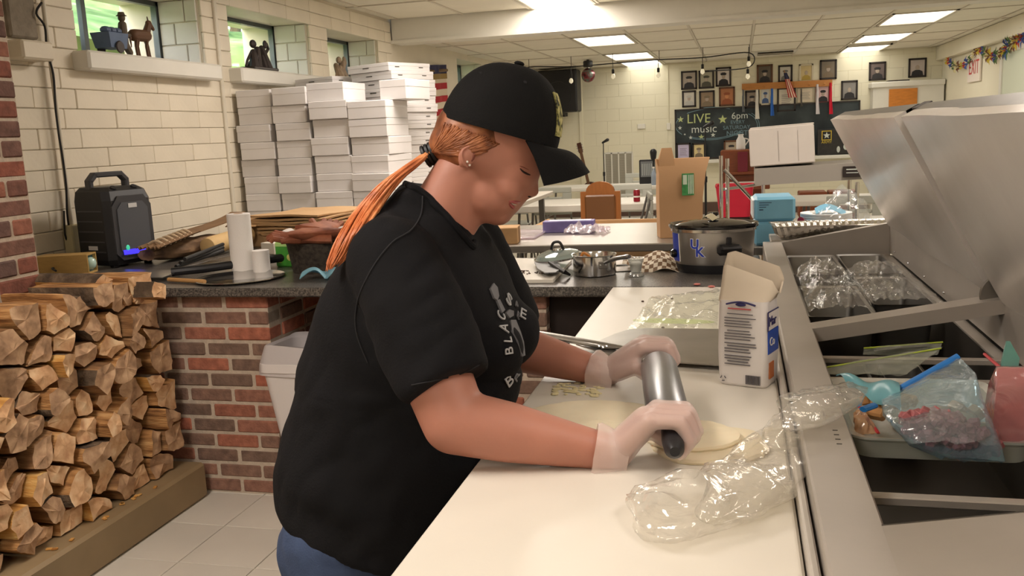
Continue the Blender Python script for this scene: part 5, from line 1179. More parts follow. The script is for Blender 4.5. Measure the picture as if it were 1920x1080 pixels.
# --- torso rings: back point, front point (X, Z), half width, width centre
TR = [((-.938, .725), (-.56, .605), .208), ((-.945, .765), (-.54, .67), .215), ((-.943, .82), (-.515, .74), .22), ((-.915, .89), (-.475, .84), .215), ((-.89, .955), (-.465, .93), .21), ((-.868, 1.03), (-.455, 1.0), .21),
      ((-.84, 1.10), (-.432, 1.06), .22), ((-.805, 1.165), (-.432, 1.12), .228), ((-.765, 1.225), (-.452, 1.18), .228), ((-.73, 1.27), (-.475, 1.225), .21), ((-.695, 1.31), (-.495, 1.265), .165), ((-.662, 1.350), (-.505, 1.300), .115), ((-.640, 1.375), (-.512, 1.318), .080)]
def trings(sc=1.0, z0=0, tr=TR, n=32):
    out = []
    for (B, F, w_) in tr:
        B = Vector((B[0], YC, B[1])); F = Vector((F[0], YC, F[1])); c = (B+F)/2; d = (F-B)/2*sc; q = []
        for k in range(n):
            a = 2*math.pi*k/n; ca, sa = math.cos(a), math.sin(a); e = 2/2.3
            q.append(c+d*math.copysign(abs(ca)**e, ca)+Vector((0, w_*sc*math.copysign(abs(sa)**e, sa), 0)))
        out.append(q)
    return out
SN, SF = Vector((-.605, YC-.18, 1.245)), Vector((-.60, YC+.18, 1.245))
EN = at(852, 790, Y=1.405); HN = at(838, 722, Y=1.415); WN = at(1152, 850, Y=1.445)
EF = at(925, 640, Y=1.99); HF = at(955, 615, Y=1.985); WF_ = at(1138, 700, Y=1.935)
# body surface: torso core, neck, head, arms, hands, legs
B_ = MB(); B_.loft(trings(.88)); 
# neck and head in the plane of her profile (head turned a little away)
PS = R(13); H0 = at(925, 260, Y=YC); fN = Vector((-math.sin(PS), math.cos(PS), 0)); fF = Vector((math.cos(PS), math.sin(PS), 0))
def hp(px, py, dy=0):
    d = ray(px, py); t_ = (H0-EYE).dot(fN)/d.dot(fN); return EYE+d*t_+fN*dy
def HM(pit): 
    x = fF*math.cos(pit)-Vector((0, 0, 1))*math.sin(pit); z = fF*math.sin(pit)+Vector((0, 0, 1))*math.cos(pit); return Matrix((x, fN, z)).transposed()
PH = R(33); M0 = HM(PH)
hd_ = MB()
hd_.ell(hp(925, 262), (.098, .074, .098), M0, 28); hd_.ell(hp(955, 318), (.060, .060, .070), M0, 24)
hd_.ell(hp(935, 362), (.052, .054, .050), M0, 20); hd_.ell(hp(934, 395), (.030, .034, .030), M0, 16); hd_.ell(hp(943, 402), (.019, .021, .018), M0, 14); hd_.ell(hp(915, 398), (.022, .036, .022), M0, 14)
for s_ in (-1, 1): hd_.ell(hp(952, 350, s_*.036), (.030, .026, .030), M0, 16); hd_.ell(hp(912, 362, s_*.030), (.040, .024, .040), M0, 14); hd_.ell(hp(978, 320, s_*.028), (.013, .015, .011), M0, 12)
hd_.ell(hp(985, 318), (.017, .030, .016), M0, 14); hd_.cap(hp(991, 324), hp(997, 350), .0125, .0135, 12); hd_.ell(hp(998, 359), (.0145, .0135, .0125), M0, 14)
for s_ in (-1, 1): hd_.ell(hp(990, 363, s_*.013), (.0115, .009, .009), M0, 10)
hd_.ell(hp(970, 368), (.020, .030, .016), M0, 14); hd_.ell(hp(970, 377), (.0105, .021, .006), M0, 12); hd_.ell(hp(960, 391), (.0095, .018, .0065), M0, 12); hd_.ell(hp(950, 392), (.018, .028, .018), M0, 12)
hd_.cap(hp(868, 325), hp(812, 440), .056, .070, 20); hd_.cap(hp(886, 385), hp(866, 425), .034, .030, 14); hd_.ell(hp(828, 428), (.05, .085, .035), HM(R(30)), 16)
for s_ in (-1, 1): hd_.ell(hp(878, 293, s_*.071), (.017, .010, .024), HM(R(20)), 12)
B_.merge(hd_)
def arm(S, E, H, W, n=4):
    P = [S, S.lerp(E, .5), E, E.lerp(W, .35), E.lerp(W, .75), W]; rr_ = [.066, .066, .057, .052, .038, .030]
    for a, b, r_a, r_b in zip(P[:-1], P[1:], rr_[:-1], rr_[1:]): B_.cap(a, b, r_a, r_b, 18)
arm(SN, EN, HN, WN); arm(SF, EF, HF, WF_)
# hands closed round the rolling pin handles
def hand(W, side, hc_, mb, g=0.0):
    """side=+1: thumb towards +Y (near, right hand); hc_ = handle centre under the knuckles"""
    ks = []
    for k in range(4):                      # index, middle, ring, little
        y = hc_.y+side*(.036-.024*k); dx = [.000, .006, .002, -.006][k]; r_ = [.0098, .0100, .0096, .0085][k]+g
        kn = Vector((hc_.x-.026+dx, y, hc_.z+.034)); m1 = Vector((hc_.x+.022+dx, y+side*.001, hc_.z+.034)); m2 = Vector((hc_.x+.036+dx*.6, y, hc_.z+.004)); tp = Vector((hc_.x+.016, y, hc_.z-.026+.002*k))
        mb.cap(kn, m1, r_+.001, r_, 10); mb.cap(m1, m2, r_, r_*.95, 10); mb.cap(m2, tp, r_*.95, r_*.85, 10); mb.cap(W.lerp(kn, .12), kn, .021+g, .0125+g, 12); ks.append(kn)
    mb.cap(W, ks[1].lerp(ks[2], .5)+Vector((-.02, 0, -.008)), .027+g, .019+g, 14)
    th0 = W.lerp(ks[0], .30)+Vector((0, side*.012, -.012)); th1 = Vector((hc_.x-.042, hc_.y+side*.050, hc_.z-.004)); th2 = Vector((hc_.x-.020, hc_.y+side*.048, hc_.z-.022)); th3 = Vector((hc_.x+.004, hc_.y+side*.040, hc_.z-.030))
    mb.cap(th0, th1, .017+g, .0125+g, 10); mb.cap(th1, th2, .0125+g, .011+g, 10); mb.cap(th2, th3, .011+g, .0095+g, 10)
hcN = PIN_A-PIN_AX*.062; hcF = PIN_B+PIN_AX*.070
hand(WN, 1, hcN, B_); hand(WF_, -1, hcF, B_)
# legs
for s_ in (-1, 1):
    hip = Vector((-.78, YC+s_*.09, .70)); kn = Vector((-.76, YC+s_*.12, .44)); an = Vector((-.84, YC+s_*.13, .10)); B_.cap(hip, kn, .115, .07, 16); B_.cap(kn, an, .07, .045, 14); B_.cap(an, an+Vector((.12, 0, -.05)), .045, .035, 12)
body = build('body', remesh(B_, .0052, 8, .6), skin, wm, ang=3)
# jeans
J = MB(); J.loft([[c for c in r_] for r_ in trings(.97, tr=[((-.915, .56), (-.62, .50), .18), ((-.925, .66), (-.60, .60), .19), ((-.92, .74), (-.60, .70), .19)])])
for s_ in (-1, 1):
    hip = Vector((-.785, YC+s_*.085, .66)); kn = Vector((-.775, YC+s_*.125, .42)); an = Vector((-.845, YC+s_*.135, .09)); J.cap(hip, kn, .135, .088, 18); J.cap(kn, an, .088, .062, 16); J.ell((-.85, YC+s_*.085, .63), (.085, .10, .10), None, 16)
jn = build('jeans', remesh(J, .008, 6, .6), jean_m, wm, ang=3)
# t-shirt
S_ = MB(); S_.loft(trings(1.0))
def sleeve(S, H, T, r_):
    d = (H-S).normalized(); S_.cap(S+d*.0, S.lerp(H, .6), r_[0], r_[1], 22); u, v = basis(d); rings = []
    for t_, rad in ((.35, r_[1]), (.7, r_[2]), (1.0, r_[3])):
        c = S.lerp(H, t_); rings.append([c+u*(rad*math.cos(2*math.pi*k/24))+v*(rad*math.sin(2*math.pi*k/24)) for k in range(24)])
    S_.loft(rings)
sleeve(SN, HN, None, [.080, .090, .088, .080]); sleeve(SF, HF, None, [.090, .090, .086, .080])
S_.ell((-.485, YC-.075, 1.055), (.085, .085, .080), None, 16); S_.ell((-.485, YC-.05, .985), (.075, .10, .075), None, 16); S_.ell((-.485, YC+.075, 1.055), (.085, .085, .080), None, 16)
S_.cap((-.655, YC-.09, 1.275), (-.615, YC-.16, 1.245), .062, .074, 14); S_.cap((-.675, YC+.10, 1.27), (-.645, YC+.165, 1.24), .062, .078, 14)
NK = [at(772, 372, Y=YC-.078), at(812, 408, Y=YC-.072), at(846, 444, Y=YC-.052), at(878, 478, Y=YC-.012)]
for a_, b_ in zip(NK[:-1], NK[1:]): S_.cap(a_, b_, .026, .026, 12)
S_.cap(NK[3], NK[3]+Vector((.01, .07, .02)), .026, .022, 12)
sm = remesh(S_, .007, 9, .7)
def wrinkle(p):
    p = Vector(p); z = p.z
    d = .006*nz((p.x*7+z*5, p.y*5, z*9), 1, 3)+.005*abs(nz((p.x*16-z*9, p.y*4, z*14), 1, 8))*(1.3 if z < 1.0 else .9)-.003*math.sin(z*38+p.x*26+2*nz((p.x*4, p.y*4, z*4)))*(1 if z < .98 else .4)
    return d
vv = np.array(sm.v); ctr = np.array([-.70, YC, 0])
me_t = bpy.data.meshes.new('t'); me_t.from_pydata(sm.v, [], sm.f); me_t.update()
nr = np.empty(len(sm.v)*3); me_t.vertices.foreach_get('normal', nr) if False else None
nrm = [tuple(v.normal) for v in me_t.vertices]; bpy.data.meshes.remove(me_t)
sm.v = [tuple(Vector(p)+Vector(n_)*wrinkle(p)) for p, n_ in zip(sm.v, nrm)]
sh = build('t_shirt', sm, shirt_m, wm, ang=3)
bv = BVHTree.FromPolygons([Vector(v) for v in sm.v], sm.f)
def hit(px, py): 
    r_ = bv.ray_cast(EYE, ray(px, py).normalized()); return (r_[0], r_[1]) if r_[0] is not None else (None, None)
def surf_line(name, pts, r_, m, off=.0015, label=None):
    P = []
    for a in bezier([Vector((x, y, 0)) for x, y in pts], 6):
        h, n_ = hit(a.x, a.y)
        if h is not None: P.append(h+n_*off)
    if len(P) > 2: return build(name, MB().tube(P, r_, 6), m, sh, label=label)
seam = mat('shirt_seam', (30, 30, 34), .9)
surf_line('sleeve_seam', [(792, 352), (790, 400), (770, 432), (735, 455), (700, 500), (672, 560), (668, 620), (690, 680)], .0016, seam, .0005)
surf_line('sleeve_hem', [(772, 722), (810, 714), (860, 702), (898, 684)], .0014, seam, .0005)
prw = mat('shirt_print', (176, 176, 178), .7); prg = mat('shirt_print_grey', (112, 112, 116), .7)
for ch, x, y, sz, rot, m in [('S', 952, 563, .048, -12, prw), ('P', 966, 573, .026, -10, prg), ('E', 969, 592, .026, -10, prg), ('E', 979, 590, .036, -8, prw), ('C', 939, 594, .030, 55, prw), ('A', 944, 616, .030, 70, prw), ('L', 951, 638, .028, 84, prw), ('B', 953, 658, .028, 95, prw), ('B', 953, 714, .036, 25, prw), ('R', 967, 706, .034, 25, prg)]:
    h, n_ = hit(x, y)
    if h is None: continue
    xi = (RT*math.cos(R(rot))+UP*math.sin(R(rot))); xd = (xi-n_*xi.dot(n_)).normalized(); ud = n_.cross(xd); 
    text(ch, sz, h+n_*.003, xd, ud, m, sh, 'letter', ext=.0012)
def patch(name, pts, m, off=.002):
    P = []; 
    for x, y in pts:
        h, n_ = hit(x, y)
        if h is None: return
        P.append((h, n_))
    top = [h+n_*(off+.002) for h, n_ in P]; bot = [h+n_*(off-.002) for h, n_ in P]; build(name, MB().loft([bot, top]), m, sh)
patch('printed_paddle', [(917, 542), (923, 532), (930, 540), (933, 556), (930, 564), (924, 560)], prg); patch('printed_paddle', [(929, 564), (934, 562), (944, 582), (939, 588)], prg)
patch('printed_figure', [(946, 588), (952, 581), (960, 583), (960, 592), (953, 598)], prg); patch('printed_figure', [(955, 602), (964, 600), (974, 622), (980, 640), (983, 664), (976, 668), (968, 640), (958, 622)], prg)
surf_line('back_print', [(657, 437), (650, 446), (645, 460), (648, 470), (653, 462)], .0016, prw, .002)
# face details, ear studs
lipm = mat('lips', (168, 88, 84), .4); lash = mat('lashes', (44, 26, 22), .7)
bvb = BVHTree.FromPolygons([body.data.vertices[i].co+Vector((-.80, YC, 0)) for i in range(len(body.data.vertices))], [tuple(p.vertices) for p in body.data.polygons])
P = []
for a in bezier([Vector((x, y, 0)) for x, y in [(758, 346), (782, 356), (808, 376), (838, 408), (866, 442), (884, 462), (889, 455)]], 6):
    d = ray(a.x, a.y).normalized(); hs_ = [h for h in (bv.ray_cast(EYE, d), bvb.ray_cast(EYE, d)) if h[0] is not None]
    if hs_: h = min(hs_, key=lambda q: (q[0]-EYE).length); P.append(h[0]+h[1]*.001)
build('collar', MB().tube(P, .0075, 10), shirt_m, sh)
def fl_(name, pts, r_, m, off=.0004, flat=1, label=None):
    P = []
    for a in bezier([Vector((x, y, 0)) for x, y in pts], 5):
        h = bvb.ray_cast(EYE, ray(a.x, a.y).normalized())
        if h[0] is not None and (h[0]-H0).length < .25: P.append(h[0]+h[1]*off)
    if len(P) > 2: rs = [r_*(.35+.65*math.sin(math.pi*(k+.3)/(len(P)-.4))) for k in range(len(P))]; build(name, MB().tube(P, rs, 6, flat=flat), m, body, label=label)
fl_('eyelashes', [(975, 316), (981, 322), (988, 326), (994, 328)], .0021, lash)
fl_('eyelid_crease', [(974, 311), (982, 314), (991, 319)], .0009, mat('crease', (130, 70, 56), .6))
fl_('upper_lip', [(954, 378), (960, 378), (968, 379), (975, 379)], .0035, lipm, .0)
fl_('lower_lip', [(955, 381), (960, 387), (965, 391)], .0036, lipm, .0)
fl_('teeth', [(959, 381), (964, 383), (968, 384)], .0011, mat('teeth', (226, 218, 206), .3), .0006)
fl_('nostril', [(990, 368), (993, 369), (996, 369)], .0018, lash, -.0003)
fl_('ear_rim', [(888, 277), (878, 276), (868, 283), (866, 296), (871, 308), (878, 314)], .0034, skin, .0012)
fl_('ear_fold', [(884, 280), (889, 286), (888, 296), (884, 303)], .0035, mat('ear_shadow', (120, 64, 50), .6), -.001)
studm = mat('pearl', (240, 234, 224), .2)
for x, y in ((876, 303), (880, 309)):
    h = bvb.ray_cast(EYE, ray(x, y).normalized())
    if h[0] is not None: build('ear_stud', MB().ell(h[0]+h[1]*.001, (.0023, .0023, .0023), None, 8), studm, wm)
# hair: cap of hair under the hat, ponytail with black elastic
Hm = MB(); Hm.ell(hp(903, 262), (.094, .078, .086), M0, 26); Hm.ell(hp(862, 262), (.060, .062, .045), HM(R(-10)), 20); Hm.cap(hp(850, 270), hp(812, 284), .040, .018, 16)
hr = remesh(Hm, .005, 6, .6)
# keep the hair off the face: everything in front of the ear line is dropped back inside the head
hv = []; q0, q1 = hp(952, 262), hp(880, 300)
ln_d = (q1-q0).normalized(); nn_ = Vector(fF*ln_d.z-Vector((0, 0, 1))*ln_d.dot(fF)); 
for v in hr.v:
    v = Vector(v); s_ = (v-q0).dot(-nn_); 
    if s_ < 0 and False: v = v
    if s_ > 0: v = v+nn_*s_*.9+(H0-v)*min(s_*2.2, .3)
    hv.append(tuple(v))
hr.v = hv
build('hair', hr, hair_m, wm, ang=3)
bvh = BVHTree.FromPolygons([Vector(v) for v in hr.v], hr.f)
st_ = MB(); rh = random.Random(31)
PB = hp(806, 286, -.012)
for k in range(90):
    u = k/89; x0 = 838+u*118+rh.uniform(-3, 3); y0 = 232+u*46+rh.uniform(-4, 6); P = []
    for j in range(10):
        t_ = j/9; x = x0+(812-x0)*t_; y = y0+(284-y0)*t_+(12*math.sin(math.pi*t_))*(u); h = bvh.ray_cast(EYE, ray(x, y).normalized())
        if h[0] is not None: P.append(h[0]+h[1]*rh.uniform(-.0005, .0018))
    if len(P) > 3: st_.tube(P, [rh.uniform(.0011, .0022)]*len(P), 5)
build('hair_strands', st_, hair_m, wm, ang=3, kind='stuff')
el = MB(); pe_ = hp(806, 287)
for k in range(3): 
    c = pe_+fF*(.006-.007*k)+Vector((0, 0, -.003*k)); u_, v_ = basis(fF*.8+Vector((0, 0, .35))); el.tube([c+(u_*math.cos(a)+v_*math.sin(a))*.0185 for a in [i*2*math.pi/16 for i in range(17)]], .0045, 6)
build('hair_elastic', el, black_rubber, wm)
pt = MB(); rh = random.Random(5)
tail = [(800, 290, -.0), (770, 312, -.02), (728, 345, -.06), (690, 392, -.10), (662, 438, -.12), (640, 478, -.12), (622, 505, -.11)]
cen = []; dprev = None
for (x, y, dy) in tail:
    d = ray(x, y).normalized(); h = bv.ray_cast(EYE, d); g = pe_ if not cen else cen[-1]
    if h[0] is not None and (h[0]-EYE).length < 2.3: L_ = (h[0]-EYE).length-.028
    else: L_ = (g-EYE).length-.01
    if cen: L_ = min(L_, (cen[-1]-EYE).length+.02)
    cen.append(EYE+d*L_)
for k in range(230):
    a = rh.uniform(0, 2*math.pi); rad = math.sqrt(rh.random()); L = rh.uniform(.8, 1.0); ph = rh.uniform(0, 6.28); ctrl = []
    for i, c in enumerate(cen):
        w_ = [.013, .020, .029, .033, .031, .025, .013][i]; ctrl.append(c+(RT*math.cos(a)*w_+UP*math.cos(a)*w_*.5+FW*math.sin(a)*w_*.7)*rad+Vector((0, 0, .003*math.sin(ph+i*1.3))))
    P = bezier(ctrl, 4); P = P[:int(len(P)*L)]; r_ = rh.uniform(.0016, .0030); pt.tube(P, [r_*(1 if j < len(P)*.7 else max(.2, 1-(j-len(P)*.7)/(len(P)*.3))) for j in range(len(P))], 5)
build('ponytail', pt, ramp_mat('ponytail_hair', [(.3, (168, 88, 48)), (.5, (206, 120, 70)), (.7, (230, 156, 104))], 26, .42, .3, 60), wm, ang=3)
# baseball cap
capm = mat('cap_black', (13, 13, 14), .85, var=.2, vs=20, bump=.3, bs=300, spec=.25)
cc = hp(936, 248); Mc = HM(R(15))
cb = MB(); rings = []
for i in range(15):
    t_ = i/14; a = t_*math.pi/2*.985; q = []
    for k in range(48):
        ph = 2*math.pi*k/48; rx, ry = .1155, .090; cr_ = math.cos(a)**.80; puff = 1+.015*math.sin(6*ph)*math.sin(a*2)**2; z = .130*math.sin(a)**1.05; fr_ = .012*math.cos(ph)*math.sin(a)
        q.append(cc+Mc@Vector((rx*cr_*math.cos(ph)*puff+.010*math.sin(a), ry*cr_*math.sin(ph)*puff, z-.006*math.cos(ph)*(1-t_))))
    rings.append(q)
inn = [[cc+(p-cc)*.96 for p in r_] for r_ in rings[::-1]]
cb.loft(rings+[] , True); cp_ = build('cap', cb, capm, wm, ang=.9)
def brim(u, v):
    s_ = -1+2*u; ph = s_*R(62); e = Vector((.1135*math.cos(ph), .089*math.sin(ph), -.006*math.cos(ph))); o = Vector((.186-.062*s_*s_-.02*s_**4, .082*s_*(1+.05*v), -.036-.040*s_*s_)); p = e.lerp(o, v); p.z += .012*math.sin(math.pi*v)*(1-.6*s_*s_)
    return cc+Mc@p
build('brim', MB().sheet(brim, 28, 12, -.0035), capm, cp_); build('button', MB().ell(cc+Mc@Vector((.010, 0, .1325)), (.010, .010, .005), Mc, 12), capm, cp_)
for s_ in (-1, 1):
    for ph in (75, 140): a = R(50); build('eyelet', MB().lathe([(.0035, 0), (.003, .0012), (.0015, .0012)], cc+Mc@Vector((.1155*math.cos(a)**.8*math.cos(R(ph))+.008, s_*.0905*math.cos(a)**.8*math.sin(R(ph)), .130*math.sin(a)**1.05)), 10, Mc@Vector((.2, s_*.7, .6))), seam, cp_)
eg = MB()
def emb(u, v):
    a = R(10+38*v); ph = R(-26+38*u); return cc+Mc@(Vector((.1155*math.cos(a)**.8*math.cos(ph)+.010*math.sin(a), .090*math.cos(a)**.8*math.sin(ph), .130*math.sin(a)**1.05-.006*math.cos(ph)*(1-a/1.57)))*1.018)
build('emblem', MB().sheet(emb, 10, 10, .003), ramp_mat('emblem_thread', [(.4, (38, 40, 26)), (.5, (150, 146, 84)), (.62, (196, 186, 130))], 90, .8, .4, 200), cp_)
# clear gloves
glm = mat('glove_vinyl', (236, 214, 206), .38, alpha=.52, bump=.7, bs=32, spec=.5)
def glove_of(W, E, side, hc_, label):
    g = MB(); hand(W, side, hc_, g, .0042); d = (W-E).normalized(); rm = remesh(g, .0045, 4, .6)
    o = build('glove', rm, glm, wm, ang=3, label=label); u_, v_ = basis(d); rings = []
    for i, (t_, r_) in enumerate(((.022, .030), (.005, .036), (-.012, .041), (-.030, .046), (-.036, .044))):
        rings.append([W+d*t_+(u_*math.cos(a)+v_*math.sin(a))*r_*(1+.14*nz((math.cos(a)*2, math.sin(a)*2, i*.8+side)))+Vector((0, 0, -.006 if math.sin(a) < 0 else 0)) for a in [k*2*math.pi/36 for k in range(36)]])
    build('cuff', MB().loft(rings, False), glm, o, ang=3)
glove_of(WN, EN, 1, hcN, 'clear vinyl glove on the near hand'); glove_of(WF_, EF, -1, hcF, 'clear vinyl glove on the far hand')
# shoes
for s_ in (-1, 1): build('shoe', MB().loft([[Vector((-.80, YC+s_*.135, z))+Vector((.15*c_*sc2, .05*s2*sc2, 0)) for c_, s2 in [(math.cos(a), math.sin(a)) for a in [k*math.pi/9 for k in range(18)]]] for z, sc2 in ((.0, 1), (.03, 1.02), (.06, .95), (.095, .62))]), black_rubber, wm)
# ================================================================ HALL
YW = WF-.012
def far(px, py, y=YW): return at(px, py, Y=y)
frame_blk = mat('frame_black', (40, 32, 30), .4); frame_wood = mat('frame_brown', (96, 62, 40), .45); fig_dark = mat('uniform_dark', (48, 46, 48), .7); fig_tan = mat('uniform_tan', (128, 112, 92), .7); face_m = mat('photo_face', (176, 160, 146), .7)
def portrait(box, bgc, fm, label, fig=fig_dark, hat=True, y=YW, doc=False, facec=face_m, fw=.028):
    x0, y0, x1, y1 = box; a, b = far(x0, (y0+y1)/2, y), far(x1, (y0+y1)/2, y); zt, zb = far((x0+x1)/2, y0, y).z, far((x0+x1)/2, y1, y).z; xa, xb = a.x, b.x
    t = thing('picture_frame', label, 'picture', ((xa+xb)/2, y-.01, zb), 0, 'framed pictures of the hall wall')
    f = MB(); D = .022; f.bb(xa, xb, y-D, y, zt-fw, zt, .003); f.bb(xa, xb, y-D, y, zb, zb+fw, .003); f.bb(xa, xa+fw, y-D, y, zb, zt, .003); f.bb(xb-fw, xb, y-D, y, zb, zt, .003); build('frame', f, fm, t)
    p = build('picture', MB().bb(xa+fw*.8, xb-fw*.8, y-.010, y-.002, zb+fw*.8, zt-fw*.8), mat('photo_bg_%d_%d_%d' % bgc, bgc, .5, var=.12, vs=6), t)
    w_, h_ = xb-xa-2*fw, zt-zb-2*fw; cx = (xa+xb)/2; z0 = zb+fw; yy = y-.0105
    if doc:
        l = MB()
        for k in range(7): l.bb(cx-w_*.33, cx+w_*(.33-.05*(k % 3)), yy-.001, yy+.001, z0+h_*(.2+.085*k), z0+h_*(.2+.085*k)+h_*.022)
        build('print_line', l, ink, p, kind='stuff'); return t
    s = MB(); s.prism([(-w_*.42, 0), (w_*.42, 0), (w_*.36, h_*.26), (w_*.14, h_*.36), (-w_*.14, h_*.36), (-w_*.36, h_*.26)], (cx, yy, z0), (1, 0, 0), (0, 0, 1), (0, -.002, 0)); build('shoulders', s, fig, p)
    build('face', MB().ell((cx, yy-.001, z0+h_*.52), (w_*.15, .003, h_*.15), None, 14), facec, p)
    if hat: build('cap', MB().prism([(-w_*.20, 0), (w_*.20, 0), (w_*.27, h_*.10), (w_*.12, h_*.17), (-w_*.12, h_*.17), (-w_*.27, h_*.10)], (cx, yy-.002, z0+h_*.60), (1, 0, 0), (0, 0, 1), (0, -.003, 0)), fig, p)
    return t
PB_ = (150, 138, 128)
portrait((1277, 133, 1307, 168), (168, 156, 144), frame_blk, 'black-framed portrait in peaked cap, top left of the left six')
portrait((1310, 132, 1339, 166), (176, 170, 150), frame_blk, 'black-framed portrait with wide peaked cap, middle of the top row of six', fig=mat('uniform_olive', (84, 82, 70), .7))
portrait((1342, 126, 1371, 162), (216, 206, 200), frame_blk, 'black-framed portrait on pale ground with dark cap, top right of the left six')
portrait((1279, 170, 1305, 201), (206, 200, 190), frame_blk, 'thin-framed portrait in pale uniform, bottom left of the left six', fig=mat('uniform_white', (186, 184, 178), .7))
portrait((1311, 170, 1340, 203), (150, 128, 104), frame_blk, 'sepia portrait with peaked cap, bottom middle of the left six', fig=fig_tan)
portrait((1348, 163, 1378, 199), (176, 116, 78), frame_wood, 'orange-toned portrait in dark frame, bottom right of the left six', fig=mat('orange_tone', (150, 84, 54), .7), facec=mat('orange_face', (206, 140, 96), .7))
portrait((1419, 121, 1449, 157), (104, 94, 82), frame_wood, 'dark portrait in peaked cap and tie above the left end of the rack', facec=face_m)
portrait((1459, 122, 1486, 154), (210, 206, 198), frame_blk, 'pale portrait in thin black frame behind the small flag', fig=mat('uniform_grey', (130, 128, 124), .7))
portrait((1498, 120, 1525, 154), (210, 190, 140), mat('frame_cream', (206, 196, 172), .5), 'gold and white picture in pale frame above the middle of the rack', fig=mat('gold_print', (176, 150, 70), .6), hat=False)
portrait((1537, 112, 1569, 149), (128, 116, 100), frame_blk, 'highest sepia portrait in thick black frame above the rack end', fig=fig_tan)
portrait((1397, 170, 1423, 203), (150, 136, 122), frame_blk, 'dark-framed portrait hanging half over the blackboard below the rack, leftmost')
portrait((1424, 163, 1446, 197), (206, 206, 200), mat('frame_cream', (206, 196, 172), .5), 'blue and white picture under the rack beside the blue strap', fig=mat('blue_print', (74, 96, 140), .6))
portrait((1457, 164, 1492, 209), (216, 208, 190), frame_blk, 'large framed document below the small flag', doc=True)
portrait((1495, 165, 1525, 192), (222, 208, 186), mat('frame_cream', (206, 196, 172), .5), 'plain pale certificate under the rack', doc=True, fw=.012)
portrait((1529, 159, 1557, 194), (222, 190, 190), mat('frame_maroon', (110, 34, 40), .5), 'pink-ground portrait in dark cap beside the red strap')
portrait((1577, 151, 1608, 187), (140, 136, 132), frame_blk, 'portrait of sailor in white collar right of the rack', hat=False)
portrait((1629, 116, 1661, 151), (110, 96, 92), frame_blk, 'dark portrait leaning on top of the white cupboard at left')
portrait((1703, 109, 1737, 145), (196, 184, 178), frame_blk, 'bareheaded portrait at right above the white cupboard', hat=False, y=YW)
# blackboard with chalk lettering
bl_, br_ = far(1265, 207), far(1613, 187); zt, zb = 1.735, .915
t = thing('blackboard', 'long blackboard with chalk lettering about live music on the far wall', 'blackboard', ((bl_.x+br_.x)/2, YW, zb))
slate = ramp_mat('slate', [(.3, (38, 44, 48)), (.5, (50, 57, 60)), (.75, (74, 82, 84))], 2.5, .8, .05)
build('slate_panel', MB().bb(bl_.x+.02, br_.x-.02, YW-.02, YW, zb+.02, zt-.02), slate, t)
f = MB(); f.bb(bl_.x, br_.x, YW-.03, YW, zt-.02, zt); f.bb(bl_.x, br_.x, YW-.03, YW, zb, zb+.02); f.bb(bl_.x, bl_.x+.02, YW-.03, YW, zb, zt); f.bb(br_.x-.02, br_.x, YW-.03, YW, zb, zt); build('frame', f, frame_blk, t)
chy, chw, chb = mat('chalk_yellow', (190, 200, 140), .9), mat('chalk_white', (206, 212, 206), .9), mat('chalk_blue', (120, 148, 160), .9)
YB2 = YW-.022
def chalk(s, px, py, size, m): p = far(px, py, YB2); text(s, size, (p.x, YB2, p.z), (1, 0, 0), (0, 0, 1), m, t, ext=.001)
chalk('LIVE', 1310, 223, .21, chy); chalk('music', 1320, 242, .18, chw); chalk('6pm', 1387, 217, .15, chw); chalk('EVERY', 1383, 229, .08, chb); chalk('SATURDAY', 1381, 239, .085, chb); chalk('NIGHT', 1382, 250, .11, chb)
def star(px, py, r_, m):
    p = far(px, py, YB2); pts = [(r_*(1 if k % 2 == 0 else .42)*math.sin(k*math.pi/5), r_*(1 if k % 2 == 0 else .42)*math.cos(k*math.pi/5)) for k in range(10)]
    build('chalk_star', MB().prism(pts, (p.x, YB2, p.z), (1, 0, 0), (0, 0, 1), (0, -.002, 0)), m, t)
for a in [(1276, 224, .055, chy), (1355, 224, .075, chy), (1275, 240, .035, chw), (1284, 252, .02, chw), (1295, 258, .035, chw), (1315, 257, .05, chy), (1337, 253, .04, chw)]: star(*a)
c0 = far(1332, 233, YB2)
for (rx, rz, a0, a1) in ((.56, .25, 150, 215), (.58, .23, 240, 330), (.60, .25, 240, 325), (.58, .25, 90, 130), (.62, .27, 60, 100)):
    build('chalk_line', MB().tube([(c0.x+rx*math.cos(R(a0+(a1-a0)*k/16)), YB2, c0.z+rz*math.sin(R(a0+(a1-a0)*k/16))) for k in range(17)], .006, 5), chb, t)
for r_, a0, a1 in ((.22, -70, 70), (.25, -60, 60)):
    c1 = far(1400, 238, YB2); build('chalk_line', MB().tube([(c1.x-.05+r_*math.cos(R(a0+(a1-a0)*k/12)), YB2, c1.z+r_*math.sin(R(a0+(a1-a0)*k/12))) for k in range(13)], .006, 5), chb, t)
struct('trim_7', MB().bb(-1.06, 2.0, YW-.22, YW, .85, .905, .008), white_paint, label='white ledge under the blackboard')
portrait((1268, 268, 1295, 300), (200, 190, 220), frame_blk, 'lilac framed document leaning on the ledge at the left', y=YW-.10, doc=True)
portrait((1298, 268, 1323, 299), (224, 204, 150), frame_blk, 'yellowish framed picture of standing figure on the ledge', fig=fig_tan, y=YW-.10)
portrait((1357, 263, 1386, 293), (176, 160, 140), frame_wood, 'framed cap portrait on the ledge behind the white jug', y=YW-.10)
a, b = far(1533, 243, YW-.12), far(1606, 288, YW-.12)
t = thing('army_print', 'black print with gold star emblem standing on the ledge', 'print', ((a.x+b.x)/2, YW-.12, b.z))
pr_ = build('panel', MB().bb(a.x, b.x, YW-.13, YW-.11, b.z, a.z, .003), mat('print_black', (44, 42, 40), .5, var=.3, vs=20), t)
p = far(1550, 254, YW-.132)
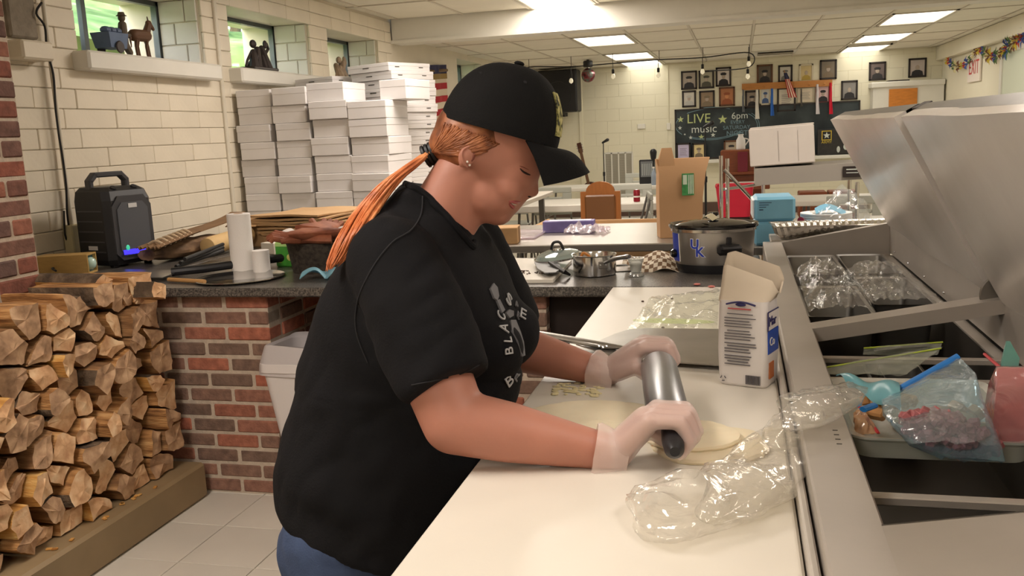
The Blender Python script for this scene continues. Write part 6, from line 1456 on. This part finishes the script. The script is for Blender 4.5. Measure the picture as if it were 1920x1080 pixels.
build('emblem_border', MB().bb(p.x-.075, p.x+.075, YW-.133, YW-.129, p.z-.075, p.z+.075), mat('emblem_gold', (206, 180, 60), .5), pr_); build('emblem_field', MB().bb(p.x-.062, p.x+.062, YW-.135, YW-.132, p.z-.062, p.z+.062), mat('print_black2', (30, 28, 28), .5), pr_)
pts = [(.055*(1 if k % 2 == 0 else .42)*math.sin(k*math.pi/5), .055*(1 if k % 2 == 0 else .42)*math.cos(k*math.pi/5)) for k in range(10)]
build('star', MB().prism(pts, (p.x, YW-.135, p.z), (1, 0, 0), (0, 0, 1), (0, -.003, 0)), chw, pr_)
text('ARMY', .06, (p.x, YW-.134, p.z-.105), (1, 0, 0), (0, 0, 1), mat('emblem_gold', (206, 180, 60), .5), pr_)
for k, (x, y) in enumerate([(1590, 262), (1586, 275), (1572, 280)]): q = far(x, y, YW-.132); build('printed_shape', MB().ell((q.x, YW-.131, q.z), (.05-.012*k, .004, .05), None, 10), chw, pr_)
# rack with straps and flag
a, b = far(1391, 164), far(1560, 156)
t = thing('wall_rack', 'orange wooden wall rack hung with straps across the portraits', 'rack', ((a.x+b.x)/2, YW-.03, 1.9))
oak = mat('orange_oak', (190, 128, 66), .5, var=.1, stretch=(1, 8, 8))
build('rail', MB().loft([[Vector((p.x, YW-.05+dy, p.z+dz)) for dy, dz in ((0, -.045), (0, .055), (.048, .055), (.048, -.045))] for p in (a, b)]), oak, t)
for k in range(6): p = a.lerp(b, (k+.5)/6); build('peg', MB().lathe([(.01, 0), (.012, .04), (.018, .05)], (p.x, YW-.05, p.z-.01), 10, (0, -1, .2)), oak, t)
def strap(x, y0, y1, w_, c, label):
    p, q = far(x, y0, YW-.07), far(x+1, y1, YW-.06); build('hanging_strap', MB().sheet(lambda u, v: (p.x+(q.x-p.x)*v+(u-.5)*w_*(.5+.5*v*v), YW-.075+.01*math.sin(u*6+v*5), p.z+(q.z-p.z)*v), 6, 10, .006), mat('strap_%d' % sum(c), c, .7), label=label, cat='strap', group='straps hanging from the wall rack')
strap(1393, 168, 210, .04, (110, 112, 116), 'thin grey strap at the left end of the rack'); strap(1419, 168, 223, .07, (222, 218, 210), 'long white strap flaring over the blackboard'); strap(1447, 166, 217, .06, (48, 104, 190), 'blue strap hanging over the blackboard')
strap(1502, 166, 200, .03, (90, 84, 78), 'thin dark strap in front of the plain certificate'); strap(1532, 158, 214, .06, (214, 208, 212), 'white and grey strap beside the pink portrait'); strap(1557, 155, 214, .06, (206, 30, 56), 'bright red strap at the right end of the rack')
p, q = far(1470, 132, YW-.12), far(1484, 178, YW-.14)
t = thing('small_flag', 'small striped flag hanging from its stick in front of the rack', 'flag', (q.x, YW-.12, q.z))
build('stick', MB().tube([p, far(1479, 156, YW-.05)], .006, 6), oak, t)
def fl2(u, v): return (p.x+.02+(q.x-p.x)*v+(u-.5)*.13*(.4+.6*v), YW-.13+.012*math.sin(u*9), p.z-.04+(q.z-p.z)*v)
for k in range(7): build('stripe', MB().sheet(lambda u, v, k=k: fl2((k+u)/7, .25+.75*v), 2, 8, .004), [bred, bwh][k % 2], t)
build('blue_field', MB().sheet(lambda u, v: fl2(u, .25*v), 6, 4, .005), bnv, t)
# wall fittings
vs_ = far(1134, 287); ve = far(1187, 350)
t = thing('wall_grille', 'tall white louvred air grille on the far wall', 'vent', ((vs_.x+ve.x)/2, YW, ve.z-.3))
f = MB(); zt_, zb_ = vs_.z, ve.z-.35; n = 4; W_ = (ve.x-vs_.x)/n
for k in range(n+1): f.bb(vs_.x+k*W_-.012, vs_.x+k*W_+.012, YW-.02, YW, zb_, zt_)
f.bb(vs_.x, ve.x, YW-.02, YW, zt_-.02, zt_+.01); f.bb(vs_.x, ve.x, YW-.02, YW, zb_, zb_+.02); build('frame', f, white_paint, t)
build('backing', MB().bb(vs_.x, ve.x, YW-.004, YW, zb_, zt_), mat('vent_grey', (150, 146, 134), .7), t)
for k in range(n):
    l = MB()
    z = zb_+.03
    while z < zt_-.02: l.bb(vs_.x+k*W_+.014, vs_.x+(k+1)*W_-.014, YW-.012, YW-.004, z, z+.008); z += .018
    build('louvre', l, mat('vent_light', (196, 190, 174), .6), t, kind='stuff')
p = far(1203, 237); build('thermostat', MB().box((p.x, YW-.012, p.z), (.13, .025, .08), 0, .005), mat('plate_white', (226, 222, 212), .4), label='small white thermostat on the far wall', cat='thermostat')
p = far(1254, 237); t = thing('wall_switch', 'white switch box with conduit left of the blackboard', 'switch', (p.x, YW, p.z-.06)); build('box', MB().box((p.x, YW-.02, p.z), (.06, .04, .11), 0, .005), mat('plate_white', (226, 222, 212), .4), t); build('conduit', MB().tube([(p.x, YW-.012, p.z), (p.x, YW-.012, 2.46)], .009, 8), blockm, t)
# white cupboard with orange board
a, b = far(1633, 152, 15.0), far(1768, 152, 15.0)
t = thing('white_cupboard', 'tall white built-in cupboard with orange wooden panel in the far right corner', 'cupboard', ((a.x+3.0)/2, 15.0, 0))
build('carcass', MB().bb(a.x+.03, 2.99, 14.98, 15.28, 0, 1.90), white_paint, t); build('cornice', MB().bb(a.x, 3.0, 14.94, 15.28, 1.90, 1.985, .012), white_paint, t)
p, q = far(1667, 170, 14.97), far(1719, 206, 14.97); build('wooden_panel', MB().bb(p.x, q.x, 14.955, 14.98, q.z-.2, p.z+.02, .004), mat('pine_orange', (206, 128, 48), .45, var=.15, stretch=(1, 1, 6)), t)
build('black_folder', MB().bb(far(1661, 147).x, far(1700, 147).x, 15.02, 15.22, 1.985, 2.005), frame_blk, label='flat black folder on top of the white cupboard', cat='folder')
# exit sign and paper garland on the right wall
XW = WR-.03
def rw(px, py, x=XW): return at(px, py, X=x)
a, b = rw(1806, 103), rw(1836, 150)
t = thing('exit_sign', 'white exit sign with red letters on the right wall', 'sign', (XW, (a.y+b.y)/2, b.z))
p = rw(1826, 130); hw = abs(a.y-b.y)/2
build('plate', MB().bb(XW, XW+.025, p.y-.30, p.y+.34, p.z-.16, p.z+.20, .005), mat('sign_white', (236, 224, 214), .4), t)
text('EXIT', .26, (XW-.002, p.y, p.z+.02), (0, -1, 0), (0, 0, 1), mat('exit_red', (196, 40, 40), .5), t)
gp_ = [rw(x, y, XW-.02) for x, y in [(1778, 112), (1795, 124), (1815, 118), (1838, 90), (1852, 101), (1868, 106), (1884, 96), (1900, 82), (1922, 66), (1950, 70)]]
t = thing('paper_garland', 'colourful paper flower garland strung along the right wall', 'garland', (XW, gp_[0].y, gp_[0].z))
G = bezier(gp_, 8); build('cord', MB().tube(G, .006, 5), mat('garland_cord', (90, 70, 50), .8), t)
gc = [(214, 190, 70), (180, 60, 50), (70, 90, 160), (90, 120, 70), (220, 210, 160), (120, 80, 60)]
for k in range(0, len(G), 2):
    c = G[k]; m_ = mat('garland_%d' % (k//2 % 6), gc[k//2 % 6], .8); f = MB(); r_ = .05+.06*rl.random()*(2 if k > 50 else 1)
    for q in range(7):
        a_ = q*2*math.pi/7+k; d = Vector((-.25, math.cos(a_), math.sin(a_))).normalized(); f.tube([c, c+d*r_*.6+Vector((-.02, 0, 0)), c+d*r_], [.004, .016, .003], 5, flat=.4)
    build('paper_flower', f, m_, t)
a, b = rw(1882, 112), rw(1925, 190)
dr = struct('door_1', MB().bb(XW-.005, XW+.02, 8.98, a.y, 0, 2.12), mat('pale_door', (214, 220, 200), .5), label='pale door on the right wall')
build('door_frame', MB().bb(XW-.02, XW+.02, a.y, a.y+.09, 0, 2.18).bb(XW-.02, XW+.02, 8.97, a.y+.09, 2.12, 2.2), white_paint, dr)
# ceiling vents, string lights, mirror ball, loudspeaker
for k, (x, y) in enumerate([(1453, 98), (1452, 111)]):
    p = at(x, y, Z=ZC2-.006); t = thing('ceiling_vent', 'white ceiling air vent, %s of two above the portraits' % ['nearer', 'farther'][k], 'vent', (p.x, p.y, ZC2-.02), 0, 'ceiling air vents')
    f = MB(); f.bb(p.x-.30, p.x+.30, p.y-.30, p.y+.30, ZC2-.012, ZC2-.004, .003); build('frame', f, white_paint, t)
    for q in range(4): build('slat', MB().box((p.x, p.y-.2+.13*q, ZC2-.02), (.5, .06, .006), Matrix.Rotation(R(25), 3, 'X')), [mat('vent_shadow', (96, 90, 80), .8), gridm][q % 2], t)
YS = 12.6
SP = [at(x, y, Y=YS) for x, y in [(978, 140), (992, 126), (1071, 125), (1149, 119), (1236, 112), (1318, 108), (1405, 99)]]+[at(1404, 126, Y=YS+.4), at(1330, 133, Y=YS+1.2)]
t = thing('string_lights', 'black string of clear bulbs hanging below the hall ceiling', 'string lights', SP[2]); build('cable', MB().tube(bezier(SP, 6), .008, 6), black_rubber, t)
build('ceiling_hook', (lambda m: [m.tube([q_, Vector((q_.x, q_.y, ZC2))], .004, 5) for q_ in SP[1:8]] and m)(MB()), black_rubber, t)
bulbm = mat('bulb_glass', (244, 234, 206), .15, es=.35)
for k, (x, y) in enumerate([(991, 127), (1070, 125), (1149, 119), (1234, 112), (1317, 108), (1404, 99), (1402, 126)]):
    p = at(x, y, Y=YS+(.4 if k == 6 else 0)); d_ = [.04, .10, .08, .11, .09, .05, .03][k]; build('cord_drop', MB().tube([p, p-Vector((0, 0, d_))], .005, 5), black_rubber, t)
    sk_ = build('socket', MB().lathe([(.012, 0), (.018, .01), (.018, .06), (.012, .065)], p-Vector((0, 0, d_+.06)), 10), black_rubber, t); build('bulb', MB().lathe([(.003, 0), (.024, .015), (.03, .035), (.022, .06), (.012, .075)], p-Vector((0, 0, d_+.13)), 12), bulbm, sk_)
p = at(1103, 116, Z=ZC2-.03); c = at(1103, 141, Y=p.y); sc_m = c.y
t = thing('mirror_ball', 'red and green mirror ball on a black motor under the ceiling', 'mirror ball', (c.x, c.y, c.z-.1))
build('motor', MB().lathe([(.06, 0), (.07, .01), (.07, .08), (.06, .09)], (c.x, c.y, c.z+.115), 20), blk, t); build('hanger', MB().tube([(c.x, c.y, c.z+.19), (c.x, c.y, ZC2)], .02, 8), blk, t)
build('ball', MB().ell(c, (.103, .103, .103), None, 22), ramp_mat('mirror_tiles', [(.35, (60, 40, 44)), (.5, (130, 50, 60)), (.65, (96, 120, 110))], 14, .25, 0, rough_metal=.7), t, smooth=False)
build('neck', MB().tube([c+Vector((0, 0, .09)), c+Vector((0, 0, .12))], .02, 10), shiny, t)
a, b = at(1007, 133, Y=14.6), at(1083, 209, Y=14.6)
t = thing('wall_loudspeaker', 'large black loudspeaker mounted high by the far left corner', 'speaker', ((a.x+b.x)/2, 14.8, b.z))
cxs = (a.x+b.x)/2; build('cabinet', MB().bb(a.x, b.x, 14.6, 15.0, b.z, a.z, .02), blk, t); build('grille', MB().bb(a.x+.02, b.x-.02, 14.585, 14.6, b.z+.02, a.z-.02, .006), mat('grille_black', (26, 26, 28), .6, bump=.3, bs=500), t)
build('driver_ring', MB().lathe([(.20, -.002), (.215, .004), (.22, -.002)], (cxs+.02, 14.584, b.z+.28), 32, (0, -1, 0)), mat('ring_dark', (36, 36, 38), .5), t); build('badge', MB().bb(cxs-.05, cxs+.06, 14.578, 14.586, b.z+.055, b.z+.10), mat('badge_silver', (190, 190, 192), .4), t)
build('bracket', MB().bb(cxs-.03, cxs+.03, 14.8, 15.29, b.z-.06, b.z-.0).bb(cxs-.08, cxs+.08, 14.75, 14.85, b.z-.07, b.z-.04), blk, t)
# tables
tw = mat('folding_table_white', (224, 220, 210), .4); tl = mat('table_leg_grey', (110, 108, 104), .4, .5)
def table(x0, x1, y0, y1, label, z=.74, apron=.05):
    t = thing('folding_table', label, 'table', ((x0+x1)/2, (y0+y1)/2, 0), 0, 'white folding tables'); build('table_top', MB().bb(x0, x1, y0, y1, z-apron, z, .01), tw, t)
    for x in (x0+.12, x1-.12):
        for y in (y0+.08, y1-.08): build('leg', MB().tube([(x, y, 0), (x+(.05 if x < (x0+x1)/2 else -.05), y, z-apron)], .014, 8), tl, t)
        build('brace', MB().tube([(x, y0+.08, .35), (x, y1-.08, .35)], .010, 6), tl, t)
    return t
table(-2.35, -.42, 8.85, 9.65, 'nearest white folding table, behind the wooden chair', apron=.075)
table(-2.6, -.75, 11.5, 12.2, 'white folding table farther back under the mixer', apron=.05)
table(.45, 2.1, 8.6, 9.3, 'white folding table beyond the plastic bag, half hidden by the steel lid')
table(.9, 2.6, 6.45, 7.15, 'white folding table with black crossed legs beside the steel lid')
grey_c = mat('chair_grey', (168, 170, 160), .5); pale_c = mat('chair_pale', (206, 208, 200), .5)
def fchair(x, y, rz, m, label):
    t = thing('folding_chair', label, 'chair', (x, y, 0), rz, 'grey folding chairs in the hall')
    b = MB()
    for (a0, a1, z0, z1) in ((-.22, .22, .80, .86), (-.22, .22, .56, .68), (-.22, -.12, .68, .80), (.12, .22, .68, .80), (-.12, .12, .725, .755)): b.bb(a0, a1, .18+.0, .205, z0, z1, .006)
    build('backrest', b, m, t, local=True); build('seat', MB().bb(-.21, .21, -.20, .17, .43, .455, .01), m, t, local=True)
    for s_ in (-1, 1):
        build('leg', MB().tube([(s_*.20, -.20, .0), (s_*.20, .08, .44), (s_*.20, .19, .84)], .011, 8), tl, t, local=True); build('leg', MB().tube([(s_*.185, .26, .0), (s_*.185, -.06, .43)], .011, 8), tl, t, local=True)
    build('stretcher', MB().tube([(-.2, -.13, .11), (.2, -.13, .11)], .008, 6), tl, t, local=True)
    return t
def chair_at(px, z_px, Y, rz, m, label, ztop=.86): p = at(px, z_px, Y=Y); return fchair(p.x, Y, rz, m, label)
chair_at(1038, 350, 9.95, R(184), grey_c, 'grey folding chair with slotted back left of the wooden chair')
chair_at(1190, 345, 10.1, R(176), pale_c, 'pale folding chair behind the soda can'); chair_at(1205, 333, 12.6, R(180), pale_c, 'pale folding chair in front of the mixer')
chair_at(1180, 380, 8.5, R(-80), grey_c, 'grey folding chair seen side-on beside the wooden chair'); chair_at(960, 372, 10.1, R(180), grey_c, 'grey folding chair half hidden by the cap peak')
chair_at(1608, 348, 7.7, R(170), grey_c, 'grey folding chair behind the crossed-leg table')
# wooden chair
p0 = at(1089, 400, Y=8.1); p1 = at(1165, 400, Y=8.1); zt_ = at(1125, 340, Y=8.1).z; cxw = (p0.x+p1.x)/2; hw_ = (p1.x-p0.x)/2
t = thing('wooden_chair', 'arched orange-brown wooden chair with brown leather back facing the tables', 'chair', (cxw, 8.1, 0))
arch = [(-hw_, .42), (hw_, .42), (hw_*.97, zt_-.09), (hw_*.70, zt_-.09)]+[(hw_*.70*math.cos(a), zt_-.09+.09*math.sin(a)) for a in [k*math.pi/10 for k in range(1, 10)]]+[(-hw_*.70, zt_-.09), (-hw_*.97, zt_-.09)]
build('back_frame', MB().prism(arch, (cxw, 8.08, 0), (1, 0, 0), (0, 0, 1), (0, .045, 0)), mat('chair_wood', (176, 110, 56), .4, var=.1, stretch=(6, 6, 1)), t)
build('leather_panel', MB().box((cxw, 8.072, (zt_-.12+.5)/2), (hw_*1.5, .03, zt_-.12-.5), 0, .02), mat('brown_leather_seat', (128, 86, 52), .4), t)
build('seat', MB().bb(cxw-hw_, cxw+hw_, 8.12, 8.52, .40, .46, .02), mat('brown_leather_seat', (128, 86, 52), .4), t)
for x in (-1, 1):
    for y in (8.1, 8.48): build('leg', MB().bb(cxw+x*(hw_-.025)-.02, cxw+x*(hw_-.025)+.02, y-.02, y+.02, 0, .42), mat('chair_wood', (176, 110, 56), .4), t)
p = at(1192, 380, Z=.74); p.y = max(p.y, 9.0); t = thing('soda_can', 'red and white soda can on the nearest white table', 'can', p); build('can_body', MB().lathe([(.026, 0), (.033, .006), (.033, .108), (.027, .12)], p, 24), mat('can_red', (150, 34, 50), .3, .4, var=.3, vs=20), t); build('can_lid', MB().lathe([(.027, .118), (.026, .122), (.001, .119)], p, 20), shiny, t); build('white_band', MB().lathe([(.0333, .045), (.0333, .06)], p, 24, caps=False), pw, t)
# guitar, microphones, mixer
Yg = 14.2; hd0, nb = at(1090, 284, Y=Yg), at(1104, 342, Y=Yg); bdc = at(1107, 372, Y=Yg)
t = thing('guitar', 'dark acoustic guitar standing by the far wall left of the microphone', 'guitar', (bdc.x, Yg, 0))
d = (nb-hd0).normalized(); s_ = Vector((d.z, 0, -d.x)); body_p = []
for k in range(28):
    a = 2*math.pi*k/28; w_ = .19*(1-.22*math.cos(a)**2*0)*(1+.18*math.cos(a)-.22*math.sin(a)**4*0); body_p.append(nb+d*(.23+.24*math.cos(a))+s_*(w_*math.sin(a)*(1-.25*math.exp(-((math.cos(a)+.1)/.25)**2))))
build('body', MB().loft([[q+Vector((0, -.05, 0)) for q in body_p], [q+Vector((0, .05, 0)) for q in body_p]]), mat('guitar_dark', (70, 36, 24), .3), t); build('neck', MB().box((nb+hd0)/2+Vector((0, -.055, 0)), (.045, .02, (nb-hd0).length+.1), Matrix((s_, Vector((0, 1, 0)), -d)).transposed(), .004), mat('guitar_neck', (96, 66, 44), .5), t)
build('headstock', MB().box(hd0-d*.06+Vector((0, -.05, 0)), (.07, .02, .16), Matrix((s_, Vector((0, 1, 0)), -d)).transposed(), .006), mat('guitar_dark', (70, 36, 24), .3), t)
for k in range(3):
    for q in (-1, 1): build('tuning_peg', MB().ell(hd0-d*(.02+.04*k)+s_*(q*.045)+Vector((0, -.05, 0)), (.012, .008, .012), None, 8), shiny, t)
build('stand', MB().tube([nb+d*.3+Vector((0, .07, 0)), Vector((nb.x, Yg+.1, .02))], .01, 6).tube([(nb.x-.15, Yg-.12, .01), (nb.x, Yg+.08, .25), (nb.x+.15, Yg-.12, .01)], .01, 6), blk, t)
def mic_stand(px, ytop, Y, label, lean=0):
    a = at(px, ytop, Y=Y); t = thing('microphone_stand', label, 'microphone stand', (a.x, Y, 0)); build('pole', MB().tube([(a.x, Y, .02), (a.x, Y, a.z*.62)], .012, 8).tube([(a.x, Y, a.z*.6), (a.x+lean, Y, a.z)], .007, 8), blk, t)
    build('base', MB().lathe([(.14, 0), (.14, .015), (.02, .03)], (a.x, Y, 0), 24), blk, t); build('clutch', MB().lathe([(.018, 0), (.018, .06)], (a.x, Y, a.z*.6), 12), blk, t)
    build('microphone', MB().cap((a.x+lean-.01, Y, a.z-.02), (a.x+lean+.07, Y-.03, a.z+.02), .014, .024, 10), blk, t); return t
mic_stand(1131, 265, 13.6, 'tall black microphone stand in front of the wall grille'); mic_stand(1322, 235, 9.6, 'thin black microphone stand between the paper sack and the chrome rack')
a, b = at(1198, 300, Y=11.8), at(1233, 331, Y=11.8)
t = thing('sound_mixer', 'black framed audio mixer propped up on the far white table', 'mixer', ((a.x+b.x)/2, 11.8, .74))
build('case', MB().bb(a.x, b.x, 11.8, 11.9, .741, a.z, .01), blk, t); build('face_panel', MB().bb(a.x+.02, b.x-.02, 11.79, 11.8, b.z, a.z-.02), mat('mixer_grey', (120, 122, 124), .4), t)
l = MB(); [l.bb(a.x+.04+.024*k, a.x+.046+.024*k, 11.785, 11.79, b.z+.02, a.z-.05) for k in range(8)]; build('faders', l, chw, t, kind='stuff')
p = at(1225, 290, Y=11.7); t = thing('black_microphone', 'large black microphone above the mixer', 'microphone', (p.x, 11.7, .74)); build('head', MB().cap(p+Vector((0, 0, .03)), p+Vector((0, 0, -.04)), .045, .035, 14), blk, t); build('stand', MB().tube([p-Vector((0, 0, .05)), (p.x, 11.7, .74)], .01, 6).lathe([(.07, 0), (.06, .015)], (p.x, 11.7, .742), 16), blk, t)
p = at(1226, 345, Y=11.6); t = thing('water_bottle', 'clear water bottle on the far white table by the mixer', 'bottle', (p.x, 11.6, .74)); build('bottle_body', MB().lathe([(.03, 0), (.034, .01), (.034, .13), (.03, .15), (.014, .19), (.013, .21)], (p.x, 11.6, .741), 18), film('bottle_plastic', (214, 226, 240), .35, .1, 0, 5), t); build('cap', MB().lathe([(.015, 0), (.015, .02)], (p.x, 11.6, .95), 14), pw, t)
# piano, jug, book, red bin, chrome rack with grey top and white box
Yp = 10.6; a, b = at(1350, 284, Y=Yp), at(1440, 345, Y=Yp)
t = thing('wooden_organ', 'reddish brown wooden organ behind the white carton', 'organ', ((a.x+b.x)/2, Yp+.3, 0)); owd = mat('organ_wood', (132, 70, 40), .4, var=.15, stretch=(1, 6, 6))
build('upper_case', MB().bb(a.x, b.x, Yp+.25, Yp+.6, .7, a.z, .01), owd, t); build('key_shelf', MB().bb(a.x-.02, b.x+.02, Yp-.05, Yp+.25, .72, .78, .01), owd, t); build('keys', MB().bb(a.x+.05, b.x-.05, Yp-.02, Yp+.14, .781, .80), chw, t); build('lower_case', MB().bb(a.x+.03, b.x-.03, Yp+.2, Yp+.6, 0, .72), owd, t); build('music_shelf', MB().bb(a.x+.05, b.x-.05, Yp+.18, Yp+.26, a.z-.28, a.z-.25, .004), owd, t)
p, q = at(1383, 284, Y=Yp+.2), at(1402, 304, Y=Yp+.2); build('maroon_book', MB().bb(p.x, q.x, Yp+.19, Yp+.225, a.z-.25, a.z-.02, .004), mat('maroon_cover', (120, 30, 48), .5), label='maroon book standing on the wooden organ', cat='book')
p = at(1389, 283, Y=Yp+.4); build('white_jug', MB().lathe([(.045, 0), (.052, .01), (.052, .11), (.03, .15), (.028, .17), (.034, .172), (.034, .18)], (p.x, Yp+.42, a.z), 22).tube(bezier([(p.x+.04, Yp+.42, a.z+.13), (p.x+.09, Yp+.42, a.z+.11), (p.x+.05, Yp+.42, a.z+.05)], 4), .008, 6), mat('jug_white', (228, 226, 224), .35), label='white plastic jug on top of the wooden organ', cat='jug')
Yb = 7.6; a, b = at(1341, 350, Y=Yb), at(1414, 392, Y=Yb); cxb = (a.x+b.x)/2; hb = (b.x-a.x)/2
build('red_tub', MB().loft([sq(cxb, Yb+.2, a.z-.26, hb*1.6, .30, .04), sq(cxb, Yb+.2, a.z-.02, hb*1.95, .38, .04), sq(cxb, Yb+.2, a.z, hb*2.05, .40, .04), sq(cxb, Yb+.2, a.z-.004, hb*1.85, .34, .04), sq(cxb, Yb+.2, a.z-.24, hb*1.5, .27, .04)]), mat('tub_red', (206, 32, 62), .4), label='bright red plastic tub behind the chrome rack', cat='tub')
build('crate_stand', MB().bb(cxb-hb*.8, cxb+hb*.8, Yb+.05, Yb+.35, 0, a.z-.262, .01), dk, label='dark stand under the red tub', cat='stand')
Yr = 6.0; chrome = shiny
t = thing('chrome_rack', 'chrome tube rack with diagonal brace carrying the grey metal top', 'rack', (.38, Yr+.25, 0))
xl = at(1352, 330, Y=Yr).x; zl = at(1352, 292, Y=Yr).z
zs0 = at(1415, 348, Y=Yr).z
for x, y, z in ((xl, Yr, zl), (xl+.04, Yr+.02, zl-.02), (.72, Yr+.04, zs0), (.16, Yr+.45, zs0), (.72, Yr+.45, zs0)): build('leg', MB().tube([(x, y, 0), (x, y, z)], .013, 10), chrome, t)
p, q = at(1358, 318, Y=Yr), at(1414, 378, Y=Yr); build('brace', MB().tube([p, q], .012, 10), chrome, t); build('cross_bar', MB().tube([(xl, Yr, .70), (.72, Yr+.04, .70)], .010, 8), chrome, t); build('cross_bar', MB().tube([(xl, Yr, zs0-.02), (.16, Yr+.45, zs0-.02)], .010, 8), chrome, t)
top = build('metal_top', MB().loft([[Vector((.10, Yr, zs0)), Vector((.10, Yr+.5, zs0)), Vector((.10, Yr+.5, zs0+.105)), Vector((.10, Yr, zs0+.105))], [Vector((.76, Yr, zs0+.02)), Vector((.76, Yr+.5, zs0+.02)), Vector((.76, Yr+.5, zs0+.125)), Vector((.76, Yr, zs0+.125))]]), mat('grey_enamel', (150, 144, 136), .5), t)
p, q = at(1580, 312, Y=Yr-.004), at(1618, 331, Y=Yr-.004); build('black_sign', MB().bb(p.x, q.x, Yr-.02, Yr-.006, q.z, p.z, .002), frame_blk, label='small black sign with white printed lines on the grey metal top', cat='sign')
build('print_line', MB().bb(p.x+.02, q.x-.03, Yr-.0215, Yr-.0195, p.z-.022, p.z-.016).bb(p.x+.02, q.x-.03, Yr-.0215, Yr-.0195, p.z-.042, p.z-.038), chw, [o for o in C.objects if o.name.startswith('black_sign')][0])
a, b = at(1408, 252, Y=Yr+.05), at(1530, 316, Y=Yr+.05)
t = thing('white_box', 'large white carton resting tilted on the grey metal top', 'box', ((a.x+b.x)/2, Yr+.25, zs0+.122), R(-3)); hw2 = (b.x-a.x)/2; H2 = a.z-b.z+.01
build('carton', MB().box((0, 0, H2/2+.002), (hw2*2, .38, H2), Matrix.Rotation(R(-2.5), 3, 'Y'), .006), mat('box_white_warm', (206, 198, 190), .6, var=.03), t, local=True); build('crease', MB().box((-.02, -.1905, H2/2), (.003, .002, H2*.8), Matrix.Rotation(R(-2.5), 3, 'Y')).box((.10, -.1905, H2/2), (.002, .002, H2*.8), Matrix.Rotation(R(-2.5), 3, 'Y')), mat('crease_grey', (150, 142, 134), .7), t, local=True)
build('lid_flap', MB().box((-.0, .0, H2+.006), (hw2*1.96, .36, .008), Matrix.Rotation(R(-2.5), 3, 'Y'), .002), mat('box_white_warm', (206, 198, 190), .6), t, local=True)
for k, x in enumerate((.75, 1.05)): build('brown_bench', MB().bb(x-.14, x+.14, 9.9, 10.2, .45, .72, .01).bb(x-.12, x+.12, 9.95, 10.15, 0, .45), owd, label='brown wooden box seat beyond the white table, %s of two' % ['left', 'right'][k], cat='seat')
# remaining origins and shading are final
